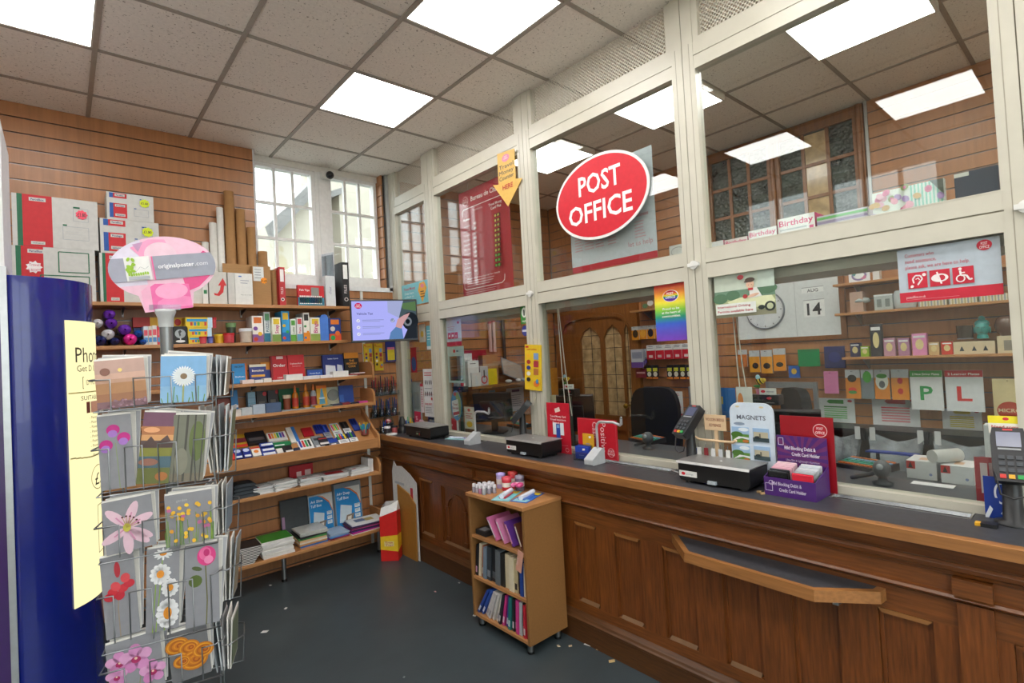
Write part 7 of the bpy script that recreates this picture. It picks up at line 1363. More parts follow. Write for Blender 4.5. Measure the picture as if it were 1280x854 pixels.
# ---- paper bag, big envelopes and cardboard in the corner
def fl(px, py): return at(px, py, 2, 0)
p0, p1, p2 = fl(479, 691), fl(490, 697), fl(505, 691)
t = thing('paper_bag', 'tall red and yellow paper bag standing open in the corner', 'bag', (1.858, -.105, .0005))
hb = .44; bw, bd = .145, .115
mb = MB(); R_, Y_ = '#cf2420/.45', '#e8c02a/.45'
def ring(z, k=1, dz=(0, 0, 0, 0)): return [(-bw/2*k, -bd/2*k, z+dz[0]), (bw/2*k, -bd/2*k, z+dz[1]), (bw/2*k, bd/2*k, z+dz[2]), (-bw/2*k, bd/2*k, z+dz[3])]
lv = [ring(0), ring(.085, 1.0, (.01, -.01, .01, .02)), ring(.19, 1.0, (.01, .02, .01, .0)), ring(.36, 1.0, (0, .05, .03, .02))]
for i, m in ((0, R_), (1, Y_), (2, R_)): mb.add(lv[i]+lv[i+1], [(j, (j+1) % 4, 4+(j+1) % 4, 4+j) for j in range(4)], m)
mb.add(lv[0], [(3, 2, 1, 0)], R_); mb.build('bag_body', t)
mb = MB(); top = [(-bw/2, -bd/2, .36), (bw/2, -bd/2, .41), (bw/2, bd/2, .39), (-bw/2, bd/2, .38)]; up = [(-bw*.42, -bd*.3, .43), (bw*.1, -bd*.2, .45), (bw*.45, bd*.3, .47), (-bw*.3, bd*.4, .46)]
mb.add(top+up, [(j, (j+1) % 4, 4+(j+1) % 4, 4+j) for j in range(4)], '#dfe0de/.6'); mb.build('white_lining', t)
mb = MB(); c = mb.canvas((-bw/2, -bd/2-.0005, 0)); c.rect(.032, .120, .112, .160, '#e8d890/.45'); c.text('Tree', .038, .143, .015, '#c8482a', bold=True, w=.065); c.text('Toys', .042, .124, .015, '#c84a8a', bold=True, w=.065); mb.build('bag_print', t)
t.rotation_euler[2] = -.75
mb = MB(); mb.prism([(0, 0), (.28, 0), (.29, .58), (.10, .53), (.0, .46)], 0, .010, '#a9752f/.6', 'x'); tag(mb.build('cardboard_sheet', loc=(1.962, -.335, .001), rot=(0, math.radians(.6), 0)), 'brown cardboard sheet leaning against the counter behind the bag', 'cardboard')
t = thing('envelope_bundle', 'bundle of large white envelopes leaning on the counter front', 'envelopes', (1.9825, -.345, .001))
mb = MB(); mb.prism([(.0, 0), (.40, 0), (.405, .68), (.37, .77), (.33, .73), (.24, .74), (.10, .69), (-.002, .63)], 0, .005, '#dedddb/.6', 'x'); mb.build('front_envelope', t)
mb = MB(); mb.prism([(.01, .02), (.39, .02), (.40, .60), (.01, .63)], .0055, .007, '#cfd0d2/.6', 'x'); mb.build('rear_envelope', t)
mb = MB(); mb.box(-.0012, .06, .48, -.0003, .10, .58, '#c8343c/.5'); mb.box(-.0012, .2, .58, -.0003, .36, .6, '#b8bcc4/.5'); mb.build('red_flap', t)
# ---- litter on the floor
for i, (px, py, s, c) in enumerate([(338, 732, .011, '#e4e4e2/.6'), (357, 761, .014, '#d8d4d0/.6'), (331, 790, .022, '#e8e8e6/.6'), (485, 701, .012, '#e6e6e4/.6'), (544, 740, .010, '#d8a8a8/.6'), (594, 769, .020, '#eceae6/.6'), (574, 729, .008, '#c8c8c4/.6'), (736, 806, .026, '#f0efec/.6'), (698, 808, .012, '#c8b49a/.6'), (713, 808, .012, '#c8b090/.6'), (747, 812, .011, '#c8a87a/.6'), (765, 827, .020, '#c8ac78/.6'), (798, 837, .008, '#d8d0c8/.6'), (387, 708, .009, '#a89a8a/.6'), (505, 847, .008, '#8a9090/.6')]):
    p = fl(px, py); rr = random.Random(i); mb = MB(); mb.prism([(-s, -s*.5), (s*.7, -s*.6), (s, s*.4), (-s*.6, s*.6)], .0006, .003, c); near = ['below the left shelf leg', 'on open floor below the lowest shelf', 'nearest the card spinner, large', 'in front of the paper bag', 'pinkish, between bag and bookcase', 'by the left foot of the bookcase', 'along the far counter foot', 'largest, right of the bookcase', 'just right of the bookcase foot', 'second right of the bookcase foot', 'next to the large scrap by the counter', 'thin long one by the counter plinth', 'far right by the plinth', 'in the shade under the lowest shelf', 'faint, at the bottom edge of the photo'][i]
    tag(mb.build('paper_scrap', loc=(p.x, p.y, 0), rot=(0, 0, rr.random()*6)), 'paper scrap on the floor, '+near, 'scrap', 'scraps on the floor')
# ================================================================== STAFF SIDE: DESK THINGS
DZ = .9655
def on_desk(px, py, z=DZ): return at(px, py, 2, z)
# monitors
def monitor(lab, x, y, rz, w=.40, h=.30):
    t = thing('monitor', lab, 'monitor', (x, y, DZ), rz, 'monitors on the staff desk')
    mb = MB(); mb.box(-.10, -.08, 0, .10, .08, .015, '#17181b/.4'); mb.box(-.025, -.02, .015, .025, .02, .14, '#17181b/.4'); mb.build('stand', t, bevel=.004)
    mb = MB(); T0 = Matrix.Translation((0, 0, .10)) @ Matrix.Rotation(.22, 4, 'X'); mb.T = T0; mb.box(-w/2, -.018, 0, w/2, .022, h, '#1b1c20/.35'); mb.box(-w*.3, -.045, h*.2, w*.3, -.018, h*.75, '#202125/.4'); mb.build('screen_back', t, bevel=.006)
    mb = MB(); mb.T = T0; mb.canvas((w/2, .022, 0), (-1, 0, 0)).rect(.015, .015, w-.015, h-.015, '#2a323c/.15'); mb.build('display', t)
monitor('dark monitor seen from behind in the second bay', 2.66, -.56, EAST+.6, .34, .26); monitor('dark monitor seen from behind beside the swivel chair', 2.60, -1.80+.28, EAST+.55, .36, .27); monitor('dark monitor seen from behind, next to the plain dark red board', 2.66, -2.98, EAST+.3, .34, .225)
# customer displays on poles with a bee ornament
def pole_display(lab, px, pyt, extra):
    X = 2.47; z = 1.30; y = sy(px, X, z); z = sz(X, y, pyt); t = thing('customer_display', lab, 'customer display', (X, y, DZ), EAST, 'pole displays behind the glass'); h = z-DZ
    mb = MB(); mb.cyl((0, 0, 0), (0, 0, .012), .05, .05, '#1b1c1f/.4', 16); mb.cyl((0, 0, .012), (0, 0, h-.05), .016, .016, '#2c4038/.4', 12); mb.build('pole', t)
    mb = MB(); mb.box(-.075, -.03, h-.05, .075, .03, h, '#17181b/.35'); c = mb.canvas((-.075, -.03, h-.05)); c.rect(.008, .012, .07, .038, '#26302c/.2'); c.ell(.105, .034, .012, .007, '#c83040/.4'); c.rect(.09, .010, .13, .014, '#8a8d90'); mb.build('display_head', t, bevel=.003)
    if 'tag' in extra: mb = MB(); mb.box(-.02, -.02, h+.0005, .06, -.015, h+.032, '#e6e4e0/.5'); mb.canvas((-.02, -.02, h)).ell(.018, .016, .011, .007, '#c82a3c').rect(.035, .012, .07, .018, '#b0b0b4'); mb.build('white_tag', t)
    if 'bee' in extra:
        mb = MB(); mb.cyl((-.03, 0, h), (-.03, 0, h+.025), .013, .016, '#d87a9a/.5', 12); mb.tube([(-.03, 0, h+.025), (-.025, 0, h+.05)], .002, '#3a7a3a/.5', 5); mb.sph((-.04, 0, h+.04), .018, .004, .008, '#3a8a3a/.5', 8); mb.build('flower_pot', t)
        mb = MB(); mb.sph((-.022, 0, h+.065), .022, .014, .016, '#e8c83a/.5', 12); mb.sph((-.004, 0, h+.07), .011, .011, .011, '#e0bc34/.5', 10); mb.cyl((-.032, 0, h+.062), (-.028, 0, h+.064), .0165, .0165, '#2a2620/.5', 12); mb.cyl((-.018, 0, h+.066), (-.014, 0, h+.068), .0160, .0160, '#2a2620/.5', 12); mb.sph((-.03, -.006, h+.085), .012, .003, .014, '#a8d4e8/.4', 8); mb.build('bee', t)
    if 'pot' in extra: mb = MB(); mb.cyl((.03, 0, h), (.03, 0, h+.03), .013, .016, '#c82a2a/.4', 12); mb.sph((.03, 0, h+.05), .024, .012, .016, '#3a9a3a/.5', 10); mb.sph((.03, -.008, h+.058), .012, .01, .012, '#e8ece4/.5', 8); mb.build('flower_pot', t); mb = MB(); mb.box(-.07, -.02, h+.0005, -.01, -.015, h+.03, '#e4e2dc/.5'); mb.sph((-.04, 0, h+.05), .03, .01, .012, '#3a8a3a/.5', 8); mb.build('white_tag', t)
pole_display('black pole display with a red flower pot in the second bay', 576, 483, 'pot'); pole_display('black pole display with a yellow bee ornament beside the blind cords', 712, 486, 'tag bee'); pole_display('black pole display with a bee ornament behind the magnet board', 958, 493, 'tag bee')
# swivel chairs
def chair(lab, x, y, rz, zt=1.33):
    t = thing('swivel_chair', lab, 'chair', (x, y, 0), rz, 'black swivel chairs'); K = 'chairblack'
    mb = MB()
    for i in range(5): a = i*2*PI/5; mb.tube([(0, 0, .10), (.28*math.cos(a), .28*math.sin(a), .07)], .018, '#17181a/.4', 8)
    mb.build('star_base', t)
    for i in range(5): a = i*2*PI/5; mb = MB(); mb.cyl((.28*math.cos(a)-.012, .28*math.sin(a), .028), (.28*math.cos(a)+.012, .28*math.sin(a), .028), .0275, .0275, '#1d1d1f/.4', 12); mb.build('castor', t)
    mb = MB(); mb.cyl((0, 0, .11), (0, 0, .58), .03, .022, '#2a2b2d/.3/.6', 12); mb.build('gas_column', t)
    mb = MB(); mb.prism([(.24*math.copysign(abs(math.cos(a))**.6, math.cos(a)), .23*math.copysign(abs(math.sin(a))**.6, math.sin(a))) for a in [2*PI*i/28 for i in range(28)]], .585, .66, K); mb.build('seat', t, bevel=.02)
    mb = MB(); n = 30; w, h = .195, (zt-.76)/2; zc = zt-h
    out = [(w*math.copysign(abs(math.cos(a))**.45, math.cos(a))*(1-.06*math.sin(a)), zc+h*math.copysign(abs(math.sin(a))**.5, math.sin(a))) for a in [2*PI*i/n for i in range(n)]]
    mb.prism(out, .20, .27, K, 'y'); mb.build('backrest', t, bevel=.025)
    mb = MB(); mb.tube([(0, .10, .60), (0, .29, .62), (0, .30, .80), (0, .28, 1.0)], .02, '#17181a/.4', 8); mb.build('back_bar', t)
    for s in (-1, 1): mb = MB(); mb.tube([(s*.24, .05, .62), (s*.28, .05, .66), (s*.28, .05, .80)], .014, '#17181a/.4', 8); mb.box(s*.28-.03, -.10, .80, s*.28+.03, .15, .825, '#1a1b1d/.5'); mb.build('armrest', t, bevel=.005)
chair('large black swivel chair behind the pane with the wooden door', 3.12, -1.775, EAST+.2, 1.325); chair('black swivel chair half hidden behind the magnet display', 3.9, -2.33, EAST-.8, 1.27)
# scanners, cartons, keyboards, leaflets
def scanner(lab, px, py):
    p = on_desk(px, py); t = thing('barcode_scanner', lab, 'scanner', (p.x, p.y, DZ), EAST, 'grey hand scanners'); mb = MB(); mb.lathe([(.04, 0), (.042, .012), (.02, .02), (.016, .04)], '#3a3c40/.4', 14); mb.build('stand', t)
    mb = MB(); mb.sph((0, -.005, .072), .036, .04, .042, '#55585c/.4', 14); mb.build('scan_head', t); mb = MB(); mb.sph((0, -.035, .085), .016, .014, .016, '#9aa0a4/.2', 10); mb.build('lens', t); mb = MB(); mb.tube([(-.02, .03, .055), (-.06, .05, .03), (-.14, .04, .004)], .010, '#3a3c40/.4', 8); mb.build('grip', t)
scanner('grey hand scanner standing behind the right tray', 1104, 606); scanner('grey hand scanner standing before the swivel chair', 811, 561)
def cartonw(lab, px0, px1, pyb, pyt):
    p, q = on_desk(px0, pyb), on_desk(px1, pyb+6); w = abs(p.y-q.y); x = p.x; h = sz(x, (p.y+q.y)/2, pyt)-DZ
    t = thing('label_carton', lab, 'carton', (x, p.y, DZ), EAST, 'white cartons on the staff desk'); mb = MB(); mb.box(0, 0, 0, w, .16, h, '#dfe0e2/.5'); c = mb.canvas((0, 0, 0)); c.rect(0, h*.55, w*.3, h*.98, '#c8302a/.5'); c.poly([(w*.06, h*.6), (w*.14, h*.95), (w*.22, h*.6)], '#2a2422/.5'); c.ell(w*.8, h*.3, .006, .006, '#8a98c8'); mb.build('carton_body', t)
    mb = MB(); c = mb.canvas((0, 0, h+.0002), (1, 0, 0), (0, 1, 0)); c.rect(w*.35, .04, w*.65, .10, '#d8b090/.5'); mb.build('top_label', t); return Vector((x, p.y, DZ+h))
cartonw('white carton with a red corner, left one under the paper roll', 1134, 1170, 597, 577); RC = cartonw('white carton with a red corner, right one under the paper roll', 1177, 1217, 603, 583)
d_ = Vector((.8, -.6, 0)); c0 = RC+Vector((.01, .03, .031))
mb = MB(); mb.T = Matrix.Translation(c0) @ d_.to_track_quat('Z', 'Y').to_matrix().to_4x4(); mb.lathe([(.03, 0), (.03, .13), (.027, .13), (.027, .125), (.0001, .125)], '#d0d2cf/.6', 18); tag(mb.build('paper_roll'), 'white paper roll lying across the two cartons', 'paper roll')
p = on_desk(1166, 606); mb = MB(); mb.box(-.03, -.075, 0, .03, .075, .001, '#e6e6e6/.5'); tag(mb.build('label_strip', loc=(p.x, p.y, DZ)), 'white label strip lying on the staff desk before the cartons', 'label')
p = on_desk(1107, 590); mb = MB(); mb.prism([(-.03, -.10), (.03, -.11), (.02, .10), (-.02, .11)], .07, .078, '#24409a/.4'); mb.cyl((0, -.08, 0), (0, -.08, .07), .008, .008, '#202226/.4', 8); mb.cyl((0, .06, 0), (0, .06, .07), .008, .008, '#202226/.4', 8); tag(mb.build('coin_tray', loc=(p.x+.12, p.y, DZ)), 'dark blue slanted tray behind the right hand scanner', 'tray')
for lab, px, py in (('keyboard with teal and orange keys right of the plain dark red board', 1066, 592), ('keyboard with teal and orange keys before the large swivel chair', 790, 556), ('keyboard with teal and orange keys in the second bay', 632, 536)):
    p = on_desk(px, py); t = thing('keyboard', lab, 'keyboard', (p.x+.08, p.y, DZ), EAST-.25, 'colour-keyed keyboards'); mb = MB(); mb.prism([(0, 0), (.15, 0), (.15, .035), (0, .02)], -.115, .115, '#2a2c30/.4', 'x'); mb.build('keyboard_body', t)
    mb = MB()
    for i in range(5):
        for j in range(8): y = .012+.027*i; z = .0205+.1*y; mb.box(-.107+.027*j, y, z, -.085+.027*j, y+.022, z+.006, ['#d8702a/.5', '#3aa08a/.5', '#3aa08a/.5', '#7aa8c8/.5', '#d8702a/.5'][i])
    mb.build('keycaps', t)
def stander(name, lab, cat, px0, px1, pb, pt, X, bg, draw, t=.004, z=None, group=None): return board(name, lab, cat, px0, px1, pb, pt, X, bg, draw, t, group, z or DZ)
# oval travel tag and yellow leaflets in the second bay
y = sy(571, 2.30, 1.15); zc = sz(2.30, y, 507); n = 28; a, b = .075, .125; mb = MB(); mb.prism([(a*math.cos(2*PI*i/n), b*math.sin(2*PI*i/n)) for i in range(n)], 0, .003, '#3f8fc8/.4', 'y'); c = mb.canvas((0, 0, 0)); c.poly([(-.02, .10), (.03, .115), (.065, .06), (.07, 0), (.06, -.07), (.02, -.11), (.03, 0)], '#8fa87a/.4'); c.poly([(-.062, .035), (.03, .055), (.04, -.075), (-.04, -.095), (-.058, -.06)], '#dfe2e4/.4'); c.poly([(-.05, -.06), (.042, -.045), (.04, -.07), (-.045, -.085)], '#b83a44/.4'); c.text('Travel', -.045, .0, .02, '#a84a54', bold=True, w=.065); c.text('Essentials', -.055, -.03, .02, '#a84a54', bold=True, w=.09); c.ell(-.01, .095, .02, .016, '#c84a5a/.4'); mb.box(-.012, .0035, DZ+.0005-zc, .012, .006, 0, '#d8dadc/.4')
tag(mb.build('oval_tag', loc=(2.30, y, zc), rot=(0, 0, EAST)), 'blue oval travel tag standing inside the second bay', 'tag')
stander('leaflet', 'narrow white leaflet with yellow picture beside the oval tag', 'leaflet', 582, 594, 542, 509, 2.36, '#d8d4c6/.5', lambda c, w, h: (c.rect(0, 0, w, h*.3, '#6a5040/.5'), c.ell(w*.5, h*.45, w*.3, h*.1, '#e0b83a/.5'), c.ell(w*.5, h*.9, w*.15, h*.05, '#c83a44'), c.lines(w*.15, w*.85, h*.8, 3, h*.07, h*.03, '#c86a6a')))
stander('leaflet', 'low red leaflet beneath the oval travel tag', 'leaflet', 557, 571, 536, 523, 2.31, '#b8283a/.45', lambda c, w, h: c.lines(w*.1, w*.8, h*.7, 2, h*.25, h*.1, '#e8c8cc'))
stander('leaflet', 'blue leaflet lying upright left of the second bay post', 'leaflet', 536, 553, 529, 517, 2.31, '#1f4a9a/.45', lambda c, w, h: c.lines(w*.1, w*.8, h*.7, 2, h*.25, h*.1, '#c8d4ec'))
for i in range(2): stander('red_folder', '%s red folder standing beside the right card reader' % ('left', 'right')[i], 'folder', 1222+7*i, 1240+7*i, 604, 572, 2.40+.03*i, '#a81f33/.45', lambda c, w, h: c.rect(w*.4, h*.35, w*.9, h*.9, '#d8c8cc/.5'))
stander('box_file', 'white box behind the right card reader under the yellow notice', 'box', 1236, 1262, 562, 532, 2.55, '#dfe2e4/.5', None, .06)
stander('id_card', 'blue bank card hanging behind the right-hand post', 'card', 900, 921, 498, 485, 2.33, '#2a6ab0/.3', lambda c, w, h: (c.rect(w*.08, h*.45, w*.25, h*.7, '#d8b84a/.4'), c.ell(w*.85, h*.2, w*.1, h*.14, '#d8702a')), .002, 1.27)
stander('white_tag', 'white tag with a red mark behind the magnet board top', 'tag', 922, 942, 495, 484, 2.33, '#e2e0dc/.5', lambda c, w, h: c.ell(w*.25, h*.5, w*.18, h*.3, '#e08a4a'), .002, 1.28)
for lab, px, pb, pt, bg in (('cream tag hanging on the blind cord', 690, 501, 494, '#d8ccb0/.5'), ('yellow packet hanging behind the blind cords', 693, 476, 460, '#d88a2a/.5')): stander('tag_card', lab, 'tag', px-5, px+6, pb, pt, 2.33 if 'cream' in lab else 2.6, bg, None, .002, 1.2)
# end-wall shelf with stationery boxes
SZ_ = 1.33; t = thing('office_shelf', 'brown shelf on the staff end wall behind the second bay', 'shelf', (0, 0, 0)); mb = MB(); mb.box(2.95, .14, SZ_-.025, 4.40, .445, SZ_, 'beech_side'); mb.build('board', t); 
for x in (3.1, 4.2): mb = MB(); mb.prism([(.44, SZ_-.20), (.44, SZ_-.0255), (.17, SZ_-.0255)], x-.01, x+.01, '#8a6a48/.5', 'x'); mb.build('bracket', t)
def sh(name, lab, cat, px0, px1, pyt, Y, col, draw=None, dep=.06, z=SZ_): return carton(name, lab, cat, px0, px1, pyt, Y, z, dep, col, draw)
sh('white_box', 'tall white box with black print on the office shelf', 'box', 577, 592, 442, .22, '#dfe2e2/.5', lambda c, w, h: c.text('None', w*.5, h*.75, h*.09, '#444', 'c', w=w*.6)); sh('white_box', 'white box right of the printed one on the office shelf', 'box', 586, 600, 451, .17, '#e4e6e6/.5', lambda c, w, h: c.lines(w*.2, w*.8, h*.9, 1, .01, .008, '#555')); sh('white_box', 'small stacked white box on the office shelf', 'box', 590, 602, 466, .155, '#dadcdc/.5', None, .012)
sh('scissors_pack', 'grey pack with red scissors handles on the office shelf', 'scissors', 601, 611, 458, .2, '#b8bcc4/.4', lambda c, w, h: (c.ring(w*.5, h*.3, w*.4, h*.22, w*.12, '#c82a34/.4'), c.rect(w*.42, h*.4, w*.58, h*.8, '#3a3c40')))
sh('yellow_box', 'yellow box on the office shelf', 'box', 611, 622, 461, .2, '#dcc81f/.5'); sh('brown_carton', 'brown carton behind the yellow box', 'carton', 605, 624, 444, .33, 'cardboard', None, .08)
sh('red_sign', 'maroon sign lying against the end wall above the boxes', 'sign', 580, 610, 438, .43, '#a82038/.5', lambda c, w, h: c.text('Bureau de', w*.2, h*.7, h*.08, '#d8a8b0', w=w*.5), .006)
x0, x1 = sx(627, .3, SZ_), sx(660, .3, SZ_); mb = MB(); mb.box(0, 0, 0, (x1-x0)*.8, .012, .22, '#8a8d94/.35'); mb.canvas((0, 0, 0)).rect(.012, .012, (x1-x0)*.8-.012, .208, '#b0a49a/.3'); tag(mb.build('tablet_screen', loc=(x0, .26, SZ_+.03), rot=(-.5, .35, 0)), 'grey framed screen leaning askew on the office shelf', 'screen').location.z = SZ_+.10
for i, (px, Y) in enumerate([(636, .17), (648, .19), (655, .16)]):
    x = sx(px, Y, SZ_); mb = MB(); mb.sph((0, 0, .02), .045, .03, .02, ['#c9ccd0/.3', '#e4e6e8/.4', '#9aa0a8/.3'][i], 9); tag(mb.build('cable_bundle', loc=(x, Y, SZ_+.0005), rot=(0, 0, i*.7)), '%s crumpled pale bundle of wrapping on the office shelf' % ('left', 'middle', 'right')[i], 'bundle', 'pale bundles on the shelf')
# wrapping-paper rolls hung on the end wall
for i, (px, top, bot, c1, c2) in enumerate([(614, 398, 440, '#d8b0b0/.4', '#b83a4a/.4'), (619, 396, 440, '#dcb8b4/.4', '#c03a4a/.4'), (631, 392, 455, '#3a2c2e/.4', '#c82a3c/.4')]):
    Y = .40; x = sx(px, Y, 1.6); z0, z1 = sz(x, Y, bot), sz(x, Y, top); mb = MB(); mb.cyl((0, 0, 0), (0, 0, z1-z0-.06), .02, .02, c1, 12); mb.cyl((0, 0, z1-z0-.06), (0, 0, z1-z0), .021, .021, c2, 12); mb.box(-.018, .018, z1-z0-.03, .018, .047, z1-z0-.02, '#b8b8b8/.4'); tag(mb.build('wrapping_roll', loc=(x, Y, z0)), '%s wrapping paper roll hung on the staff end wall' % ('left pink', 'right pink', 'dark, red-topped')[i], 'wrapping roll', 'wrapping rolls on the end wall')
sign('notice', 'printed white notice on the end wall below the office shelf', 'notice', (sx(634, .44, 1.1), .442, .98), .26, .27, '#c8c4cc/.5', lambda c, w, h: (c.rect(w*.3, h*.82, w*.75, h*.92, '#6a4a70/.5'), c.lines(w*.1, w*.9, h*.7, 6, h*.09, h*.03, '#8a8a94')), 0, .004)
sign('notice', 'narrow blue notice on the end wall behind the second bay monitor', 'notice', (sx(612, .44, 1.1), .442, .95), .09, .30, '#5a9ac0/.5', lambda c, w, h: c.lines(w*.15, w*.85, h*.85, 5, h*.1, h*.03, '#d8e8f0'), 0, .004)
# ================================================================== REAR WALL GOODS (x = rear wall)
XR_ = XS-.0015
def hang(name, lab, cat, y0, y1, z0, z1, bg, draw, X=None, t=.012, group=None, hook=True, rx=0):
    """pack on a metal hook; y0 > y1 (left to right as seen)"""
    X = X or XS-.06; w, h = y0-y1, z1-z0; r = thing(name, lab, cat, (X, y0, z0), EAST, group)
    mb = MB(); mb.box(0, 0, 0, w, t, h, bg); c = mb.canvas((0, 0, 0)); draw and draw(c, w, h); mb.build('pack', r, bevel=.0015)
    if hook: mb = MB(); mb.tube([(w/2, -(XR_-X)*0-.03, h-.01), (w/2, 0, h-.012), (w/2, XR_-X-.001, h-.012)], .0025, CHROME, 6); mb.build('hanger_hook', r)
    return r
def blis(card, *items):
    def d(c, w, h):
        c.rect(0, 0, w, h*.72, card)
        for x, y, rx_, ry_, k in items: c.ell(w*x, h*y, w*rx_, h*ry_, k+'/.4', 14)
    return d
GK = '#c4c8cc/.4'
# bay four hook row
hang('key_pack', 'red and grey accessory pack, leftmost of the hook row behind the right pane', 'accessory', -1.90, -1.98, 1.42, 1.57, GK, blis('#c8702a/.4', (.4, .3, .15, .25, '#5a2a2a')), group='accessory packs on the rear wall')
hang('mouse_pack', 'orange-carded mouse pack, first of the pair by the clock', 'accessory', -2.0, -2.09, 1.37, 1.56, GK, blis('#e09a2a/.4', (.55, .3, .3, .14, '#2a2420')), group='accessory packs on the rear wall'); hang('mouse_pack', 'orange-carded mouse pack, second of the pair by the clock', 'accessory', -2.10, -2.195, 1.36, 1.56, GK, blis('#e8a03a/.4', (.5, .32, .32, .13, '#3a342c')), group='accessory packs on the rear wall'); hang('mouse_pack', 'single orange-carded mouse pack left of the green pouch', 'accessory', -2.205, -2.305, 1.38, 1.57, GK, blis('#e8942a/.4', (.5, .28, .3, .11, '#24221f')), group='accessory packs on the rear wall')
hang('passport_card', 'small blue card left of the green pouch', 'card', -2.32, -2.405, 1.32, 1.42, '#2a6ac0/.45', blis('#2a62b4/.45', (.5, .55, .25, .25, '#d8b03a')), XS-.05)
hang('document_pouch', 'bright green plastic pouch on the rear wall hooks', 'pouch', -2.415, -2.575, 1.415, 1.555, '#0f8a4f/.25', lambda c, w, h: c.rect(w*.05, h*.85, w*.95, h*.97, '#0c7a44/.25'), XS-.09)
hang('travel_pillow', 'navy moulded hanger pack right of the green pouch', 'accessory', -2.61, -2.755, 1.40, 1.57, '#232c66/.4', blis('#1f2758/.4', (.5, .5, .3, .25, '#2f3a7c')), XS-.09)
hang('pink_pouch', 'pink pouch hanging below the navy pack', 'pouch', -2.60, -2.70, 1.20, 1.375, '#d07aa8/.4', lambda c, w, h: c.line([(w*.1, h*.9), (w*.9, h*.9)], .003, '#b85a8a'), XS-.10)
for i, (y0, y1, lab, d) in enumerate([(-2.745, -2.845, 'luggage pack with black and rainbow straps', blis('#d8862a/.4', (.45, .7, .3, .13, '#24221f'), (.45, .3, .28, .09, '#d83a3a'), (.45, .22, .28, .06, '#3a9a4a'))), (-2.85, -2.93, 'green and grey lock pack beside the strap pack', blis('#7a868a/.4', (.5, .75, .35, .2, '#4ab03a'), (.5, .3, .38, .2, '#7d878c'))), (-2.935, -3.03, 'green padlock pack with a white bubble', blis('#d8862a/.4', (.5, .6, .42, .28, '#e6ece4'), (.5, .5, .2, .12, '#5a5f64'), (.5, .78, .35, .08, '#3a8a2a'))), (-3.04, -3.145, 'orange-carded pack with two red ladybird shapes', blis('#e8922a/.4', (.5, .62, .16, .1, '#c82a2a'), (.5, .28, .16, .1, '#c82a2a')))]):
    hang('travel_lock_pack', lab, 'accessory', y0, y1, 1.165, 1.385, GK, d, XS-.085, group='travel packs on the rear wall')
def plate(hd, t1, L, col):
    def d(c, w, h): c.rect(0, h*.84, w, h, hd); c.text(t1, w*.5, h*.885, h*.055, '#f0f4f0', 'c', True, w=w*.84); c.text(L, w*.5, h*.26, h*.36, col, 'c', True, w=w*.40)
    return d
hang('learner_plate', 'white plate pack with a large green letter P', 'plate', -3.155, -3.335, 1.10, 1.375, '#dfe3e4/.4', plate('#3a9a3f/.4', '2 New Driver Plates', 'P', '#1f9a4f/.45'), XS-.10); hang('learner_plate', 'white plate pack with a large red letter L', 'plate', -3.35, -3.545, 1.10, 1.375, '#dfe3e6/.4', plate('#c83038/.4', '2 Learner Plates', 'L', '#d8342f/.45'), XS-.10)
hang('cloth_pack', 'cream cleaning cloth pack with a red label at the far right', 'cloth', -3.59, -3.74, 1.03, 1.32, '#dccb9a/.4', lambda c, w, h: (c.ell(w*.5, h*.3, w*.4, h*.2, '#b8402a/.4'), c.text('MICRO', w*.5, h*.27, h*.08, '#ecd8b0', 'c', True, w=w*.7)), XS-.12)
def table(hd, row, bgk='#e4e8e6'):
    def d(c, w, h):
        c.poly([(w*.28, h*.86), (w*.34, h*.94), (w*.72, h*.94), (w*.72, h*.78), (w*.34, h*.78)], hd); c.ell(w*.88, h*.9, w*.06, h*.05, '#c82a3c/.5')
        for i in range(6): c.rect(w*.2, h*(.62-.09*i), w*.8, h*(.67-.09*i), row if i else hd)
    return d
hang('price_chart', 'white chart with green table rows on the rear wall', 'chart', -2.505, -2.775, .965, 1.155, '#dce2e2/.5', table('#3a8a3a/.5', '#8ac88a/.5'), XS-.012, .003, hook=False); hang('price_chart', 'white chart with red table rows on the rear wall', 'chart', -2.89, -3.18, .955, 1.175, '#dcdee2/.5', table('#c83a48/.5', '#dc8a94/.5'), XS-.012, .003, hook=False); hang('price_chart', 'white chart with yellow table rows on the rear wall', 'chart', -3.305, -3.515, .955, 1.105, '#dcdee0/.5', table('#d8c02a/.5', '#d0c048/.5'), XS-.012, .003, hook=False)
# three shelves with gifts at right
for z, y0, y1, lab in ((1.818, -2.74, -4.05, 'middle gift shelf on the rear wall carrying the glass ornaments'), (2.04, -2.74, -4.05, 'upper gift shelf on the rear wall carrying the unicorn card'), (1.485, -2.77, -4.05, 'lower gift shelf on the rear wall with the turquoise head'), (2.02, -.86, -1.56, 'short gift shelf right of the arched door')):
    t = thing('gift_shelf', lab, 'shelf', (0, 0, 0), 0, 'gift shelves on the rear wall'); mb = MB(); mb.box(XS-.21, y1, z-.018, XS-.001, y0, z, 'beech'); mb.build('board', t, bevel=.002)
    for yy in (y0-.12, y1+.25): mb = MB(); mb.prism([(XS-.001, z-.10), (XS-.001, z-.0185), (XS-.15, z-.0185)], yy-.004, yy+.004, '#b8babc/.3/1', 'y'); mb.build('bracket', t)
def gift(name, lab, cat, px0, px1, pyt, z, col, draw=None, dep=.06, X=None, group=None):
    X = X or XS-.17; y0, y1 = sy(px0, X, z+.02), sy(px1, X, z+.02); h = max(.03, sz(X, (y0+y1)/2, pyt)-z); mb = MB(); w = y0-y1-.003; mb.box(0, 0, 0, w, dep, h, col)
    if draw: draw(mb.canvas((0, 0, 0)), w, h)
    return tag(mb.build(name, loc=(X, y0, z+.0005), rot=(0, 0, EAST), bevel=.0015), lab, cat, group)
L1, L2, L3 = 2.04, 1.818, 1.485
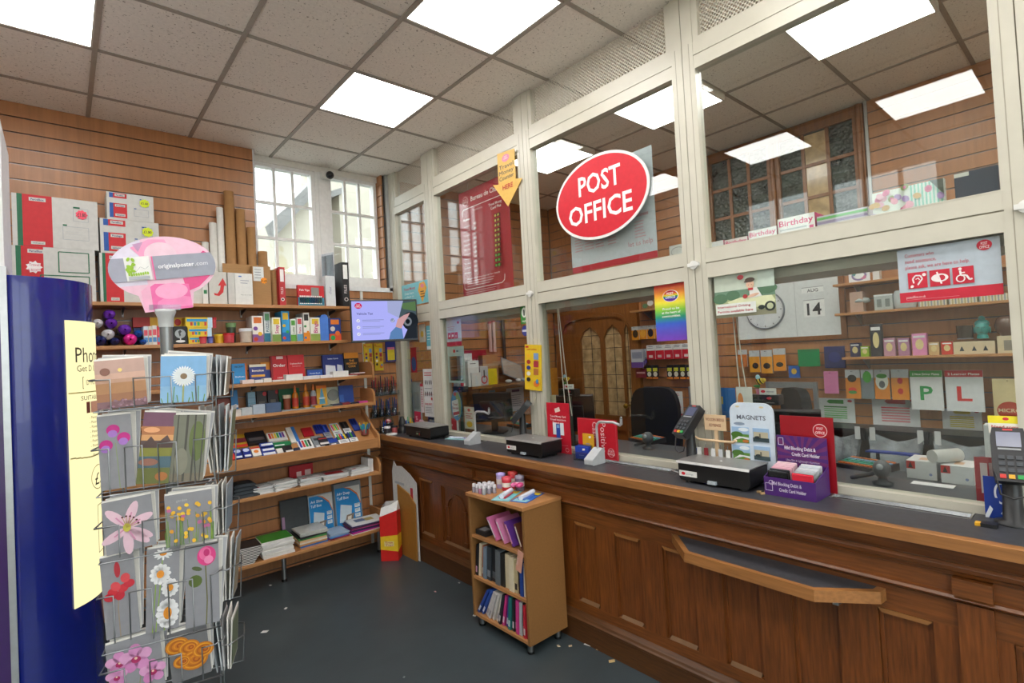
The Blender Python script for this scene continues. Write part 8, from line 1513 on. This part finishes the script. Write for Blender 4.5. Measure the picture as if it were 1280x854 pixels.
gift('gift_card', 'white unicorn gift card on the upper shelf by the calendar', 'card', 1061, 1088, 335, L1, '#e2e4e8/.5', lambda c, w, h: (c.ring(w*.5, h*.45, w*.36, h*.36, w*.1, '#8a7aa8/.5'), c.ell(w*.3, h*.6, w*.14, h*.14, '#5a9a9a/.5'), c.ell(w*.7, h*.3, w*.14, h*.14, '#c87aa0/.5'), c.ell(w*.52, h*.45, w*.2, h*.2, '#eef0f2/.5')), .01)
gift('gift_box', 'plain white box right of the unicorn card', 'box', 1091, 1100, 333, L1, '#d8d8d8/.5'); gift('gift_box', 'tall pinkish box at the left of the glass ornaments', 'box', 1063, 1080, 365, L2, '#b89a8a/.5')
def orn(lab, px, z, prof, m, cat='ornament', X=XS-.12, n=16):
    y = sy(px, X, z+.05); t = thing('glass_ornament', lab, cat, (X, y, z+.0005), 0, 'ornaments on the gift shelves'); mb = MB(); mb.lathe(prof, m, n); mb.build('ornament_body', t); mb = MB(); mb.lathe([(prof[0][0]*1.05, -.0), (prof[0][0]*1.05, .006)], '#8a8f94/.3', n); mb.build('base_ring', t)
GL = '#b8c0c0/.15'
orn('clear glass mushroom-shaped ornament on the middle gift shelf', 1077, L2, [(.03, 0), (.02, .02), (.018, .06), (.06, .075), (.05, .10), (.0001, .115)], GL); orn('wide clear glass jar under the assistance poster', 1131, L2, [(.06, 0), (.07, .03), (.07, .09), (.06, .12), (.055, .13)], GL)
gift('glass_house', 'clear glass house ornament between mushroom and jar', 'ornament', 1093, 1117, 368, L2, '#aab2b0/.15', lambda c, w, h: (c.rect(0, h*.9, w, h, '#d8dcdc/.2'), c.rect(w*.15, h*.2, w*.4, h*.7, '#7a8482/.2'), c.rect(w*.6, h*.2, w*.85, h*.7, '#7a8482/.2')), .08)
for i in range(3):
    def stripe(c, w, h):
        for k in range(9): c.rect(w*k/9, 0, w*(k+.5)/9, h, ['#8a98a0/.5', '#a8a47a/.5'][k % 2]); c.k -= 1
    gift('striped_box', '%s striped gift box under the assistance poster' % ORD[i], 'box', 1148+38*i, 1184+38*i, 376-4*i, L2, '#d0ceb8/.5', stripe, .1, XS-.14, 'striped boxes on the gift shelf')
GI = [(1063, 1076, 429, '#2a2a50/.4', 'dark blue candle tin, leftmost on the lower gift shelf'), (1076, 1087, 433, '#8ab02a/.4', 'lime green candle tin on the lower gift shelf'), (1089, 1104, 405, '#2a2c34/.4', 'tall black and white card pack on the lower gift shelf'), (1105, 1120, 423, '#b88aa0/.4', 'first pink moulded pack on the lower gift shelf'), (1123, 1138, 423, '#a87a9a/.4', 'second pink moulded pack on the lower gift shelf'), (1141, 1160, 417, '#d88ab8/.4', 'pink, yellow-centred game pack on the lower gift shelf'), (1161, 1175, 428, '#c8a878/.4', 'small tan candle beside the game pack'), (1177, 1192, 427, '#c83a2a/.4', 'small red candle left of the long boat box')]
for a, b, tp_, c_, lab in GI: gift('gift_pack', lab, 'gift', a, b, tp_, L3, c_, (lambda c, w, h: (c.ell(w*.5, h*.5, w*.28, h*.24, '#d8c890/.4'), c.rect(w*.1, h*.8, w*.9, h*.9, '#dfe0e0/.4'))), .05, None, 'gifts on the lower gift shelf')
gift('gift_pack', 'long cream box printed with sailing boats', 'gift', 1192, 1245, 427, L3, '#cfc0a0/.5', lambda c, w, h: [c.poly([(w*x, h*.25), (w*(x+.12), h*.25), (w*(x+.06), h*.65)], '#2c3a48/.5') for x in (.15, .45, .72)], .1, None, 'gifts on the lower gift shelf'); gift('gift_pack', 'cream photo box at the right end of the lower gift shelf', 'gift', 1247, 1272, 420, L3, '#cdbf9e/.5', lambda c, w, h: c.rect(w*.35, h*.15, w*.95, h*.75, '#8a8478/.5'), .1, None, 'gifts on the lower gift shelf')
X = XS-.12; y = sy(1228, X, 1.62); t = thing('head_ornament', 'turquoise head ornament standing on the boat box', 'ornament', (X, y, sz(X, y, 423)), EAST)
mb = MB(); TQ = '#3f9a94/.35'; mb.lathe([(.03, 0), (.026, .025)], TQ, 16); mb.sph((0, -.004, .065), .036, .038, .05, TQ, 18); mb.sph((0, .004, .095), .038, .036, .03, '#2f7f7c/.45', 18); mb.sph((0, .004, .128), .018, .018, .02, '#2f7f7c/.45', 12); mb.sph((0, -.042, .062), .006, .008, .014, TQ, 8)
for s in (-1, 1): mb.sph((s*.037, 0, .055), .006, .01, .022, TQ, 8); mb.sph((s*.014, -.036, .072), .009, .006, .003, '#2a6a68/.4', 8)
mb.sph((0, -.038, .040), .011, .006, .003, '#2a6a68/.4', 8); mb.build('head', t)
orn('brown glass globe candle holder above the cream photo box', 1258, sz(X, sy(1258, X, 1.6), 420), [(.025, 0), (.05, .03), (.058, .07), (.045, .11), (.03, .125)], '#5a4034/.15'); orn('dark glass tumbler beside the turquoise head', 1206, sz(X, sy(1206, X, 1.6), 424), [(.04, 0), (.045, .05), (.045, .09)], '#3a3028/.15')
# calendar and clock board
t = thing('calendar_board', 'white board with round clock and AUG 14 calendar in an oak frame', 'clock', (XS-.022, -1.90, 1.66), EAST); w, h = .82, .52
mb = MB(); mb.box(-.02, 0, -.035, w+.04, .02, 0, 'oak_door'); mb.box(w, 0, 0, w+.04, .02, h+.03, 'oak_door'); mb.box(-.02, 0, 0, 0, .02, h+.03, 'oak_door'); mb.box(0, 0, h, w, .02, h+.03, 'oak_door'); mb.build('oak_frame', t)
mb = MB(); mb.box(0, .004, 0, w, .018, h, '#dfe3e4/.45'); c = mb.canvas((0, .004, 0)); c.rect(w*.60, 0, w*.604, h, '#b0b6ba/.5'); c.rect(w*.67, h*.68, w*.87, h*.76, '#f0f2f2/.5'); c.text('AUG', w*.77, h*.69, h*.05, '#4a4f54', 'c', True, w=w*.1); c.rect(w*.68, h*.30, w*.87, h*.56, '#f4f5f5/.5'); c.text('14', w*.775, h*.33, h*.19, '#2a2e33', 'c', True, w=w*.13); c.line([(w*.67, h*.765), (w*.87, h*.765)], .004, '#8a9094'); c.line([(w*.68, h*.565), (w*.87, h*.565)], .004, '#8a9094'); mb.build('board_face', t)
mb = MB(); cx, cz, r = w*.30, h*.47, .165; mb.cyl((cx, .0035, cz), (cx, -.012, cz), r, r*.98, '#9aa2aa/.3/.6', 40); mb.cyl((cx, -.0121, cz), (cx, -.0135, cz), r*.93, r*.93, '#e2e6ea/.4', 40); c = mb.canvas((cx, -.0135, cz))
for i in range(60): a = 2*PI*i/60; k = .80 if i % 5 == 0 else .86; c.line([(r*k*math.sin(a), r*k*math.cos(a)), (r*.89*math.sin(a), r*.89*math.cos(a))], .006 if i % 5 == 0 else .0025, '#3a4048'); c.k -= 1
c.k += 1; mb.build('clock_dial', t); mb = MB(); c = mb.canvas((cx, -.0145, cz), e=.0006); c.line([(0, 0), (.07, .05)], .008, '#20242a'); c.line([(0, 0), (-.03, .12)], .006, '#20242a'); mb.build('clock_hands', t)
HY = lambda px: sy(px, XS-.08, 1.6)
# hooks right of the door: chargers, red packs, leaflets
for i in range(4): hang('headphone_pack', '%s orange and black headphone pack right of the door' % ORD[i], 'headphones', HY(791+9.5*i), HY(800+9.5*i), 1.72, 1.86, GK, blis('#dc8f24/.4', (.5, .45, .38, .3, '#26241f' if i % 2 == 0 else '#e8a83a')), XS-.08, group='headphone packs')
for i in range(5): hang('cable_pack', '%s red and white cable pack in the middle hook row' % ORD[i], 'cable', HY(809+11*i), HY(819.5+11*i), 1.51, 1.655, '#e0e0e0/.4', lambda c, w, h: (c.rect(0, 0, w, h*.62, '#c4212e/.45'), c.rect(w*.25, h*.12, w*.7, h*.3, '#e0c8c8/.4'), c.lines(w*.1, w*.9, h*.92, 2, h*.1, h*.04, '#8a8a90')), XS-.09, group='red cable packs')
for i in range(3): hang('leaflet_cluster', '%s grey and violet leaflet hanging beside the red packs' % ('front', 'middle', 'rear')[i], 'leaflet', HY(792+i), HY(807), 1.43+.02*i, 1.62, ['#b8bcc8/.4', '#a8acb8/.4', '#c8ccd4/.4'][i], lambda c, w, h: (c.rect(w*.1, h*.5, w*.9, h*.85, '#8a92a8/.4'), c.rect(0, 0, w, h*.3, '#6a4a9a/.4')), XS-.13+.03*i, .003, group='hanging leaflets', hook=i == 2)
hang('torch_pack', 'dark red torch pack low on the hooks right of the door', 'torch', HY(793), HY(806), 1.32, 1.41, '#7a2030/.4', lambda c, w, h: c.rect(w*.1, h*.5, w*.9, h*.7, '#d8a8b0/.4'), XS-.08)
for i, (y0, lab) in enumerate([(806.5, 'yellow and black plug pack left of the charger row'), (814, 'yellow plug pack with a white bubble'), (832, 'first black and orange charger pack'), (840, 'second black and orange charger pack'), (848, 'third black and orange charger pack'), (856, 'fourth black and orange charger pack')]): hang('charger_pack', lab+' right of the door', 'charger', HY(y0), HY(y0+7), 1.31, 1.45, '#1f2024/.4', lambda c, w, h: (c.rect(w*.1, h*.55, w*.9, h*.8, '#c8c83a/.4'), c.ell(w*.5, h*.35, w*.35, h*.18, '#d8d4c8/.4'), c.rect(0, 0, w, h*.14, '#d87a2a/.4')), XS-.08, group='charger packs')
gift('framed_picture', 'small brown photo frame with white animals on the short shelf', 'frame', 801, 820, 372, 2.02, '#8a5a34/.5', lambda c, w, h: (c.ell(w*.3, h*.3, w*.18, h*.2, '#4a7a54/.5'), c.ell(w*.65, h*.5, w*.2, h*.25, '#d8d8d8/.5')), .02)
sign('poster', 'white and red poster on the rear wall beside the swivel chair', 'poster', (XS-.004, sy(837, XS, 1.1), .93), .15, .25, '#dfe0e2/.5', lambda c, w, h: (c.rect(w*.04, h*.04, w*.96, h*.12, '#b8283a/.5'), c.poly([(w*.2, h*.3), (w*.15, h*.6), (w*.4, h*.72), (w*.75, h*.62), (w*.85, h*.35)], '#c82a3c/.5'), c.ell(w*.5, h*.38, w*.25, h*.12, '#dfe0e2/.5'), c.rect(w*.02, h*.88, w*.14, h*.98, '#c82a3c/.5'), c.lines(w*.2, w*.9, h*.92, 2, h*.06, h*.025, '#c87a84')), EAST, .003)
# aluminium gate frames on the rear wall
for lab, ya, yb, z in (('grey metal frame on the rear wall right of the swivel chair', -1.42, -1.57, 1.24), ('grey metal frame on the rear wall behind the magnet display', -2.15, -2.55, 1.29)):
    t = thing('metal_gate', lab, 'gate', (XS-.10, 0, 0), 0, 'grey metal gates'); mb = MB(); mb.box(-.015, ya-.03, 0.001, .015, ya, z, '#a8adb2/.35/.6'); mb.build('post', t); mb = MB(); mb.box(-.015, yb, 0.001, .015, yb+.03, z, '#a8adb2/.35/.6'); mb.build('post', t); mb = MB(); mb.box(-.0149, yb+.031, z-.05, .0149, ya-.031, z-.001, '#a8adb2/.35/.6'); mb.build('top_rail', t)
# clear sacks hung under the charts
for i, (y0, y1) in enumerate([(-2.62, -2.92), (-2.95, -3.28), (-3.31, -3.66)]):
    t = thing('plastic_sack', 'clear plastic sack clipped on a rail, %s of the three behind the cartons' % ('left', 'middle', 'right')[i], 'sack', (4.10, (y0+y1)/2, .94), 0, 'clear plastic sacks'); w = (y0-y1)/2; mb = MB(); vs = []; fs = []; nu, nv = 9, 7; rr = random.Random(i)
    for v in range(nv):
        for u in range(nu): a = u/(nu-1)*2-1; sag = .035*(1-a*a)*(1 if v == 0 else .3); k = 1-.25*math.sin(PI*v/(nv-1)); vs.append((-.12*math.sin(PI*v/(nv-1))+.02*rr.random(), a*w*k, -sag-.62*v/(nv-1)+.03*abs(a)))
    for v in range(nv-1):
        for u in range(nu-1): fs.append((v*nu+u, v*nu+u+1, (v+1)*nu+u+1, (v+1)*nu+u))
    off = len(vs); vs += [(x+.03+.06*math.sin(PI*(k//nu)/(nv-1)), y, z) for k, (x, y, z) in enumerate(vs)]; fs += [tuple(j+off for j in f[::-1]) for f in fs]
    mb.add(vs, fs, 'plastic_sack', True); mb.build('sack_film', t)
    for s in (-1, 1): mb = MB(); mb.box(-.012, s*w-.012, -.035, .012, s*w+.012, .05, '#1c1d20/.4'); mb.box(-.018, s*w-.02-s*.03, -.03, -.012, s*w+.012-s*.03, .06, '#d8dadb/.4'); mb.build('clip', t)
t = thing('sack_rail', 'dark rail and cabinet carrying the clear plastic sacks', 'cabinet', (4.2, 0, 0)); mb = MB(); mb.box(-.01, -3.75, .945, .26, -2.55, .965, '#24262a/.4'); mb.build('rail_top', t); mb = MB(); mb.box(.14, -3.74, .001, .26, -2.56, .944, '#3a302a/.5'); mb.build('cabinet_body', t)
# ---- gift boxes on the ledge behind the upper glass
BZ = 1.93+.156
def up(name, lab, cat, px0, px1, pyt, col, draw=None, X=2.46, dep=.12, group=None, z=BZ):
    y0, y1 = sy(px0, X, z), sy(px1, X, z); h = sz(X, (y0+y1)/2, pyt)-z; mb = MB(); w = y0-y1-.002; mb.box(0, 0, 0, w, dep, h, col, r='#b83a6a/.5' if 'birthday' in lab else col)
    if draw: draw(mb.canvas((0, 0, 0)), w, h)
    return tag(mb.build(name, loc=(X, y0, z+.0005), rot=(0, 0, EAST)), lab, cat, group)
def bday(c, w, h): c.text('Birthday', w*.5, h*.72, h*.20, '#d83a7a/.5', 'c', True, w=w*.92); c.lines(w*.06, w*.8, h*.62, 5, h*.12, h*.05, '#b8bcc4'); c.rect(w*.85, h*.05, w*.96, h*.6, '#e06a9a/.5'); c.text('HAPPY', w*.5, h*.12, h*.14, '#d83a5a/.5', 'c', True, w=w*.5)
up('gift_box', 'plain white box left of the birthday boxes behind the upper glass', 'box', 887, 906, 302, '#d8dade/.5'); up('gift_box', 'smallest birthday box, leftmost of the three behind the upper glass', 'box', 907, 936, 298, '#e4dfe2/.5', bday, 2.46, .12, 'birthday boxes'); up('gift_box', 'middle birthday box of the three behind the upper glass', 'box', 937, 973, 286, '#e6e2e4/.5', bday, 2.46, .12, 'birthday boxes'); up('gift_box', 'largest birthday box, rightmost of the three behind the upper glass', 'box', 974, 1021, 270, '#eae6e8/.5', bday, 2.46, .12, 'birthday boxes')
def strp(c, w, h):
    for k, cc in enumerate(['#9a8ab0', '#7ac07a', '#8a78a8', '#c8ccd4', '#9a8ab0', '#6ab86a']): c.rect(0, h*k/6, w, h*(k+.6)/6, cc+'/.5')
up('gift_box', 'flat box with green and violet stripes behind the upper glass', 'box', 1023, 1087, 265, '#c8c4d0/.5', strp)
def flor(c, w, h):
    for k in range(9): c.rect(w*(.55+.05*k), 0, w*(.575+.05*k), h, '#8acabc/.5'); c.k -= 1
    c.k += 1; rr = random.Random(6)
    for k in range(30): x, y = rr.random()*(.6 if k % 4 else 1), rr.random(); c.ell(w*x, h*y, w*.05, h*.09, ['#d8709a', '#e8a0b8', '#c8a05a', '#8a9a5a', '#a88ac0', '#e4b0c4'][k % 6]+'/.5', 10, k); c.ell(w*x, h*y, w*.025, h*.045, '#c85a88/.5', 8) if k % 3 == 0 else None
    c.poly([(w*.82, h), (w, h*.98), (w, h*.6)], '#5a5f58/.5')
up('gift_box', 'floral and turquoise striped gift box behind the upper glass', 'box', 1093, 1184, 233, '#dfe4e0/.5', flor, 2.46, .03); up('photo_album', 'dark blue album with a white corner label behind the upper glass', 'album', 1196, 1252, 212, '#27344c/.5', lambda c, w, h: c.rect(0, h*.9, w*.35, h*.99, '#d8d8d4/.5'), 2.46, .03)
up('gift_box', 'small white box with a printed oval behind the services poster pane', 'box', 838, 859, 306, '#d4d6d6/.5', lambda c, w, h: c.ring(w*.5, h*.7, w*.4, h*.2, .003, '#8a9094'))
# ================================================================== OUTSIDE: STONE HOUSES BEYOND THE WINDOWS
YH = 9.0
g0, g1, g2 = at(331, 284, 1, YH), at(404, 213, 1, YH), at(343, 320, 1, YH); rs = (g1.z-g0.z)/(g1.x-g0.x)
t = thing('stone_house', 'pale stone house with a sloping roof edge seen through the left white window', 'house', (0, YH, 0))
mb = MB(); mb.prism([(g2.x, 0), (g1.x, 0), (g1.x, g1.z), (g2.x, g1.z-rs*(g1.x-g2.x))], 0, 3.0, 'stone', 'y'); mb.build('gable_wall', t)
mb = MB(); mb.prism([(g0.x, g0.z), (g0.x+.1, g0.z-.32), (g1.x+.02, g1.z-.28), (g1.x+.02, g1.z+.05)], -.35, -.002, 'slate', 'y'); mb.build('roof_verge', t)
e0 = at(424, 250, 1, YH+1.2).x
t = thing('stone_house', 'tall pale stone wall with a chimney corner seen through the right white window', 'house', (0, YH+1.2, 0))
mb = MB(); mb.box(e0, 0, 0, e0+5, 3, 11, 'stone'); mb.build('gable_wall', t)
zc = at(420, 240, 1, YH+1.2).z; mb = MB(); mb.prism([(e0-.35, zc-.25), (e0+.05, zc-.05), (e0+.05, zc+.12), (e0-.38, zc-.08)], -.1, 1.0, 'slate', 'y'); mb.build('eave', t)
mb = MB(); mb.box(-30, -30, -.4, 30, 30, -.25, '#8a8a84/.8'); struct(mb.build('floor_street'))
# ================================================================== CAMERA, WORLD, LIGHT
cd = bpy.data.cameras.new('camera'); co = bpy.data.objects.new('camera', cd); COL.objects.link(co)
cd.sensor_fit = 'HORIZONTAL'; cd.sensor_width = 36; cd.lens = F_PX*36/1280; cd.clip_start = .05; cd.clip_end = 200
m = Matrix((_R, _U, -_fw)).transposed().to_4x4(); m.translation = CAM; co.matrix_world = m
SC.camera = co
w = bpy.data.worlds.new('sky'); SC.world = w; w.use_nodes = True; nt = w.node_tree; bg = nt.nodes['Background']
tc = nt.nodes.new('ShaderNodeTexCoord'); sp = nt.nodes.new('ShaderNodeSeparateXYZ'); nt.links.new(tc.outputs['Generated'], sp.inputs[0])
rp = nt.nodes.new('ShaderNodeValToRGB'); rp.color_ramp.elements[0].position = .4; rp.color_ramp.elements[0].color = (.5, .5, .48, 1); rp.color_ramp.elements[1].position = .75; rp.color_ramp.elements[1].color = (.88, .94, 1, 1)
mr = nt.nodes.new('ShaderNodeMath'); mr.operation = 'MULTIPLY_ADD'; mr.inputs[1].default_value = .5; mr.inputs[2].default_value = .5
nt.links.new(sp.outputs[2], mr.inputs[0]); nt.links.new(mr.outputs[0], rp.inputs[0]); nt.links.new(rp.outputs[0], bg.inputs[0]); bg.inputs[1].default_value = SKY
vs = SC.view_settings; vs.view_transform = 'Standard'; vs.look = 'None'; vs.gamma = 1; vs.exposure = EXPO; vs.use_curve_mapping = False
SC.cycles.max_bounces = 8; SC.cycles.diffuse_bounces = 4; SC.cycles.glossy_bounces = 4; SC.cycles.transparent_max_bounces = 16; SC.cycles.transmission_bounces = 4
SC.cycles.caustics_reflective = False; SC.cycles.caustics_refractive = False; SC.cycles.sample_clamp_indirect = 4
SC.cycles.use_denoising = True
